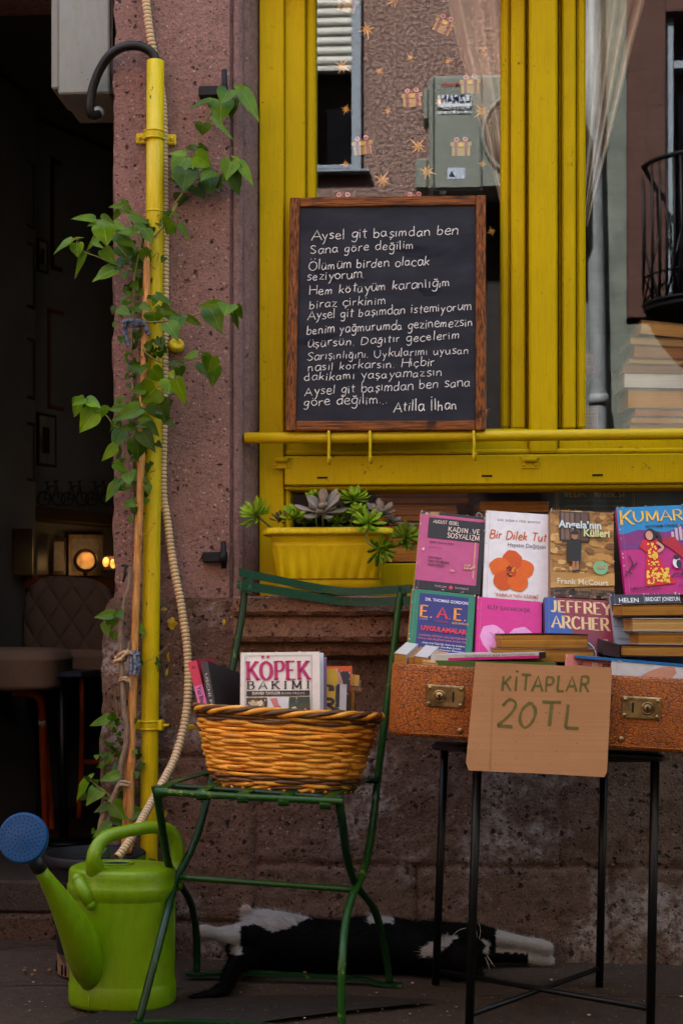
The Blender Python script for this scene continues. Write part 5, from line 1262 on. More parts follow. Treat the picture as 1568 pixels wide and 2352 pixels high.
for r_ in range(rows):
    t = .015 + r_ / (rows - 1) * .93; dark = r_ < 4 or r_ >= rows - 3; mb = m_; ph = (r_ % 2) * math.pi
    seg = 150; a0 = rng.uniform(0, 6.28); k = 0; pts = []; n = 8; base = rng.uniform(.75, 1.1)
    # each row: overlapping rods, thick in the middle and thin at their ends
    na = rng.choice((5, 6, 6, 7)); cuts = sorted(rng.uniform(0, 2 * math.pi) for _ in range(na))
    for ci in range(na):
        s0 = cuts[ci] - .16; s1 = (cuts[ci + 1] if ci < na - 1 else cuts[0] + 2 * math.pi) + .16
        m = max(8, int((s1 - s0) / (2 * math.pi) * seg)); q = []; rr = []; tn = base * rng.uniform(.8, 1.2)
        dz = rng.uniform(-.002, .002); rad_ = H / rows * .68 * rng.uniform(.82, 1.2); tz = rng.uniform(-.0028, .0028); pw = rng.uniform(-.7, .7)
        for i in range(m + 1):
            a = s0 + (s1 - s0) * i / m; wv = math.cos(a * stakes + ph + pw)
            endt = min(i, m - i) / max(1, m * .16); endt = min(1, endt)
            q.append(bpt(a, t, .0038 * wv - (1 - endt) * .006) + Vector((0, 0, dz + tz * (2 * i / m - 1) + .0008 * math.sin(a * 9 + r_)))); rr.append(rad_ * (.45 + .55 * endt) * (.86 + .14 * wv))
        mb.t = (tn, tn * rng.uniform(.94, 1.0), tn * rng.uniform(.8, 1.0))
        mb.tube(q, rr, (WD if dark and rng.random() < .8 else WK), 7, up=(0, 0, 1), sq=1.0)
mb.t = (1, 1, 1)
for s in range(stakes * 2):
    a = 2 * math.pi * s / (stakes * 2); m_.t = (.6, .55, .5); m_.tube([bpt(a, i / 8 * .97 + .01, -.0065) for i in range(9)], .0034, WK, 6)
m_.build('weave', bs)
rm = MB(Mb)
for s in range(4):
    q = []; n = 220
    for i in range(n):
        a = 2 * math.pi * i / n; b = a * 7 + s * math.pi / 2; p = bpt(a, .985, .002 + .0065 * math.cos(b)); p.z += .0058 * math.sin(b) + .002 * mnoise.noise(Vector((math.cos(a) * 3, math.sin(a) * 3, s))); q.append(p)
    g_ = (.85, .5, 1.0, .6)[s]; rm.t = (g_, g_ * .95, g_ * .85); rm.tube(q, [.0052 * (1 + .2 * math.sin(i * .37 + s)) for i in range(n)], WK if s % 2 == 0 else WD, 7, True)
rm.build('braided_rim', bs)
bm = MB(Mb)
for s in range(3):
    q = []; n = 160
    for i in range(n): a = 2 * math.pi * i / n; b = a * 9 + s * 2.1; p = bpt(a, .0, -.004 + .005 * math.cos(b)); p.z += -.001 + .004 * math.sin(b); q.append(p)
    g_ = (.7, .5, .95)[s]; bm.t = (g_, g_ * .95, g_ * .8); bm.tube(q, .0042, (WD, WD, WK)[s], 6, True)
for k in range(14):
    a = -math.pi * (.08 + .84 * k / 13); p = bpt(a, -.015, .0); dirv = Vector((math.cos(a), math.sin(a), -.25)).normalized(); bm.t = (1.1, 1, .9); bm.tube([p - dirv * .01, p + dirv * .005], .0034, WK, 8)
bm.t = (.45, .4, .35)
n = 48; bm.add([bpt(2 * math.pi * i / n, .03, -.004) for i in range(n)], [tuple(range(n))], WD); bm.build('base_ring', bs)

# books in the basket
GB = 'second-hand books in the wicker basket'
KO = [(562, 1501), (741, 1496), (545, 1640), (730, 1640)]
def low(TL, TR, BL, BR, k):      # carry a book's visible face further down into the basket
    f = lambda a, b: (b[0] + (b[0] - a[0]) * k, b[1] + (b[1] - a[1]) * k); return [TL, TR, f(TL, BL), f(TR, BR)]
CR = C(222, 214, 200); MAG = C(176, 22, 96); INK = C(26, 24, 26)
def art_kopek(A, w_, h):
    u = lambda x: x * w_; v = lambda y: h - y * w_ * .93
    A.frame(u(.06), h - u(1.06) * 1.0 if False else .01, u(.90), h - u(.045), .0006, C(96, 92, 90))
    A.frame(u(.075), .012, u(.885), h - u(.06), .0004, C(140, 136, 130))
    A.pen('K\u00d6PEK', u(.08), v(.385), u(.87), u(.235), MAG, w=.185, serif=.12, nib=.58, shear=-.03, track=.10)
    A.pen('BAKIMI', u(.085), v(.515), u(.875), u(.10), INK, w=.2, serif=.17, nib=.6, track=.42)
    A.rect(u(.075), v(.61), u(.87), v(.54), INK); A.sans('DAVID TAYLOR', u(.15), v(.592), u(.505), u(.036), CR, .02); A.sans('B.V.M.S. F.R.C.V.S.', u(.52), v(.592), u(.81), u(.026), CR)
    x = u(.075); y0, y1 = v(.92), v(.635); s = u(.27)
    for i, bgc in enumerate((C(70, 54, 34), C(206, 206, 206), C(52, 70, 34))):
        a = x + i * s; b = a + s - u(.012); A.rect(a, y0, b, y1, bgc); m = (a + b) / 2
        if i == 0:
            A.disc(m, v(0.785), s * .40, s * .34, C(150, 112, 66), 26, 0, .18, 4); A.disc(m - s * .16, v(0.715), s * .17, s * .15, C(196, 172, 134), 18, 0, .25, 2); A.disc(m + s * .16, v(0.715), s * .16, s * .15, C(214, 196, 160), 18, 0, .25, 3); A.disc(m, v(0.815), s * .1, s * .16, C(228, 216, 190), 16, 0, .2, 5); A.disc(m, v(0.855), s * .05, s * .04, C(30, 24, 22)); A.disc(m - s * .15, v(0.785), s * .03, s * .03, INK); A.disc(m + s * .14, v(0.785), s * .03, s * .03, INK)
            A.spots(a + .001, y0, b - .001, y1, 24, s * .05, (C(120, 84, 44), C(220, 204, 172)), 3, .4)
        elif i == 1:
            A.disc(m + s * .08, v(0.835), s * .3, s * .15, C(118, 122, 128), 22, .1, .06); A.disc(m + s * .15, v(0.815), s * .045, s * .03, INK); A.poly([(a + s * .1, v(0.655)), (a + s * .42, v(0.645)), (a + s * .5, v(0.735)), (b - s * .3, v(0.785)), (b - s * .32, v(0.835)), (a + s * .34, v(0.805))], C(196, 110, 104)); A.poly([(b - s * .42, v(0.835)), (b, v(0.815)), (b, v(0.895)), (b - s * .4, v(0.885))], C(204, 122, 112))
        else:
            A.rect(a, v(0.715), b, y1, C(40, 58, 40)); A.disc(a + s * .34, v(0.695), s * .07, s * .12, C(64, 74, 108), 14); A.disc(a + s * .34, v(0.650), s * .045, s * .045, C(176, 132, 90), 12); A.disc(a + s * .22, v(0.805), s * .13, s * .13, C(200, 196, 184), 18, 0, .2, 3); A.disc(b - s * .22, v(0.815), s * .19, s * .15, C(110, 44, 22), 20, 0, .12, 5); A.disc(b - s * .22, v(0.835), s * .06, s * .13, C(232, 226, 214), 14); A.disc(b - s * .22, v(0.865), s * .035, s * .025, INK)
book('large cream dog care book with pink KÖPEK title, front of the basket', GB, low(*KO, .14), (3.13, 3.17), .012, CR, art=art_kopek, pg=PG_SIDEW, back=C(200, 196, 190), name='book')
book('thin white book right behind the dog care book, only its edge visible', GB, low((600, 1501), (749, 1500), (580, 1640), (738, 1640), .14), (3.155, 3.19), .010, C(206, 210, 214), pg=PG_SIDEW)
book('thin purple edged book behind the white one in the basket', GB, low((610, 1512), (757, 1509), (590, 1640), (745, 1640), .14), (3.18, 3.215), .008, C(126, 92, 132), pg=PG_SIDEW)
def art_r(A, w_, h): A.sans('n', w_ * .55, h * .60, w_ * .9, h * .16, INK, .05); A.pen('R', w_ * .55, h * .25, w_ * .93, h * .20, INK, w=.3)
book('yellow book with black letters, beside the dog care book', GB, low((690, 1538), (778, 1536), (680, 1645), (777, 1641), .2), (3.20, 3.23), .016, C(206, 164, 34), art=art_r)
def art_face(A, w_, h):
    A.rect(0, h * .55, w_, h, C(196, 120, 124)); A.disc(w_ * .55, h * .78, w_ * .34, h * .2, C(206, 146, 136), 20); A.poly([(w_ * .62, h), (w_, h), (w_, h * .55), (w_ * .8, h * .62), (w_ * .75, h * .8)], C(30, 30, 42)); A.rect(0, 0, w_, h * .54, C(24, 24, 30)); A.disc(w_ * .5, h * .66, w_ * .08, h * .03, C(160, 40, 60))
book('paperback with a pink and dark photo cover, behind the yellow book', GB, low((740, 1540), (806, 1544), (735, 1640), (800, 1640), .2), (3.225, 3.255), .014, C(40, 38, 48), art=art_face)
def art_bw(A, w_, h): A.rect(0, 0, w_ * .38, h, C(22, 22, 26))
book('black and pale grey book at the end of the basket', GB, low((772, 1571), (800, 1573), (768, 1644), (792, 1644), .25), (3.20, 3.22), .012, C(196, 194, 192), art=art_bw)
book('orange topped old book with tan pages sticking up behind the photo cover', GB, low((734, 1532), (814, 1529), (735, 1640), (806, 1640), .2), (3.255, 3.285), .016, C(206, 84, 30), pg=PG_SIDE)
m_ = MB()
for k, (x, y, w_, h) in enumerate(((806, 1549, 20, 28), (815, 1560, 14, 26), (810, 1578, 22, 12), (800, 1588, 14, 58))):
    d = 3.24 + .006 * k; m_.slab([Pd(x, y, d), Pd(x + w_, y + 3, d - .02), Pd(x + w_ - 3, y + h, d - .02), Pd(x - 2, y + h - 3, d)], (.0, .004, 0), (PG_SIDE, PG_SIDEW, PG_SIDE, M('tan_paper', S(186, 138, 58), .85, .2, 20))[k])
tag(m_.build('book'), 'coverless book with torn curled cream pages at the far end of the basket', 'book', GB)
def art_t(A, w_, h): A.rect(w_ * .08, 0, w_, h * .62, C(28, 26, 28)); A.pen('T', w_ * .50, h * .12, w_ * .98, h * .4, C(222, 168, 40), w=.3)
book('small tan and black paperback half hidden behind the dog care book', GB, low((519, 1580), (560, 1569), (526, 1626), (556, 1624), .5), (3.22, 3.24), .02, C(176, 122, 62), art=art_t)
def spinebook(label, TL, TR, BL, BR, d, thick_dir, face, cover, art=None, cover_art=None):
    """a book whose spine faces the viewer; its cover runs back"""
    a, b, c_, e = Pd(*TL, d + .03), Pd(*TR, d + .03), Pd(*BL, d), Pd(*BR, d); Mx, wd, ht = frame3(a, b, c_, e)
    t = thing('book', Mx @ Vector((wd / 2, 0, 0)), label, 'book', GB); m_ = MB(Mx); dp = Vector(thick_dir)
    vs = [(0, 0, 0), (wd, 0, 0), (wd, 0, ht), (0, 0, ht)]; q = [Vector(v) for v in vs]
    iv = Mx.to_3x3().inverted() @ dp
    m_.add(q + [v + iv for v in q], [(0, 1, 2, 3)], face); k = len(m_.v) - 8
    m_.add([q[1], q[1] + iv, q[2] + iv, q[2]], [(0, 1, 2, 3)], cover); m_.add([q[0], q[3], q[3] + iv, q[0] + iv], [(0, 1, 2, 3)], cover)
    if art: art(Art(m_, lambda x, y, kk: (x, -kk, y)), wd, ht)
    m_.build('cover', t)
    pb = MB(Mx); s = Vector((0, 0, -.002)); e1 = iv.normalized() * .0 
    w0 = [Vector((.001, 0, .001)) + iv * .01, Vector((wd - .001, 0, .001)) + iv * .01, Vector((wd - .001, 0, ht - .003)) + iv * .01, Vector((.001, 0, ht - .003)) + iv * .01]; w1 = [v + iv * .96 for v in w0]
    pb.add(w0 + w1, [(0, 3, 2, 1), (4, 5, 6, 7), (3, 7, 6, 2), (0, 1, 5, 4), (0, 4, 7, 3), (1, 2, 6, 5)], PG_SIDE); pb.build('page_block', t)
def art_yaz(A, w_, h):
    A.rect(0, 0, w_, h * .60, C(204, 104, 160)); A.disc(w_ * .5, h * .90, w_ * .18, w_ * .18, C(120, 24, 60), 14); A.sans('Yaz Bitmesin...', w_ * .30, h * .58, w_ * .30 + h * .50, w_ * .46, INK, .01, 0, rad(-90))
def art_us(A, w_, h): A.sans('USCHI FELLNER', w_ * .28, h * .80, w_ * .28 + h * .95, w_ * .40, C(196, 192, 186), 0, 0, rad(-90))
spinebook('slim red and pink book with its spine facing out at the basket end', (431, 1524), (448, 1515), (466, 1660), (489, 1658), 3.16, (.02, .12, .0), C(196, 40, 72), C(170, 34, 62), art_yaz)
spinebook('black book with worn white spine lettering, leaning beside the slim red book', (459, 1522), (473, 1518), (487, 1660), (504, 1658), 3.15, (.075, .085, -.035), C(46, 44, 46), C(34, 28, 28), art_us)

# ------------------------------------------------------------------ black side table
TBL = M('black_table_metal', S(10, 10, 11), .42, .25, 30, .1, 200, spec=.3)
tb = thing('side_table', Pd(1245, 2340, 3.15), 'thin legged black metal side table carrying the open suitcase', 'table')
legs = (((1097, 1722, 2.98), (1077, 2366, 2.98)), ((1021, 1716, 3.35), (1000, 2262, 3.35)), ((1504, 1740, 2.945), (1493, 2376, 2.945)), ((1387, 1740, 3.33), (1376, 2267, 3.33)))
for a, b in legs:
    m_ = MB(); m_.tube([Pd(*a), Pd(*b)], .0090, TBL, 14); m_.build('leg', tb)
for a, b in (((1086, 2330, 2.98), (1376, 2225, 3.33)), ((1008, 2236, 3.35), (1492, 2318, 2.945))):
    m_ = MB(); p, q = Pd(*a), Pd(*b); p.z = max(p.z, .03); m_.tube([p, q], .0058, TBL, 10); m_.build('cross_brace', tb)
m_ = MB(); m_.ball(Pd(1241, 2274, 3.155), .006, M('bolt_steel', S(150, 150, 150), .35, .1, 30, metal=.9), 8, 6); m_.build('bolt', tb)
c4 = [Pd(1062, 1705, 2.95), Pd(1530, 1728, 2.91), Pd(1410, 1732, 3.38), Pd(992, 1703, 3.40)]
cc = sum(c4, Vector()) / 4; ring = []
for i, (a, b) in enumerate(zip(c4, c4[1:] + c4[:1])):
    d = c4[i - 1]; r_ = .05
    u, v = (d - a).normalized(), (b - a).normalized()
    for t in (0, .25, .5, .75, 1): ring.append(a + u * (r_ * (1 - t) ** 2) + v * (r_ * t ** 2))
m_ = MB(); m_.slab(ring, (0, 0, -.014), TBL)
m_.tube([p + Vector((0, 0, -.012)) for p in ring], .008, TBL, 8, True); m_.build('table_top', tb)

# ------------------------------------------------------------------ suitcase
LEA = leather(); BRASS = M('worn_brass', S(176, 146, 92), .38, .5, 40, .3, 150, metal=.85, col2=S(112, 88, 56), spec=.5)
STEEL = M('clip_steel', S(150, 160, 172), .3, .15, 40, metal=.9); STITCH = M('pale_stitching', S(196, 146, 90), .8, .1, 40)
d0 = 2.93
FTL, FTR, FBL, FBR = Pd(893, 1522, d0), Pd(1568, 1560, d0 - .075), Pd(889, 1690, d0), Pd(1568, 1731, d0 - .075)
Ms, sw, sh_ = frame3(FTL, FTR, FBL, FBR)
SWID, SDEP = .74, .40
sc_ = thing('suitcase', Ms @ Vector((SWID / 2, SDEP / 2, 0)), 'open tan leather suitcase with brass locks, filled with second-hand books', 'suitcase')
def sring(inset, z, k=7, wob=0):
    return [Vector((SWID / 2 + x, SDEP / 2 + y, z)) for x, y in rrect(SWID / 2 - inset, SDEP / 2 - inset, .045 - inset * .5, k)]
m_ = MB(Ms); rr = [sring(.012, .0), sring(.003, .002), sring(.0, .010), sring(.0, sh_ - .006), sring(.0012, sh_ - .001), sring(.004, sh_), sring(.007, sh_ - .002), sring(.008, sh_ - .01), sring(.008, .008)]
# more points along the front so that the leather can sag a little
m_.loft(rr, LEA, True, (True, True)); m_.build('shell', sc_)
for z in (sh_ - .007, .008):
    m_ = MB(Ms); n = 118
    for i in range(n):
        x = .05 + (SWID - .1) * i / n; m_.box((x, -.0006, z - .0005), (x + .0034, .0005, z + .0005), STITCH)
    m_.build('stitching', sc_)
Mi = Ms.inverted()
def onfront(px, py):      # local x, z on the front of the case
    a = Ms @ Vector((0, 0, 0)); nrm = (Ms.to_3x3() @ Vector((0, 1, 0))); d = ray(px, py); s = (a - CAM).dot(nrm) / d.dot(nrm); q = Mi @ (CAM + d * s); return q.x, q.z
for (x0, y0, x1, y1, flip) in ((978, 1574, 1066, 1626, 0), (1428, 1600, 1515, 1653, 1)):
    m_ = MB(Ms); ax_, az_ = onfront((x0 + x1) / 2, (y0 + y1) / 2); w_ = (x1 - x0) * d0 / FPX / 2; h = w_ * .58
    m_.box((ax_ - w_, -.0035, az_ - h), (ax_ + w_, .001, az_ + h), BRASS, .0015)
    m_.box((ax_ - w_ * .94, -.0042, az_ - h * .9), (ax_ + w_ * .94, -.003, az_ + h * .9), BRASS, .0006)
    for sx in (-1, 1):
        for sz in (-1, 1): m_.ball((ax_ + sx * w_ * .82, -.0045, az_ + sz * h * .7), (.0042, .003, .0042), BRASS, 10, 6)
    kx = ax_ + w_ * (.32 if flip else -.30)
    m_.lathe([(.0125, 0), (.0125, .002), (.010, .0035), (.0092, .002)], BRASS, (kx, -.004, az_), (0, -1, 0), 20); m_.lathe([(.0088, 0), (.0084, .0042), (.001, .0046)], BRASS, (kx, -.004, az_), (0, -1, 0), 18)
    m_.lathe([(.0026, 0), (.0026, .0004)], BLK, (kx, -.0088, az_ + .0015), (0, -1, 0), 10); m_.box((kx - .0011, -.0092, az_ - .0045), (kx + .0011, -.0087, az_), BLK)
    sx_ = ax_ + w_ * (-.42 if flip else .42); m_.box((sx_ - .0018, -.0048, az_ - h * .45), (sx_ + .0018, -.0041, az_ + h * .45), BLK)
    m_.build('lock', sc_)
for px, py in ((1056, 1679), (1426, 1698)):
    m_ = MB(Ms); a, b = onfront(px, py); m_.ball((a, -.0012, b), (.0062, .003, .0062), BRASS, 12, 6); m_.build('rivet', sc_)
# a plain display rest stands in the case behind the books
rs = thing('display_rest', Ms @ Vector((SWID / 2, SDEP * .75, .0)), 'dark rack behind the upright books, two steel hanger eyes showing', 'rack')
m_ = MB()
b0, b1 = Pd(968, 1560, 3.27), Pd(1600, 1570, 3.21); t0_, t1_ = Pd(1006, 1212, 3.335), Pd(1625, 1207, 3.275)
m_.slab([b0, b1, t1_, t0_], (0, .008, 0), wood('rack_board', S(70, 48, 34), S(44, 30, 22), (3, 30, 30))); m_.build('back_board', rs)
for px, py, d in ((1099, 1192, 3.33), (1429, 1179, 3.30)):
    m_ = MB(); c = Pd(px, py, d); q = [c + Vector((.0075 * math.sin(a) * 1.0, 0, .013 * math.cos(a))) for a in [2 * math.pi * i / 20 for i in range(20)]]
    m_.tube(q, .0032, STEEL, 8, True, sq=.6); m_.box((c.x - .0095, c.y - .001, c.z - .036), (c.x + .0095, c.y + .002, c.z - .008), STEEL, .001); m_.build('hanger_eye', rs)

# ------------------------------------------------------------------ cardboard price sign
def cardmat():
    m, n, l, b = nodes_of('cardboard')
    v = coords(n, l, (2, 2, 170)); f = noisen(n, l, v, 1, 2)
    f2 = noisen(n, l, coords(n, l), 5, 4)
    col = mixc(n, l, ramp(n, l, f, .3, .7), S(188, 142, 100), S(180, 133, 92)); col = mixc(n, l, ramp(n, l, f2, .4, .8), col, S(168, 122, 80))
    col = mixc(n, l, mathn(n, l, 'MULTIPLY', ramp(n, l, noisen(n, l, coords(n, l), 150, 2), .68, .74), .5), col, S(110, 78, 50))
    l.new(col, b.inputs['Base Color']); b.inputs['Roughness'].default_value = .9; b.inputs['Specular IOR Level'].default_value = .1; bumpn(n, l, b, f, .35, .001); return m
CARD = cardmat()
dK = 2.895
kTL, kTR, kBL, kBR = Pd(1092, 1521, dK), Pd(1404, 1534, dK - .035), Pd(1069, 1770, dK - .012), Pd(1392, 1786, dK - .047)
Mk, kw, kh = frame3(kTL, kTR, kBL, kBR)
k_ = MB(Mk)
o = [(.004, 0), (0, .012), (-.002 + .010, kh - .002), (.010, kh), (kw - .002, kh - .0035), (kw, kh * .5), (kw - .004, .002), (kw - .008, 0)]
bl, br_ = Mk.inverted() @ kBL, Mk.inverted() @ kBR; tl, tr = Mk.inverted() @ kTL, Mk.inverted() @ kTR
o = [(bl.x + .006, bl.z), (bl.x, bl.z + .014), (tl.x - .0005, tl.z - .004), (tl.x, tl.z), (tr.x, tr.z), (tr.x + .001, tr.z - .006), (br_.x + .001, br_.z + .01), (br_.x - .004, br_.z), ((bl.x + br_.x) / 2, (bl.z + br_.z) / 2 + .001)]
k_.slab([(x, 0, z) for x, z in o], (0, .0045, 0), CARD)
A_ = Art(k_, lambda x, y, k: (x, -k, y)); PEN = M('olive_marker', S(112, 104, 50), .7, .15, 60, col2=S(96, 92, 40))
A_.rect(bl.x + .045, bl.z + .004, bl.x + .049, bl.z + kh * .78, M('tape_mark', S(168, 122, 78), .6, .1, 30))
def kuv(px, py): q = Mk.inverted() @ Pd(px, py, dK - .02); return q.x, q.z
a, b = kuv(1150, 1586), kuv(1352, 1591); rng = random.Random(4)
A_.pen('K\u0130TAPLAR', a[0], a[1], b[0], 35 * dK / FPX, PEN, w=.17, track=.13, dy=b[1] - a[1], shear=.05, jit=.04, rng=rng, wob=rng)
a, b = kuv(1137, 1667), kuv(1228, 1668); A_.pen('20', a[0], a[1], b[0], 60 * dK / FPX, PEN, w=.115, track=.10, shear=.20, jit=.03, rng=rng, wob=rng)
a, b = kuv(1238, 1668), kuv(1331, 1672); A_.pen('TL', a[0], a[1], b[0], 54 * dK / FPX, PEN, w=.125, track=.12, shear=.06, jit=.03, rng=rng, wob=rng)
tag(k_.build('price_sign'), 'brown cardboard price sign lettered in olive marker, hanging over the suitcase front', 'sign')

# ------------------------------------------------------------------ books displayed in the suitcase
GS = 'second-hand books displayed in the suitcase'
WHT, NVY, TAN_ = C(228, 226, 226), C(28, 30, 48), C(190, 128, 66)
def art_kadin(A, w_, h):
    A.rect(0, h * .965, w_, h, C(30, 28, 36)); A.rect(w_ * .16, h * .935, w_ * .94, h * .965, C(196, 84, 134)); A.spots(w_ * .03, h * .955, w_ * .28, h * .998, 9, .006, (C(206, 166, 120),), 4)
    A.rect(w_ * .13, h * .66, w_, h * .925, C(28, 26, 34)); A.rect(w_ * .93, 0, w_, h * .93, C(34, 26, 34)); A.rect(w_ * .865, h * .2, w_ * .885, h * .66, C(222, 160, 120))
    c = C(226, 206, 192); A.pen('AUGUST BEBEL', w_ * .20, h * .855, w_ * .60, h * .042, c, w=.13); A.pen('KADIN VE', w_ * .44, h * .765, w_ * .93, h * .062, c, w=.15, track=.16); A.pen('SOSYAL\u0130ZM', w_ * .43, h * .685, w_ * .93, h * .062, c, w=.15)
    A.sans('Sabiha Zekeriya Sertel', w_ * .17, h * .60, w_ * .54, h * .022, INK, .02); A.sans('\u0130K\u0130NC\u0130 C\u0130LT', w_ * .17, h * .535, w_ * .37, h * .012, C(70, 20, 50), .01)
    A.sans('Evin\u00e7 Din\u00e7er', w_ * .17, h * .40, w_ * .38, h * .024, INK, .03); A.sans('T\u00dcRK TOPLUMUNDA', w_ * .17, h * .35, w_ * .50, h * .026, INK, .03); A.sans('KADIN SORUNU', w_ * .17, h * .305, w_ * .43, h * .026, INK, .03)
    A.rect(0, 0, w_, h * .105, C(28, 26, 40)); A.sans('TOPLUM', w_ * .30, h * .04, w_ * .48, h * .024, C(200, 160, 176)); A.disc(w_ * .55, h * .05, w_ * .03, w_ * .03, C(206, 60, 90), 12); A.sans('YAYINEV\u0130', w_ * .61, h * .04, w_ * .82, h * .024, C(200, 160, 176))
    A.spots(w_ * .72, h * .30, w_ * .90, h * .38, 10, .0045, (C(226, 170, 150),), 7); A.spots(w_ * .52, h * .25, w_ * .62, h * .28, 4, .004, (C(226, 170, 150),), 9); A.spots(w_ * .06, h * .48, w_ * .1, h * .52, 2, .005, (C(230, 190, 170),), 2)
book('worn pink paperback with black title block and black foot band, upper row', GS, [(977, 1178), (1123, 1186), (941, 1346), (1093, 1370)], (3.20, 3.26), .014, C(188, 80, 130), spine=C(204, 150, 110), art=art_kadin)
def flower(A, cx, cy, r, mats, n=5, rot=0.3):
    for i in range(n):
        a = rot + 2 * math.pi * i / n; A.disc(cx + r * .55 * math.cos(a), cy + r * .55 * math.sin(a), r * .50, r * .46, mats[i % 2], 22, a, .05, i)
    A.disc(cx, cy, r * .26, r * .26, C(190, 60, 14), 16, 0, .2, 3); A.spots(cx - r * .28, cy - r * .28, cx + r * .28, cy + r * .28, 16, r * .06, (C(230, 150, 30), C(70, 16, 12)), 5)
def art_dilek(A, w_, h):
    A.pen('GAHL SASSON & STEVE WEINSTEIN', w_ * .18, h * .89, w_ * .84, h * .022, C(60, 58, 60), w=.15); A.k = 3
    A.pen('Bir Dilek Tut', w_ * .06, h * .685, w_ * .94, h * .058, C(206, 92, 10), w=.24, caps=False, shear=.15, track=.12); A.sans('Hayat\u0131n De\u011fi\u015fsin', w_ * .35, h * .605, w_ * .93, h * .045, C(50, 48, 52))
    flower(A, w_ * .42, h * .32, w_ * .335, (C(222, 98, 10), C(206, 80, 8))); A.sans('\u201cKABALA\u201dNIN G\u0130ZEM\u0130', w_ * .17, h * .035, w_ * .84, h * .035, C(196, 80, 20), .012)
book('white paperback with large orange flower on its cover', GS, [(1127, 1173), (1273, 1184), (1098, 1374), (1250, 1384)], (3.195, 3.255), .013, WHT, spine=C(200, 198, 198), art=art_dilek)
def art_angela(A, w_, h):
    br = [C(186, 140, 66), C(150, 104, 40), C(206, 166, 96), C(120, 80, 34), C(168, 120, 52)]; A.spots(0, h * .28, w_, h, 150, w_ * .055, br, 8, 1.6)
    A.rect(w_ * .14, h * .64, w_ * .62, h * .985, C(58, 36, 26)); A.rect(w_ * .17, h * .66, w_ * .37, h * .97, C(120, 92, 74)); A.rect(w_ * .40, h * .66, w_ * .59, h * .97, C(92, 66, 56))
    for x in (.22, .30, .47): A.rect(w_ * x, h * .66, w_ * (x + .012), h * .97, C(40, 26, 20))
    A.rect(0, h * .155, w_, h * .28, C(176, 130, 62)); A.poly([(0, h * .155), (w_, h * .30), (w_, h * .16), (0, h * .10)], C(196, 150, 78)); A.rect(0, 0, w_, h * .10, C(70, 50, 40)); A.spots(0, 0, w_, h * .10, 40, .004, (C(110, 80, 60), C(40, 28, 24)), 2, 2)
    c = C(24, 20, 20); s = C(170, 112, 76); x = w_ * .37
    A.poly([(x - w_ * .12, h * .40), (x + w_ * .10, h * .40), (x + w_ * .12, h * .62), (x + w_ * .06, h * .67), (x - w_ * .05, h * .67), (x - w_ * .12, h * .60)], c); A.rect(x - w_ * .03, h * .30, x + w_ * .015, h * .41, s); A.rect(x + w_ * .03, h * .31, x + w_ * .07, h * .41, s); A.disc(x + w_ * .01, h * .70, w_ * .05, w_ * .065, s, 14); A.disc(x + w_ * .01, h * .735, w_ * .062, w_ * .035, c, 14); A.disc(x - w_ * .005, h * .295, w_ * .04, w_ * .015, c, 10); A.disc(x + w_ * .06, h * .305, w_ * .035, w_ * .015, c, 10)
    A.sans('Angela\u2019n\u0131n', w_ * .12, h * .79, w_ * .80, h * .085, C(198, 216, 214), .03); A.sans('K\u00fclleri', w_ * .52, h * .70, w_ * .93, h * .085, C(204, 210, 150), .03); A.sans('Hat\u0131ralar', w_ * .72, h * .645, w_ * .91, h * .025, c, .02)
    A.disc(w_ * .78, h * .345, w_ * .115, w_ * .115, C(120, 178, 130), 24); A.sans('PULITZER', w_ * .70, h * .355, w_ * .87, h * .022, C(196, 150, 60), .02); A.sans('\u00d6D\u00dcL\u00dc', w_ * .72, h * .325, w_ * .85, h * .02, C(196, 80, 70), .02); A.sans('Frank McCourt', w_ * .10, h * .145, w_ * .90, h * .062, C(212, 206, 178), .02); A.sans('Epsilon', w_ * .38, h * .07, w_ * .62, h * .03, C(150, 130, 100))
book('brown photo paperback of a boy by a stone wall and window', GS, [(1275, 1174), (1421, 1178), (1251, 1369), (1397, 1379)], (3.17, 3.235), .034, C(164, 116, 52), spine=C(120, 84, 44), art=art_angela, pg=PG_SIDE)
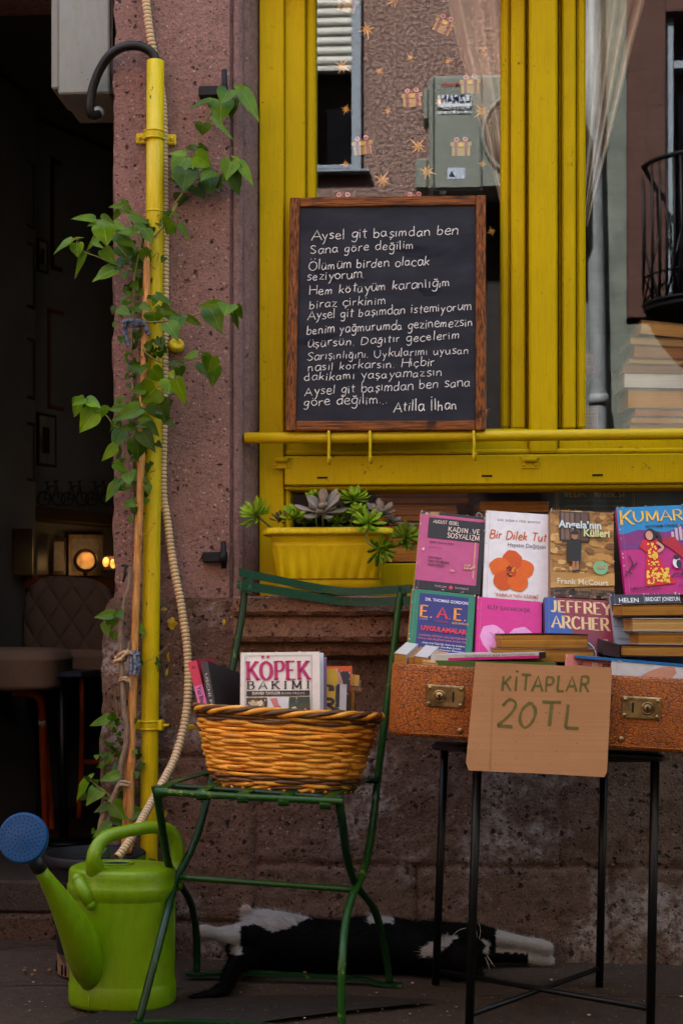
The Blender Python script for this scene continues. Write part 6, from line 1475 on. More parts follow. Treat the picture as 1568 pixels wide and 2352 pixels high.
def art_kumar(A, w_, h):
    A.rect(0, h * .70, w_, h, C(20, 132, 190)); A.poly([(0, h * .68), (w_ * .3, h * .74), (w_ * .7, h * .70), (w_, h * .76), (w_, h * .52), (0, h * .52)], C(112, 42, 120)); A.rect(0, h * .58, w_, h * .69, C(128, 34, 112))
    for x, t in ((.78, .70), (.84, .74), (.90, .78), (.95, .72)): A.rect(w_ * x, h * .60, w_ * (x + .04), h * t, C(196, 176, 186))
    A.pen('K', w_ * .03, h * .80, w_ * .23, h * .16, C(240, 190, 60), w=.17, serif=.10, nib=.6); A.pen('UMAR', w_ * .23, h * .825, w_ * .99, h * .12, C(240, 190, 60), w=.17, serif=.10, nib=.6, track=.06); A.sans('GOTHAM TANRI\u00c7ASI', w_ * .40, h * .755, w_ * .99, h * .03, C(20, 20, 40), .015)
    x = w_ * .46; R1 = C(206, 20, 44); A.poly([(x - w_ * .16, h * .10), (x + w_ * .30, h * .12), (x + w_ * .12, h * .36), (x + w_ * .07, h * .50), (x - w_ * .08, h * .50), (x - w_ * .11, h * .34)], R1); A.poly([(x - w_ * .09, h * .48), (x + w_ * .09, h * .48), (x + w_ * .10, h * .62), (x - w_ * .12, h * .62), (x - w_ * .18, h * .54)], R1)
    A.poly([(x + w_ * .08, h * .62), (x + w_ * .36, h * .64), (w_ * .99, h * .44), (w_ * .96, h * .36), (x + w_ * .30, h * .50)], C(176, 14, 44)); A.spots(x - w_ * .13, h * .12, x + w_ * .22, h * .30, 60, .0034, (C(244, 204, 70),), 3); A.spots(x - w_ * .08, h * .32, x + w_ * .08, h * .58, 36, .003, (C(244, 204, 70),), 6)
    A.disc(x - w_ * .0, h * .67, w_ * .085, w_ * .10, C(24, 16, 24), 16); A.disc(x - w_ * .02, h * .66, w_ * .055, w_ * .075, C(210, 150, 126), 16); A.line([(x + w_ * .04, h * .70), (x + w_ * .12, h * .66), (x + w_ * .14, h * .58)], .008, C(24, 16, 24), True); A.line([(x + w_ * .08, h * .58), (x + w_ * .16, h * .52), (x + w_ * .08, h * .47)], .006, C(210, 150, 126), True)
    for q in ([(.02, .22), (.14, .34), (.10, .44)], [(.10, .30), (.22, .36)], [(.03, .27), (.12, .24)], [(1, .16), (.78, .22), (.70, .18)], [(.85, .2), (.92, .30)]): A.line([(w_ * a, h * b) for a, b in q], .003, C(60, 10, 50), True)
    A.disc(w_ * .80, h * .34, w_ * .06, w_ * .085, C(226, 226, 226), 14); A.disc(w_ * .83, h * .325, w_ * .04, w_ * .07, C(40, 36, 48), 12); A.disc(w_ * .80, h * .40, w_ * .045, w_ * .04, C(30, 28, 40), 12)
    A.sans('AMANDA LEES', w_ * .06, h * .055, w_ * .52, h * .034, C(40, 10, 40), .012); A.sans('ARTEMIS', w_ * .78, h * .07, w_ * .97, h * .028, C(40, 10, 40), .01)
book('magenta and blue paperback with a drawn woman in red dress', GS, [(1434, 1168), (1588, 1160), (1417, 1369), (1570, 1364)], (3.15, 3.215), .02, C(186, 26, 120), art=art_kumar)
def art_eae(A, w_, h):
    A.rect(w_ * .12, 0, w_ * .895, h * .955, C(34, 34, 108)); O = C(236, 152, 60); Rd = C(214, 44, 60)
    A.sans('DR. THOMAS GORDON', w_ * .22, h * .865, w_ * .89, h * .038, C(220, 220, 230), .012); A.pen('E.', w_ * .15, h * .66, w_ * .37, h * .14, O, w=.2, serif=.12, nib=.5); A.pen('A.', w_ * .42, h * .66, w_ * .66, h * .14, Rd, w=.2, serif=.12, nib=.5); A.pen('E.', w_ * .68, h * .66, w_ * .90, h * .14, O, w=.2, serif=.12, nib=.5)
    A.sans('ETK\u0130L\u0130', w_ * .15, h * .62, w_ * .28, h * .022, C(150, 150, 200)); A.sans('ANABABA', w_ * .38, h * .61, w_ * .60, h * .022, C(170, 50, 80)); A.sans('E\u011e\u0130T\u0130M\u0130NDE', w_ * .66, h * .605, w_ * .92, h * .024, C(230, 180, 110))
    A.sans('UYGULAMALAR', w_ * .18, h * .49, w_ * .90, h * .06, Rd, .04)
    for k, (s, x1) in enumerate((('ANABABA E\u011e\u0130T\u0130M\u0130, A\u0130LE \u0130LET\u0130\u015e\u0130M\u0130N\u0130', .90), ('K\u00d6KL\u00dc B\u0130R B\u0130\u00c7\u0130MDE NASIL D\u00dcZELT\u0130R!', .90))): A.sans(s, w_ * .15, h * (.42 - k * .04), w_ * x1, h * .020, C(226, 120, 120))
    for k, s in enumerate(('...Daha \u00c7ok \u0130\u015fbirli\u011fi, Daha Az \u00c7at\u0131\u015fma', '...Daha G\u00fcvenilir, Daha Mutlu \u00c7ocuklar', '...Daha D\u00fcr\u00fcst \u0130leti\u015fim', '...Sorunlara Daha Kal\u0131c\u0131 \u00c7\u00f6z\u00fcm')): A.sans(s, w_ * (.20 + .05 * (k % 3)), h * (.33 - k * .035), w_ * (.88 - .05 * (k % 2)), h * .019, C(220, 220, 224), .01)
book('dark blue paperback with green border and orange spine, lower row', GS, low((957, 1349), (1108, 1374), (929, 1498), (1073, 1508), .28), (3.07, 3.15), .022, C(24, 118, 84), spine=C(216, 128, 50), art=art_eae)
def art_ask(A, w_, h):
    A.sans('EL\u0130F \u015eAFAK/A\u015eK', w_ * .16, h * .86, w_ * .83, h * .045, C(70, 6, 40), .012); P1, P2 = C(222, 150, 196), C(196, 120, 176)
    for cx, rt in ((.28, .5), (.66, -.5)): A.disc(w_ * cx, h * .50, w_ * .20, w_ * .27, P1, 24, rt, .04, 3)
    A.poly([(w_ * .06, h * .50), (w_ * .88, h * .50), (w_ * .62, h * .22), (w_ * .47, h * .10), (w_ * .30, h * .22)], P1)
    for q in ([(.47, .14), (.47, .46)], [(.47, .2), (.28, .52), (.2, .58)], [(.47, .2), (.66, .52), (.74, .58)], [(.4, .32), (.2, .42)], [(.54, .32), (.74, .42)], [(.34, .42), (.34, .6)], [(.6, .42), (.6, .6)]): A.line([(w_ * a, h * b) for a, b in q], .0022, P2, True)
book('bright magenta paperback with pale pink heart shaped leaf', GS, low((1109, 1372), (1259, 1385), (1086, 1508), (1236, 1520), .40), (3.05, 3.145), .018, C(206, 16, 126), art=art_ask)
def art_archer(A, w_, h):
    A.poly([(0, 0), (0, h), (w_ * .16, h), (w_ * .55, h * .3), (w_ * .5, 0)], C(40, 76, 150)); c = C(226, 190, 130)
    A.pen('JEFFREY', w_ * .09, h * .82, w_ * .97, h * .145, c, w=.19, serif=.11, nib=.55, track=.08); A.pen('ARCHER', w_ * .10, h * .62, w_ * .93, h * .15, c, w=.19, serif=.11, nib=.55, track=.08)
    A.disc(w_ * .50, h * .32, w_ * .24, w_ * .24, C(24, 24, 30), 28); A.disc(w_ * .50, h * .32, w_ * .225, w_ * .225, C(206, 196, 180), 28); A.disc(w_ * .50, h * .32, w_ * .21, w_ * .21, C(90, 30, 40), 28); A.disc(w_ * .50, h * .34, w_ * .12, w_ * .10, C(150, 130, 110), 18, .3, .2); A.disc(w_ * .52, h * .36, w_ * .06, w_ * .07, C(40, 36, 50), 14, .3, .2)
    for x in (.13, .86):
        A.rect(w_ * (x - .035), h * .12, w_ * (x + .035), h * .50, C(216, 210, 196))
        for k in range(4): A.disc(w_ * x, h * (.17 + .09 * k), w_ * .022, w_ * .022, C(40, 60, 130), 7)
book('blue and dark red paperback with large cream serif author name', GS, low((1262, 1371), (1421, 1384), (1248, 1500), (1408, 1508), .45), (3.03, 3.13), .026, C(130, 22, 42), spine=C(40, 46, 78), art=art_archer)
def art_helen(A, w_, h):
    A.rect(0, h * .80, w_, h, C(24, 24, 28)); A.sans('HELEN', w_ * .12, h * .905, w_ * .40, h * .055, C(226, 224, 220), .01); A.sans('FIELDING', w_ * .04, h * .835, w_ * .34, h * .05, C(226, 224, 220), .01); A.rect(w_ * .48, h * .81, w_ * .486, h * .99, C(150, 150, 150)); A.sans('BRIDGET JONES\u2019UN', w_ * .50, h * .915, w_ * .99, h * .05, C(226, 224, 220), .01)
    for k in range(4): A.line([(0, h * (.62 - .14 * k)), (w_, h * (.56 - .15 * k))], .0015, C(110, 124, 132)); A.line([(w_ * (.2 + .2 * k), 0), (w_ * (.26 + .2 * k), h * .8)], .0015, C(110, 124, 132))
book('grey blue paperback with black title band, behind the tall stack', GS, low((1421, 1370), (1584, 1364), (1408, 1500), (1570, 1500), .45), (3.01, 3.11), .018, C(142, 156, 166), art=art_helen)
DK, WH2, OLV = C(60, 40, 44), C(200, 196, 188), C(96, 80, 56)
flatbook('thick tan paged book lying open-edged on top of the short pile', GS, 1149, 1352, 1456, 1490, 2.99, .13, C(64, 40, 48), PG_TAN, .004, 0, lift=.002)
flatbook('wide tan paged book at the bottom of the short pile', GS, 1131, 1366, 1489, 1520, 2.985, .14, C(150, 110, 66), PG_TAN, .006, .05)
flatbook('upper tan paged book of the tall pile, its dark cover curling', GS, 1428, 1640, 1388, 1416, 2.98, .13, C(70, 52, 44), PG_TAN, -.012, 0, lift=.0015)
flatbook('second book from the top of the tall pile, cream pages', GS, 1452, 1650, 1420, 1450, 2.97, .13, C(206, 198, 184), PG_CREAM, .004, 0)
flatbook('third book of the tall pile with a white cover line below', GS, 1465, 1650, 1453, 1480, 2.975, .13, WH2, PG_TAN, .008, -.03)
flatbook('lowest book of the tall pile, its dark brown spine end showing', GS, 1424, 1650, 1481, 1508, 2.96, .14, C(52, 30, 30), PG_TAN, .012, 0)
m_ = MB(); m_.slab([Pd(1386, 1472, 2.965), Pd(1423, 1481, 2.957), Pd(1423, 1511, 2.957), Pd(1384, 1504, 2.965)], (.0, .12, .004), C(44, 26, 26)); tag(m_.build('book'), 'small dark spined book pushed against the tall pile', 'book', GS)
# pieces standing and lying along the front edge of the case
def art_w(A, w_, h): A.rect(w_ * .15, 0, w_ * .95, h * .45, C(206, 30, 120)); A.rect(w_ * .94, 0, w_, h, INK); A.sans('BAMBA\u015eKA B\u0130R MOT\u0130VASYON', w_ * .30, h * .5, w_ * .90, h * .32, C(110, 120, 130))
flatbook('thin white magazine with pink stripe and black end, across the front edge', GS, 989, 1253, 1505, 1519, 2.955, .16, WH2, None, -.028, 0, True, art=art_w, name='magazine', cat='magazine')
flatbook('green spined magazine lying just behind the cardboard sign', GS, 1001, 1276, 1517, 1532, 2.945, .10, C(80, 104, 44), None, .02, 0, True, name='magazine', cat='magazine')
for lab, q, dp, cv_, pg in (('small plastic covered book standing at the suitcase end, tallest of the three', ((905, 1500), (933, 1504), (905, 1540), (933, 1542)), 2.955, WH2, PG_TAN), ('short tan book wedged between the two plastic covered ones', ((938, 1510), (950, 1511), (938, 1545), (950, 1546)), 2.957, C(160, 110, 60), PG_TAN), ('second plastic covered book with tan edge near the suitcase end', ((951, 1507), (981, 1511), (951, 1545), (981, 1547)), 2.95, WH2, PG_TAN), ('torn pale book page ends poking up beside the plastic covered books', ((969, 1519), (1004, 1524), (969, 1550), (1004, 1552)), 2.94, C(196, 150, 100), PG_CREAM)):
    a, b, c_, e = [Pd(x, y, dp) for x, y in q]; t = thing('book', (c_ + e) / 2, lab, 'book', GS); m_ = MB(); bk_ = Vector((.022, .10, .020 if 'plastic' in lab else .008))
    m_.add([a, b, b + bk_, a + bk_], [(0, 1, 2, 3)], cv_); m_.add([a, a + bk_, c_ + bk_, c_], [(0, 1, 2, 3)], cv_); m_.add([b, e, e + bk_, b + bk_], [(0, 1, 2, 3)], cv_); m_.build('cover', t)
    m_ = MB(); s = Vector((0, .0006, -.0006)); m_.add([a + s, c_ + s, e + s, b + s, a + s + bk_, c_ + s + bk_, e + s + bk_, b + s + bk_], [(0, 1, 2, 3), (0, 3, 7, 4), (4, 7, 6, 5), (0, 4, 5, 1), (3, 2, 6, 7)], pg); m_.build('page_block', t)
def art_sal(A, w_, h):
    A.sans('YAZAR', w_ * .60, h * .92, w_ * .60 + h * .5, w_ * .10, INK, .02, 0, rad(-90)) if False else None
    for s, x, c in (('YA', .34, INK), ('S\u00d6', .66, C(230, 226, 222)), ('\u0130L', .90, INK)): A.sans(s, w_ * (x - .08), h * .86, w_ * (x - .08) + h * .10, w_ * .12, c, .03, 0, rad(-90))
book('salmon pink magazine with sideways letters, standing beside the sign', GS, ((1298, 1502), (1402, 1512), (1296, 1600), (1400, 1610)), (2.93, 2.945), .004, C(214, 128, 116), art=art_sal, name='magazine', cat='magazine')
def art_hand(A, w_, h):
    A.disc(w_ * .52, h * .74, w_ * .26, h * .17, C(196, 140, 116), 22, .5, .05); A.disc(w_ * .40, h * .60, w_ * .10, h * .05, C(206, 152, 128), 16, .4); A.disc(w_ * .60, h * .60, w_ * .10, h * .05, C(206, 152, 128), 16, .6)
    for x in (.42, .50, .58): A.disc(w_ * x, h * .585, w_ * .02, h * .015, C(236, 222, 214), 10)
book('white photo magazine with fingers on it, standing at the case front', GS, ((1402, 1516), (1600, 1537), (1398, 1640), (1596, 1660)), (2.915, 2.925), .004, C(198, 196, 194), art=art_hand, name='magazine', cat='magazine')
flatbook('magazine with a bright blue cover edge lying over the white one', GS, 1320, 1600, 1505, 1511, 2.925, .12, C(24, 110, 176), None, .085, 0, True, name='magazine', cat='magazine')

# ------------------------------------------------------------------ cat
def fused(mb, voxel, smooth):
    """the shapes of mb fused into one continuous skin"""
    me = bpy.data.meshes.new('skin'); me.from_pydata([tuple(v) for v in mb.v], [], mb.f); o = bpy.data.objects.new('skin', me); link(o)
    r = o.modifiers.new('r', 'REMESH'); r.mode = 'VOXEL'; r.voxel_size = voxel
    s = o.modifiers.new('s', 'SMOOTH'); s.iterations = smooth; s.factor = .5
    dg = bpy.context.evaluated_depsgraph_get(); ev = o.evaluated_get(dg); m2 = ev.to_mesh()
    vs = [v.co.copy() for v in m2.vertices]; fs = [tuple(p.vertices) for p in m2.polygons]; ns = [v.normal.copy() for v in m2.vertices]
    ev.to_mesh_clear(); bpy.data.objects.remove(o); bpy.data.meshes.remove(me); return vs, fs, ns
def proj(p):
    d = p - CAM; k = d.dot(_A); return PX0 + FPX * d.dot(_R) / k, PY0 - FPX * d.z / k, k
SKIN = MB()
def limb(pts, n=12):
    q = [Pd(x, y, d) for x, y, r_, d in pts]; rr = [r_ * d / FPX for x, y, r_, d in pts]; qq = crom(q, 5); N = len(pts)
    r2 = []
    for i in range(N - 1): r2 += [rr[i] + (rr[i + 1] - rr[i]) * s / 5 for s in range(5)]
    r2.append(rr[-1]); SKIN.tube(qq, r2, IRON, n)
    for p, r_ in ((q[0], rr[0]), (q[-1], rr[-1])): SKIN.ball(p, r_, IRON, 12, 8)
limb([(566, 2172, 50, 3.50), (620, 2160, 68, 3.50), (690, 2170, 65, 3.50), (770, 2176, 60, 3.50), (850, 2170, 66, 3.50), (930, 2176, 62, 3.49), (1000, 2192, 50, 3.45)], 20)
SKIN.ball(Pd(1056, 2202, 3.41), (.054, .050, .050), IRON, 18, 12); SKIN.ball(Pd(1098, 2182, 3.41), (.025, .026, .024), IRON, 14, 9); SKIN.ball(Pd(1112, 2172, 3.42), (.013, .014, .013), IRON, 12, 8)
for ex, ey, tx, ty in ((1090, 2228, 1114, 2250), (1052, 2236, 1062, 2262)):
    a, b = Pd(ex, ey, 3.39), Pd(tx, ty, 3.37); b.z = max(b.z, .006); SKIN.tube([a, (a + b) / 2, b], [.016, .011, .003], IRON, 8)
limb([(975, 2150, 36, 3.50), (1084, 2146, 24, 3.53), (1140, 2154, 19, 3.53), (1200, 2166, 15, 3.53), (1240, 2174, 18, 3.53), (1258, 2179, 15, 3.53)])
limb([(1000, 2192, 32, 3.49), (1120, 2194, 19, 3.53), (1200, 2199, 15, 3.53), (1240, 2205, 16, 3.535), (1262, 2209, 13, 3.535)])
for x, y, d in ((1262, 2168, 3.52), (1266, 2178, 3.52), (1262, 2187, 3.525), (1268, 2204, 3.53), (1270, 2212, 3.53)): SKIN.ball(Pd(x, y, d), .0066, IRON, 8, 6)
limb([(590, 2150, 46, 3.48), (535, 2150, 26, 3.46), (495, 2146, 15, 3.45), (472, 2141, 18, 3.44), (464, 2140, 15, 3.44)])
for x, y in ((462, 2130), (456, 2138), (458, 2147), (466, 2153)): SKIN.ball(Pd(x, y, 3.435), .0065, IRON, 8, 6)
limb([(610, 2120, 32, 3.52), (574, 2106, 18, 3.52), (565, 2092, 14, 3.51)])
for x, y in ((560, 2084), (567, 2082), (574, 2087)): SKIN.ball(Pd(x, y, 3.505), .0058, IRON, 8, 6)
limb([(575, 2178, 24, 3.46), (550, 2182, 12, 3.45), (541, 2186, 9, 3.45)])
limb([(580, 2200, 30, 3.46), (545, 2213, 20, 3.40), (527, 2242, 18, 3.30), (517, 2268, 18, 3.25), (492, 2282, 14, 3.215), (458, 2289, 9, 3.21), (437, 2291, 6, 3.21)])
cvs, cfs, cns = fused(SKIN, .0048, 5)
def inpoly(x, y, q):
    c = False; j = len(q) - 1
    for i in range(len(q)):
        if (q[i][1] > y) != (q[j][1] > y) and x < (q[j][0] - q[i][0]) * (y - q[i][1]) / (q[j][1] - q[i][1]) + q[i][0]: c = not c
        j = i
    return c
W1 = [(546, 2142), (548, 2112), (575, 2085), (690, 2085), (718, 2106), (690, 2119), (665, 2132), (632, 2144), (606, 2130), (575, 2122), (556, 2130)]
W2 = [(965, 2196), (974, 2176), (1000, 2158), (1046, 2148), (1056, 2156), (1040, 2164), (1022, 2176), (1008, 2200)]
W3 = [(1094, 2150), (1112, 2152), (1130, 2168), (1126, 2200), (1112, 2190), (1116, 2172), (1104, 2160)]
def catcol(p):
    x, y, d = proj(p); j = 5 * mnoise.noise(p * 90); x += j; y += j
    wh = inpoly(x, y, W1) or inpoly(x, y, W2) or (inpoly(x, y, W3) and d < 3.47) or (x < 552 and y < 2170) or (x < 600 and y < 2110) or (846 < x < 904 and y < 2122) or (x > 1140 and y < 2190) or (x > 1214) or (530 < x < 556 and 2172 < y < 2194)
    if wh:
        pinkpad = (x < 470 and 2132 < y < 2152) or (x < 575 and y < 2094 and x > 560)
        return (.42, .30, .26) if pinkpad else (.37, .345, .32)
    return (.0022, .002, .0022)
FUR = leafmat('cat_fur', (1, 1, 1), (.86, .84, .82), None, .0, .6); FUR.node_tree.nodes['Principled BSDF'].inputs['Specular IOR Level'].default_value = .06
cat = thing('cat', Pd(760, 2235, 3.46), 'black and white cat sleeping stretched out on the ground along the wall', 'cat')
m_ = MB(); tones = [catcol(p) for p in cvs]; m_.add(cvs, cfs, FUR, True); m_.tone = tones; m_.build('body', cat)
fm = MB(); rng = random.Random(8)
for i in range(0, 30000):
    k = rng.randrange(len(cvs)); p, n_ = cvs[k], cns[k]
    if n_.y > .5: continue
    x, y, d = proj(p)
    flow = Vector((-1, 0, -.25)) if x < 980 else Vector((-.6, 0, -.3))
    if x < 560 and y > 2190: flow = Vector((-.4, -.6, -.5))
    ln = rng.uniform(.008, .021) * (1 if 560 < x < 1030 else .5); t = (n_ * .55 + flow * .6 + Vector((rng.uniform(-.3, .3), rng.uniform(-.3, .3), rng.uniform(-.2, .35)))).normalized(); s = t.cross(n_).normalized() * .00055
    c = tones[k]; g_ = rng.uniform(.8, 1.3); fm.t = tuple(min(1, v * g_ + (.0012 if c[0] < .05 else 0)) for v in c); fm.add([p - s, p + s, p + t * ln], [(0, 1, 2)], FUR)
fm.build('fur', cat)
m_ = MB(); wk = M('whisker', (.75, .73, .70), .4, .1)
for a, b, c in (((1092, 2158), (1084, 2142), (1078, 2128)), ((1096, 2156), (1094, 2138), (1090, 2120)), ((1100, 2158), (1103, 2140), (1100, 2122)), ((1118, 2196), (1126, 2208), (1136, 2222)), ((1114, 2200), (1120, 2214), (1124, 2228)), ((1040, 2150), (1052, 2138), (1070, 2132))):
    m_.tube(crom([Pd(*a, 3.385), Pd(*b, 3.375), Pd(*c, 3.375)], 4), .00035, wk, 4)
m_.build('whiskers', cat)

# ------------------------------------------------------------------ watering can, black pot
LIME = paint('lime_plastic', S(112, 148, 2), S(82, 100, 20), (14, 14, 3), .22, .36, .66, S(70, 84, 14), .4); BLUE = M('blue_plastic', S(0, 66, 112), .4, .08, 6, .06, 200, spec=.28)
wc = thing('watering_can', Pd(281, 2330, 3.17), 'lime green plastic watering can with a round blue rose', 'watering can')
cc = Pd(281, 2330, 3.185); cc.z = 0
HX, HY = .1145, .088; qz = Matrix.Rotation(rad(-8), 3, 'Z')
def oval(s, z, n=56, sx=1.0): 
    out = []
    for i in range(n):
        a = 2 * math.pi * i / n; c, s_ = math.cos(a), math.sin(a); e = .82
        p = qz @ Vector((HX * s * sx * math.copysign(abs(c) ** e, c), HY * s * math.copysign(abs(s_) ** e, s_), 0)); out.append(cc + p + Vector((0, 0, z)))
    return out
zr = lambda row: .82 - (row - PY0) / FPX * 3.10
m_ = MB(); m_.loft([oval(.90, .0), oval(.975, .003), oval(1.0, .012), oval(1.0, zr(2279)), oval(.988, zr(2275)), oval(.982, zr(2268)), oval(.985, zr(2180)), oval(.992, zr(2078)), oval(.993, zr(2073)), oval(1.022, zr(2069)), oval(1.024, zr(2050)), oval(1.018, zr(2044)), oval(1.0, zr(2041)), oval(.998, zr(2024)), oval(.985, zr(2012)), oval(.955, zr(2006)), oval(.90, zr(2003.5)), oval(.6, zr(2002)), oval(.02, zr(2001))], LIME, True, (True, True)); m_.build('body', wc)
zt_ = zr(2001)
m_ = MB(); oc = Pd(268, 1982, 3.19); m_.lathe([(.036, 0), (.038, .004), (.034, .005), (.032, .001)], LIME, (oc.x, oc.y, zt_ - .001), n=28, sx=1.0, sy=.72, cap=False); m_.lathe([(.033, 0), (.0005, .0004)], BLK, (oc.x, oc.y, zt_ + .0008), n=28, sx=1.0, sy=.72, cap=False); m_.build('opening', wc)
hp = [(224, 2046, 3.165, .022), (218, 2000, 3.125, .020), (215, 1972, 3.11, .0155), (224, 1944, 3.12, .0148), (246, 1922, 3.135, .0145), (290, 1910, 3.16, .0135), (345, 1901, 3.19, .0135), (380, 1905, 3.215, .0145), (401, 1925, 3.23, .0155), (408, 1956, 3.235, .0155), (404, 1990, 3.235, .017), (398, 2040, 3.21, .02)]
q = crom([Pd(a, b, c) for a, b, c, d in hp], 6); r2 = []
for i in range(len(hp) - 1): r2 += [hp[i][3] + (hp[i + 1][3] - hp[i][3]) * s / 6 for s in range(6)]
m_ = MB(); m_.tube(q, r2 + [hp[-1][3]], LIME, 18); m_.build('handle', wc)
sp_ = [(88, 1991, 2.955, 13.5, 1), (104, 2016, 2.97, 17, 1), (126, 2050, 2.99, 23, 1.02), (150, 2092, 3.02, 31, 1.08), (172, 2135, 3.05, 38, 1.15), (190, 2180, 3.085, 42, 1.2), (203, 2222, 3.115, 38, 1.2), (212, 2262, 3.14, 22, 1.2)]
cs = [Pd(a, b, c) for a, b, c, d, e in sp_]; rings = []
for i, c in enumerate(cs):
    t = (cs[min(i + 1, len(cs) - 1)] - cs[max(i - 1, 0)]).normalized(); u = t.cross(Vector((0, 1, 0))).normalized(); v = t.cross(u).normalized(); r_ = sp_[i][3] * sp_[i][2] / FPX
    rings.append([c + u * (math.cos(a) * r_) + v * (math.sin(a) * r_ * sp_[i][4]) for a in [2 * math.pi * k / 28 for k in range(28)]])
m_ = MB(); m_.loft(rings, LIME, True, (True, True)); m_.build('spout', wc)
m_ = MB(); q = [r_[20].lerp(r_[21], .5) for r_ in rings[:6]]; m_.tube(crom(q, 5), .0009, LIME, 6); m_.build('mould_seam', wc)
m_ = MB(); q = [Pd(203, 2290, 3.099), Pd(203, 2310, 3.096), Pd(203, 2326, 3.096)]; m_.tube(q, .0008, LIME, 6); m_.build('mould_seam', wc)
m_ = MB(); a, b = Pd(179, 2020, 3.115), Pd(207, 2078, 3.105); m_.tube([a, a.lerp(b, .5), b], [.0135, .0145, .012], LIME, 16); m_.ball(a, .0135, LIME, 16, 10); m_.ball(b, (.0122, .012, .0122), LIME, 16, 10); m_.build('handle_boss', wc)
rc = Pd(51, 1925, 2.90); nrm = (CAM - rc).normalized(); nrm = (nrm + Vector((-.30, 0, .06))).normalized(); ba = Pd(91, 1996, 2.958)
m_ = MB(); m_.tube([Pd(78, 1972, 2.94), ba], [.0150, .0158], M('black_collar', S(20, 20, 22), .5, .2, 30), 18); m_.build('collar', wc)
m_ = MB(); m_.lathe([(.016, -.045), (.030, -.026), (.0475, -.016), (.0500, -.012), (.0500, -.003), (.0485, .0), (.0475, .0008), (.044, .0004), (.024, .0028), (.0005, .0036)], BLUE, rc, nrm, 44)
hol = MB(); qn = Vector((0, 0, 1)).rotation_difference(nrm)
for ring, cnt in ((.006, 5), (.0135, 10), (.021, 15), (.0285, 20), (.036, 26), (.0425, 30)):
    for k in range(cnt):
        a = 2 * math.pi * (k + .3 * ring * 100) / cnt; hgt = .0040 - .0034 * (ring / .0425) ** 1.5; m_.lathe([(.0013, 0), (.0013, .0008)], BLK, rc + qn @ Vector((math.cos(a) * ring, math.sin(a) * ring, hgt - .0004)), nrm, 6)
m_.build('rose', wc)
POT = M('black_pot_plastic', S(22, 23, 24), .55, .3, 12, .1, 100, spec=.3, col2=S(12, 13, 14)); DUST = M('dried_mud', S(150, 118, 84), .95, .35, 30, .8, 80, spec=.1, col2=S(60, 50, 42))
pc = Pd(218, 2255, 3.475); pc.z = 0
pot = thing('plant_pot', pc, 'black plastic plant pot with dried mud around its base, behind the watering can', 'plant pot')
m_ = MB(); m_.lathe([(.084, .002), (.086, .03), (.0885, .075), (.104, .235), (.108, .25), (.1085, .255), (.117, .257), (.119, .262), (.119, .278), (.1165, .281), (.111, .280), (.1085, .25), (.102, .235)], POT, pc, n=44, cap=False)
m_.lathe([(.086, .0), (.0868, .004), (.0875, .03), (.0888, .05)], DUST, pc + Vector((0, 0, .002)), n=44, cap=False); m_.build('pot', pot)
m_ = MB()
for k in range(40):
    a = 2 * math.pi * k / 40
    if k % 5 < 3: c = pc + Vector((math.cos(a) * .0885, math.sin(a) * .0885, .017)); m_.lathe([(.0022, -.012), (.0028, 0), (.0022, .012)], BLK, c, n=6)
m_.build('drain_slots', pot)
m_ = MB(); m_.lathe([(.106, .222), (.06, .232), (.001, .236)], SOIL, pc, n=30, cap=False); m_.build('soil', pot)
rng = random.Random(12); m_ = MB(); d0_ = (.5, .6, .45)
for k, (x, y, w_) in enumerate(((340, 2000, 26), (352, 1986, 22), (330, 1978, 26), (362, 2004, 24), (345, 2016, 20), (318, 1990, 22), (372, 1990, 22), (250, 1962, 24), (228, 1958, 20), (300, 2005, 24))):
    a = Pd(x, y, 3.42); leaf(m_, a, a + Vector((rng.uniform(-.02, .02), -.006, rng.uniform(-.004, .02))), w_ * 3.42 / FPX, d0_, rng, Vector((rng.uniform(-.3, .3), -.8, .6)).normalized())
    m_.t = d0_; m_.tube([a, Vector((a.x * .4 + pc.x * .6, a.y * .4 + pc.y * .6, .235))], .0012, LEAF, 5); m_.t = (1, 1, 1)
tag(m_.build('seedling'), 'small dark leafy seedlings growing in the black pot behind the can handle', 'plant')

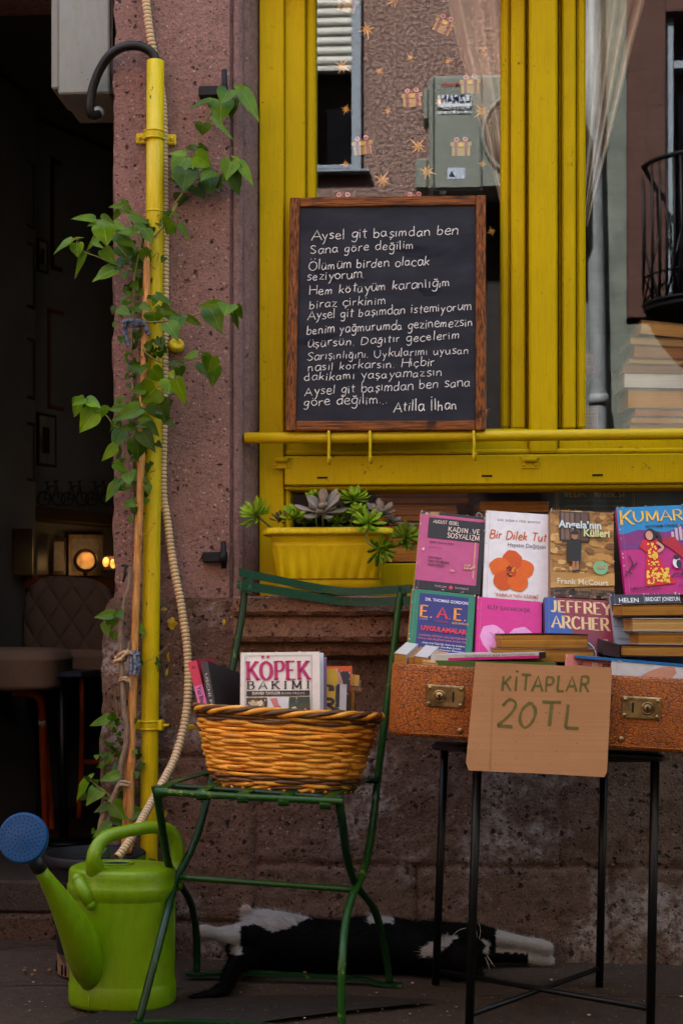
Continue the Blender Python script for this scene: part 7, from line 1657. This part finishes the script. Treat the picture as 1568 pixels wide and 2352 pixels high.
# ------------------------------------------------------------------ dim room behind the doorway
WARM = emis('warm_lamp_glow', (1.0, .5, .12), .055); HOT = emis('hot_lamp_glow', (1.0, .5, .1), .20)
DKW = wood('dark_frame_wood', S(58, 40, 30), S(34, 24, 18), (20, 20, 4)); PAPER = M('old_print', S(150, 142, 128), .8, .35, 9, col2=S(92, 86, 78)); DKPIC = M('dark_print', S(44, 42, 42), .35, .5, 8); ORG = M('orange_tube', S(190, 80, 30), .4, .12, 20); FAB = M('taupe_fabric', S(142, 120, 102), .95, .12, 300, .4, 500, spec=.1)
def wallpt(px, row, off): d = (dA(px) if px < 82 else dB(px)) - off; return Pd(px, row, d)
def pic(a, b, r0, r1, label, mat=PAPER, fr=DKW, fwid=6, slope=.30):
    k = (r0 + r1) / 2; sl = lambda px, row: row + (PY0 - row) * (px - a) * .00046 * (1 if slope else 0)
    q = [wallpt(a, r0, .012), wallpt(b, sl(b, r0), .012), wallpt(b, sl(b, r1), .012), wallpt(a, r1, .012)]; q[1].z = q[0].z; q[2].z = q[3].z
    t = thing('picture_frame', (q[0] + q[2]) / 2, label, 'picture', 'pictures on the dim inner walls'); n_ = (q[1] - q[0]).cross(q[3] - q[0]).normalized()
    if n_.y > 0: n_ = -n_
    u = (q[1] - q[0]).normalized() * (fwid * 5.2 / FPX); v = Vector((0, 0, 1)) * (fwid * 5.2 / FPX)
    i = [q[0] + u - v, q[1] - u - v, q[2] - u + v, q[3] + u + v]
    m_ = MB(); m_.add(q + i + [p - n_ * .02 for p in q] , [(0, 1, 5, 4), (1, 2, 6, 5), (2, 3, 7, 6), (3, 0, 4, 7), (0, 8, 9, 1), (1, 9, 10, 2), (2, 10, 11, 3), (3, 11, 8, 0)], fr); m_.build('frame', t)
    m_ = MB(); m_.add([p - n_ * .004 for p in i], [(0, 1, 2, 3)], mat); mid = sum(i, Vector()) / 4
    m_.add([mid + (p - mid) * .55 - n_ * .003 for p in i], [(0, 1, 2, 3)], DKPIC if mat is PAPER else PAPER); m_.build('picture', t)
pic(18, 79, 345, 500, 'narrow dim picture, highest on the wall strip by the photo edge'); pic(20, 80, 537, 690, 'narrow dim picture, second from the top of the wall strip'); pic(22, 80, 762, 905, 'narrow dim picture, third down the wall strip'); pic(24, 80, 960, 1098, 'narrow picture with pale reflections, lowest on the wall strip')
pic(117, 212, 360, 618, 'tall black framed picture, highest beside the pillar', DKPIC, DKW, 12); pic(110, 215, 706, 938, 'large brown framed print at mid height beside the pillar', PAPER, wood('brown_frame', S(110, 62, 36), S(70, 40, 24), (20, 20, 4)), 10); pic(87, 112, 545, 622, 'very small dark picture left of the tall black framed one'); pic(224, 285, 600, 680, 'small dark picture partly behind the pillar, above the middle'); pic(222, 285, 776, 915, 'dim print partly behind the pillar, beside the large brown framed print'); pic(87, 130, 946, 1068, 'small dim print below the large brown framed one'); pic(205, 275, 950, 1085, 'dim picture just above the shelf, partly behind the pillar')
def wslab(a, b, r0, r1, off0, off1, mat, mb):
    p = [wallpt(a, r0, off0), wallpt(b, r0, off0)]; z1, z0 = wallpt(a, r0, off0).z, wallpt(a, r1, off0).z; u = Vector((p[1].x - p[0].x, p[1].y - p[0].y, 0)).normalized(); n_ = Vector((u.y, -u.x, 0)); n_ = -n_ if n_.y > 0 else n_
    mb.slab([Vector((*p[0].xy, z0)), Vector((*p[1].xy, z0)), Vector((*p[1].xy, z1)), Vector((*p[0].xy, z1))], -n_ * (off0 - off1), mat)
m_ = MB(); wslab(88, 330, 1163, 1190, .20, .02, DKW, m_); tag(m_.build('wall_shelf'), 'dark wooden wall shelf carrying small model bicycles', 'shelf')
m_ = MB(); wslab(84, 330, 1322, 1352, .30, .02, wood('warm_shelf', S(140, 78, 44), S(96, 50, 28), (4, 30, 30)), m_); wslab(84, 330, 1354, 1640, .28, .02, DKW, m_); tag(m_.build('sideboard'), 'low reddish wooden sideboard with lamps and frames on top', 'sideboard')
for k, (cx, lab) in enumerate(((118, 'black model bicycle at the far end of the wall shelf'), (172, 'black model bicycle in the middle of the wall shelf'), (228, 'black model bicycle nearest the pillar on the wall shelf'))):
    m_ = MB(); s = 5.2 / FPX
    for dx in (-17, 17):
        c = wallpt(cx + dx, 1146, .12); m_.tube([c + Vector((.023 * math.cos(a), 0, .023 * math.sin(a))) for a in [2 * math.pi * i / 18 for i in range(18)]], .0026, IRON, 5, True)
    f = lambda x, y: wallpt(cx + x, y, .12)
    for a, b in (((-17, 1146), (-8, 1118)), ((-8, 1118), (12, 1116)), ((12, 1116), (17, 1146)), ((-8, 1118), (2, 1146)), ((2, 1146), (12, 1116)), ((-17, 1146), (2, 1146)), ((12, 1116), (10, 1106)), ((-9, 1118), (-10, 1108)), ((-15, 1107), (-5, 1107)), ((6, 1106), (16, 1104))): m_.tube([f(*a), f(*b)], .0026, IRON, 5)
    tag(m_.build('model_bicycle'), lab, 'model', 'model bicycles on the shelf')
def leaning(a, b, r0, r1, off, label, fr, mat, name='photo_frame', cat_='frame'):
    t = thing(name, wallpt((a + b) / 2, r1, off), label, cat_); m_ = MB(); q = [wallpt(a, r1, off), wallpt(b, r1, off), wallpt(b, r0, off - .05), wallpt(a, r0, off - .05)]; m_.slab(q, (0, .015, 0), fr); m_.build('frame', t)
    c = sum(q, Vector()) / 4; m_ = MB(); m_.add([c + (p - c) * .8 + Vector((0, -.003, 0)) for p in q], [(0, 1, 2, 3)], mat); m_.build('picture', t)
leaning(84, 110, 1232, 1320, .16, 'small black framed photo standing on the sideboard', DKW, DKPIC); leaning(122, 150, 1236, 1320, .14, 'dark photo standing on the sideboard, half in lamp light', DKW, PAPER); leaning(158, 236, 1228, 1322, .12, 'pale framed picture behind the round glowing lamp', wood('pale_frame', S(150, 130, 100), S(110, 92, 70), (20, 20, 4)), PAPER)
leaning(28, 74, 1214, 1320, .10, 'plain dark board leaning on the sideboard end', DKW, DKW, 'leaning_board', 'board')
lp = thing('table_lamp', wallpt(198, 1320, .22), 'round glowing amber glass lamp on the sideboard', 'lamp')
m_ = MB(); c = wallpt(196, 1288, .22); m_.lathe([(.030, -.006), (.040, -.004), (.043, 0), (.040, .004), (.030, .006)], M('lamp_rim', S(60, 40, 24), .4, .2), c, (.2, -1, 0), 26, cap=False); m_.build('lamp_rim', lp)
m_ = MB(); m_.ball(c, (.034, .010, .034), WARM, 20, 10); m_.build('lamp_glass', lp); m_ = MB(); m_.tube([Vector((c.x, c.y, c.z - .04)), Vector((c.x, c.y, wallpt(196, 1322, .2).z))], .008, IRON, 8); m_.build('lamp_foot', lp)
lp2 = thing('candle_lamp', wallpt(252, 1320, .20), 'small bright orange lantern half hidden by the pillar', 'lantern')
m_ = MB(); a = wallpt(236, 1312, .20); m_.box((a.x, a.y - .01, a.z), (a.x + .055, a.y + .03, a.z + .055), M('lantern_frame', S(60, 40, 20), .5, .2), .004); m_.build('lantern_case', lp2)
m_ = MB(); m_.ball((a.x + .014, a.y - .012, a.z + .032), (.012, .004, .018), HOT, 12, 8); m_.ball((a.x + .040, a.y - .012, a.z + .026), (.011, .004, .017), HOT, 12, 8); m_.build('flame_glass', lp2)
for nm, px, row, off, en in (('lamp_light', 200, 1262, .30, .018), ('lantern_light', 250, 1275, .26, .03)):
    ld = bpy.data.lights.new(nm, 'POINT'); ld.energy = en; ld.color = (1, .55, .2); ld.shadow_soft_size = .03; lo = link(bpy.data.objects.new(nm, ld)); lo.location = wallpt(px, row, off)
def cushion(cx, d, r0, r1, hw, dp, mb, mat, rnd=.05):
    c = Pd(cx, r1, d); h = (r1 - r0) * d / FPX
    pr = [(.90, 0), (.98, .06), (1.0, .14), (1.0, .70), (1.012, .74), (1.0, .78), (.97, .92), (.86, 1.0), (.4, 1.03)]
    mb.loft([[c + Vector((x * s, y * s + dp / 2, h * z)) for x, y in rrect(hw, dp / 2, rnd * 2, 5)] for s, z in pr], mat, True, (True, True))
s1 = thing('bar_stool', Pd(-20, 1900, 4.6), 'padded taupe bar stool with bent orange tube legs near the doorway', 'stool')
m_ = MB(); cushion(-40, 4.42, 1492, 1588, .205, .36, m_, FAB, .05); m_.build('seat', s1)
for pts in ([(30, 1593, 4.55), (70, 1595, 4.56), (88, 1604, 4.58), (95, 1640, 4.62), (99, 1760, 4.72), (103, 1890, 4.82), (106, 1904, 4.83), (112, 1906, 4.84)], [(60, 1598, 4.75), (88, 1598, 4.76), (97, 1612, 4.77), (103, 1700, 4.80), (117, 1890, 4.86), (115, 1904, 4.85), (110, 1906, 4.84)], [(-60, 1595, 4.55), (-78, 1620, 4.58), (-92, 1904, 4.82)]):
    m_ = MB(); m_.tube(crom([Pd(*p) for p in pts], 6), .0105, ORG, 12); m_.build('leg', s1)
m_ = MB(); m_.tube([Pd(95.5, 1653, 4.63), Pd(96.5, 1668, 4.645)], .0115, M('white_tape', S(190, 186, 178), .6, .1), 12); m_.build('tape_wrap', s1)
def quilt():
    m, n, l, b = nodes_of('quilted_fabric'); v = coords(n, l); sx = n.new('ShaderNodeSeparateXYZ'); l.new(v, sx.inputs[0])
    f = lambda s: mathn(n, l, 'ABSOLUTE', mathn(n, l, 'SINE', mathn(n, l, 'ADD', mathn(n, l, 'MULTIPLY', sx.outputs[0], 38.0), mathn(n, l, 'MULTIPLY', sx.outputs[2], 26.0 * s))))
    q = mathn(n, l, 'POWER', mathn(n, l, 'MULTIPLY', f(1), f(-1)), .5); l.new(mixc(n, l, ramp(n, l, noisen(n, l, v, 400, 2), .3, .7), S(120, 102, 90), S(100, 86, 75)), b.inputs['Base Color']); b.inputs['Roughness'].default_value = .95; b.inputs['Specular IOR Level'].default_value = .1
    bumpn(n, l, b, q, .8, .012); return m
s2 = thing('bar_stool', Pd(150, 1880, 5.0), 'high stool with a rounded quilted backrest, deeper in the dark room', 'stool')
c = Pd(150, 1547, 4.95); k = 4.95 / FPX; out = []
for x, y in ((-101, 0), (-101, 60), (-98, 150), (-90, 190), (-70, 214), (-30, 224), (30, 222), (80, 206), (110, 170), (122, 110), (124, 0)): out.append(Vector((c.x + x * k, c.y, c.z + y * k)))
m_ = MB(); o2 = crom(out, 4); QF = quilt(); ctr = sum(o2, Vector()) / len(o2); rings = [[ctr + (p - ctr) * s + Vector((0, yy, 0)) for p in o2] for s, yy in ((.2, -.026), (.7, -.022), (.92, -.012), (.98, .0), (1.0, .02), (1.0, .05), (.95, .06))]; m_.loft(rings, QF, True, (True, True)); m_.build('backrest', s2)
m_ = MB(); cushion(160, 4.90, 1492, 1556, .165, .34, m_, FAB, .05); m_.build('seat', s2)
for pts in ([(187, 1560, 4.95), (188, 1640, 4.96), (186, 1780, 4.99), (180, 1880, 5.02)], [(187, 1750, 4.985), (270, 1750, 4.985)], [(270, 1560, 4.95), (274, 1880, 5.02)]):
    m_ = MB(); m_.tube(crom([Pd(*p) for p in pts], 5), .0085, ORG, 10); m_.build('leg', s2)
t2 = thing('bistro_table', Pd(140, 1930, 4.55), 'dark square table on a thin black post inside the doorway', 'table')
m_ = MB(); a, b = Pd(76, 1557, 4.5), Pd(190, 1544, 4.5); m_.box((a.x, a.y, a.z), (b.x, a.y + .3, b.z), M('table_dark_blue', S(34, 44, 62), .4, .2, 20), .004); m_.build('table_top', t2)
m_ = MB(); a = Pd(140, 1557, 4.55); m_.tube([a, Vector((a.x + .01, a.y, .15))], .014, TBL, 12); m_.lathe([(.10, 0), (.098, .008), (.02, .014)], TBL, (a.x + .01, a.y, .146), n=24); m_.build('post', t2)

# ------------------------------------------------------------------ behind the shop window
CURT = leafmat('white_curtain', S(218, 206, 188), S(204, 192, 174), None, .12, .9, attr=False)
def curtain(L_, R_, r0, r1, folds, label, y0=.235):
    m_ = MB(); ny, nx_ = 40, 110; rows_ = []
    def at_(tab, r):
        for (a, x), (b, x2) in zip(tab, tab[1:]):
            if a <= r <= b: return x + (x2 - x) * (r - a) / (b - a)
        return tab[-1][1]
    for j in range(ny + 1):
        r = r0 + (r1 - r0) * j / ny; a, b = at_(L_, r), at_(R_, r); ring = []
        for i in range(nx_ + 1):
            u = i / nx_; px = a + (b - a) * u; dp = .016 * math.sin(u * folds * 2 * math.pi + .6 * math.sin(u * 9)) + .010 * math.sin(u * folds * 4.7 + j * .05)
            ring.append(P(px, r, y0 + .03 * u * 0 + dp))
        rows_.append(ring)
    m_.loft(rows_, CURT, False, (False, False)); s = m_.build('curtain'); sol = s.modifiers.new('cloth', 'SOLIDIFY'); sol.thickness = .0012
    tag(s, label, 'curtain', 'tied back curtains behind the shop window')
curtain([(-100, 1018), (0, 1026), (100, 1050), (200, 1078), (320, 1112), (440, 1142), (520, 1160)], [(-100, 1185), (520, 1190)], -100, 520, 4, 'white curtain drawn towards the mullion above the air conditioner reflection')
curtain([(-100, 1328), (520, 1326)], [(-100, 1496), (0, 1480), (100, 1452), (220, 1424), (370, 1386), (450, 1364), (530, 1346)], -100, 520, 5, 'white curtain drawn back across the pane beside the balcony reflection')
m_ = MB(); c = P(985, 0, .26); m_.tube(crom([P(982, -60, .26), P(982, -10, .26), P(981, 12, .26), P(974, 20, .255), P(950, 21, .25)], 4), .006, IRON, 8); tag(m_.build('reflection_hook'), 'black bent hook shape added for a reflection behind the window glass near the top', 'hook')  # black hook shape put behind the glass in place of a reflection
def dpl(px, y): return (P(px, PY0, y) - CAM).dot(_A)
m_ = MB(); za = Zr(1400, 992, .2); m_.box((X(700, .3), .205, za - .03), (X(1900, .3), .62, za), DKW); zb2 = Zr(1200, 1296, .2); m_.box((X(660, .3), .205, zb2 - .03), (X(1900, .3), .62, zb2), DKW); m_.box((X(560, .7), .64, .15), (4.6, .66, zb2), DKW); m_.build('inner_ledge', shop)
GW = 'books piled behind the right window pane'
TB = [(1469, 1690, 734, 766, .20, S(206, 160, 92), 'tilted tan paged book on top of the pile in the window'), (1446, 1690, 772, 790, .10, S(196, 156, 100), 'striped tan book under the tilted one in the window pile'), (1455, 1690, 793, 820, .07, S(180, 130, 84), 'third book of the window pile, reddish tan pages'), (1443, 1690, 822, 834, .05, S(216, 176, 112), 'thin light tan book above the brown one in the window pile'), (1428, 1690, 835, 854, .04, S(160, 112, 80), 'brown speckled book sticking out furthest, above the white one'), (1432, 1690, 855, 891, .03, S(232, 230, 222), 'thick white paged book in the window pile'), (1441, 1690, 894, 937, .025, S(212, 150, 62), 'thick golden paged book directly under the white one'), (1457, 1690, 939, 955, .02, S(190, 120, 66), 'thin reddish book set back near the bottom of the window pile'), (1448, 1690, 957, 972, .018, S(210, 150, 76), 'thin tan book second from the bottom of the window pile'), (1445, 1690, 974, 990, .01, S(176, 116, 74), 'lowest book of the window pile, brownish pages')]
for k, (a, b, r0, r1, tl, col, lab) in enumerate(TB):
    pgm = pages('window_pages_%d' % k, col, tuple(c * .72 for c in col)); flatbook(lab, GW, a, b, r0, r1, dpl(a, .225), .15, C(150, 120, 90) if k != 5 else C(120, 60, 40), pgm, tl * .5, 0)
for a, b, r0, r1, lab in ((1325, 1364, 812, 832, 'tan book end just visible beside the mullion, uppermost'), (1325, 1368, 835, 856, 'tan book end just visible beside the mullion, second'), (1325, 1375, 930, 990, 'brown book block beside the mullion at the pane bottom')): flatbook(lab, 'book ends beside the mullion', a, b, r0, r1, dpl(a, .30), .14, C(96, 64, 40), PG_BROWN)
LOWP = pages('low_window_pages', S(240, 168, 84), S(176, 104, 44))
GLW = 'books lying behind the low window pane'
for k, (a, b, r0, r1, pg, lab) in enumerate(((866, 1076, 1128, 1140, PG_BROWN, 'top brown book of the longer low pile'), (862, 1078, 1142, 1156, PG_TAN, 'reddish edged book second in the longer low pile'), (870, 1050, 1158, 1170, PG_TAN, 'third tan book of the longer low pile'), (872, 1052, 1171, 1183, PG_TAN, 'fourth tan book of the longer low pile'), (868, 1056, 1184, 1197, PG_BROWN, 'fifth brown book of the longer low pile'), (892, 1060, 1199, 1206, PG_WHITE, 'thin grey white book in the longer low pile'), (880, 1060, 1208, 1226, PG_BROWN, 'dark tan book under the thin grey one'), (868, 1062, 1228, 1248, PG_TAN, 'thick tan book low in the longer low pile'), (874, 1060, 1250, 1290, PG_BROWN, 'thickest book at the bottom of the longer low pile'))): flatbook(lab, GLW, a, b, r0, r1, dpl(a, .225), .16, C(150, 84, 54) if k % 3 else C(190, 110, 76), PG_WHITE if pg is PG_WHITE else LOWP, .004 * (k % 3 - 1))
for k, (a, b, r0, r1, lab) in enumerate(((1100, 1262, 1150, 1176, 'tan paged book showing above the white flower book'), (1096, 1266, 1178, 1200, 'book under the one showing above the white flower book'), (1104, 1258, 1202, 1240, 'brown book hidden low behind the white flower book'))): flatbook(lab, 'books behind the low pane above the white book', a, b, r0, r1, dpl(a, .23), .16, C(150, 90, 60), LOWP, .004)
m_ = MB(); q = [P(1272, 1290, .25), P(1462, 1290, .25), P(1462, 1118, .27), P(1272, 1118, .27)]; Mv, vw, vh = frame3(q[3], q[2], q[0], q[1]); m_ = MB(Mv); m_.box((0, 0, 0), (vw, .012, vh), C(24, 34, 36)); A_ = Art(m_, lambda x, y, k: (x, -k * 2, y)); GD = C(206, 150, 56)
A_.pen('VEDA HUTBES\u0130', vw * .12, vh * .865, vw * .86, vh * .085, GD, w=.2, serif=.12, nib=.4, track=.12); A_.frame(vw * .03, vh * .03, vw * .97, vh * .97, .0012, GD); A_.frame(vw * .055, vh * .05, vw * .945, vh * .95, .0006, GD)
for k in range(8): A_.rect(vw * .14, vh * (.80 - .07 * k), vw * .84, vh * (.815 - .07 * k), C(110, 96, 66))
tag(m_.build('framed_sheet'), 'dark framed sheet with gold heading VEDA HUTBES\u0130 behind the low pane', 'sign')

# ------------------------------------------------------------------ stickers on the glass
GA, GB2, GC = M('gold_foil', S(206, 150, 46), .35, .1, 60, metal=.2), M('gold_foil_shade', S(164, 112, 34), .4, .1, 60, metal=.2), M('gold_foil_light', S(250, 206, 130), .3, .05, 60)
def star_mesh(seed):
    rng = random.Random(seed); m_ = MB(); n = 8; tips = []; val = []
    for k in range(n):
        a = 2 * math.pi * k / n + .2; r_ = 1.0 if k % 2 == 0 else .72; r_ *= rng.uniform(.88, 1.08); tips.append((math.cos(a) * r_, math.sin(a) * r_)); b = a + math.pi / n; val.append((math.cos(b) * .30, math.sin(b) * .30))
    for k in range(n):
        t = (tips[k][0], 0, tips[k][1]); v1, v0 = (val[k][0], 0, val[k][1]), (val[k - 1][0], 0, val[k - 1][1]); c = (0, -.05, 0)
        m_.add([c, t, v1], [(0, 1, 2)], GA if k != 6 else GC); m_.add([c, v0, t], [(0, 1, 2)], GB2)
    return m_
star0 = None
ST = [(842, 91, 22, 'large gold star sticker on the reflected shutter frame, level with the topmost slats'), (883, 6, 18, 'gold star sticker cut off by the upper photo edge'), (937, 120, 12, 'small gold star sticker alone on the plain stucco reflection, upper middle'), (883, 154, 13, 'small gold star sticker just right of the reflected window frame'), (804, 168, 22, 'large gold star sticker at the lower edge of the reflected shutter'), (786, 263, 14, 'bright gold star sticker on the dark reflected window pane'), (879, 250, 12, 'small gold star sticker between the shaded frame and the bow topped gift'), (1112, 105, 12, 'small gold star sticker on the curtain folds'), (1041, 139, 12, 'small gold star sticker beside the curtain edge above the air conditioner'), (1013, 246, 13, 'small gold star sticker on the air conditioner label'), (1084, 266, 23, 'large gold star sticker between the label and the fan'), (945, 315, 23, 'large gold star sticker with one white point, left of the air conditioner'), (895, 394, 23, 'large gold star sticker just above the chalkboard on the plain wall reflection'), (1002, 405, 23, 'large gold star sticker at the lower corner of the air conditioner'), (1104, 388, 12, 'small gold star sticker below the fan'), (779, 375, 13, 'small gold star sticker on the reflected window sill'), (1127, 517, 13, 'gold star sticker in the dark gap beside the chalkboard, upper one'), (1128, 940, 14, 'gold star sticker in the dark gap beside the chalkboard, lower one')]
for k, (px, py, r_, lab) in enumerate(ST):
    if star0 is None: star0 = star_mesh(4).build('star_sticker'); o = star0
    else: o = star0.copy(); link(o)
    s = r_ * dpl(px, YG) / FPX * 1.05; o.location = P(px, py, YG + .004); o.scale = (s, s * .3, s); o.rotation_euler = (0, k * 1.37, 0); tag(o, lab, 'sticker', 'gold star stickers on the window')
GR, GY, GP = M('gift_red', S(132, 58, 62), .5, .1, 60), M('gift_yellow', S(184, 148, 66), .5, .1, 60), M('gift_pink', S(226, 150, 150), .5, .1, 60)
gm = MB(); Ag = Art(gm, lambda x, y, k: (x, -k * 12, y)); Ag.poly([(-.86, -.9), (.86, -.9), (.86, .12), (-.86, .12)], GY); Ag.poly([(-1, .05), (1, .05), (1, .42), (-1, .42)], GY); Ag.poly([(-1, .05), (0, -.08), (1, .05), (.86, -.02), (0, -.16), (-.86, -.02)], GR)
for x in (-.62, .34): Ag.poly([(x, -.9), (x + .30, -.9), (x + .30, .42), (x, .42)], GR)
Ag.disc(0, .18, .26, .18, M('gift_bright', S(246, 196, 40), .4, .1), 16); Ag.disc(-.42, .66, .26, .22, GP, 16, .5); Ag.disc(.42, .70, .26, .22, GP, 16, -.5); Ag.disc(-.42, .66, .13, .10, GR, 12, .5); Ag.disc(.42, .70, .13, .10, GR, 12, -.5); Ag.poly([(-.2, .42), (.2, .42), (.1, .62), (-.1, .62)], GR)
gift0 = None
for px, py, rot, lab in ((793, 4, .25, 'gift box sticker cut off by the upper photo edge'), (1010, 52, .45, 'tilted gift box sticker beside the curtain, highest whole one'), (947, 222, -.05, 'gift box sticker on the plain wall left of the air conditioner'), (1080, 191, -.02, 'gift box sticker over the red lettering of the air conditioner'), (834, 332, -.1, 'gift box sticker over the corner of the reflected window'), (1058, 335, 0, 'gift box sticker on the lower part of the air conditioner'), (786, 462, .05, 'gift box sticker whose bow peeks over the chalkboard, nearer the pillar'), (951, 461, 0, 'gift box sticker whose bow peeks over the middle of the chalkboard')):
    if gift0 is None: gift0 = gm.build('gift_sticker'); gift0.location = (0, 0, 0); o = gift0
    else: o = gift0.copy(); link(o)
    s = 24 * dpl(px, YG) / FPX; o.location = P(px, py + 22, YG + .006); o.scale = (s, s, s); o.rotation_euler = (0, rot, 0); tag(o, lab, 'sticker', 'gift box stickers on the window')
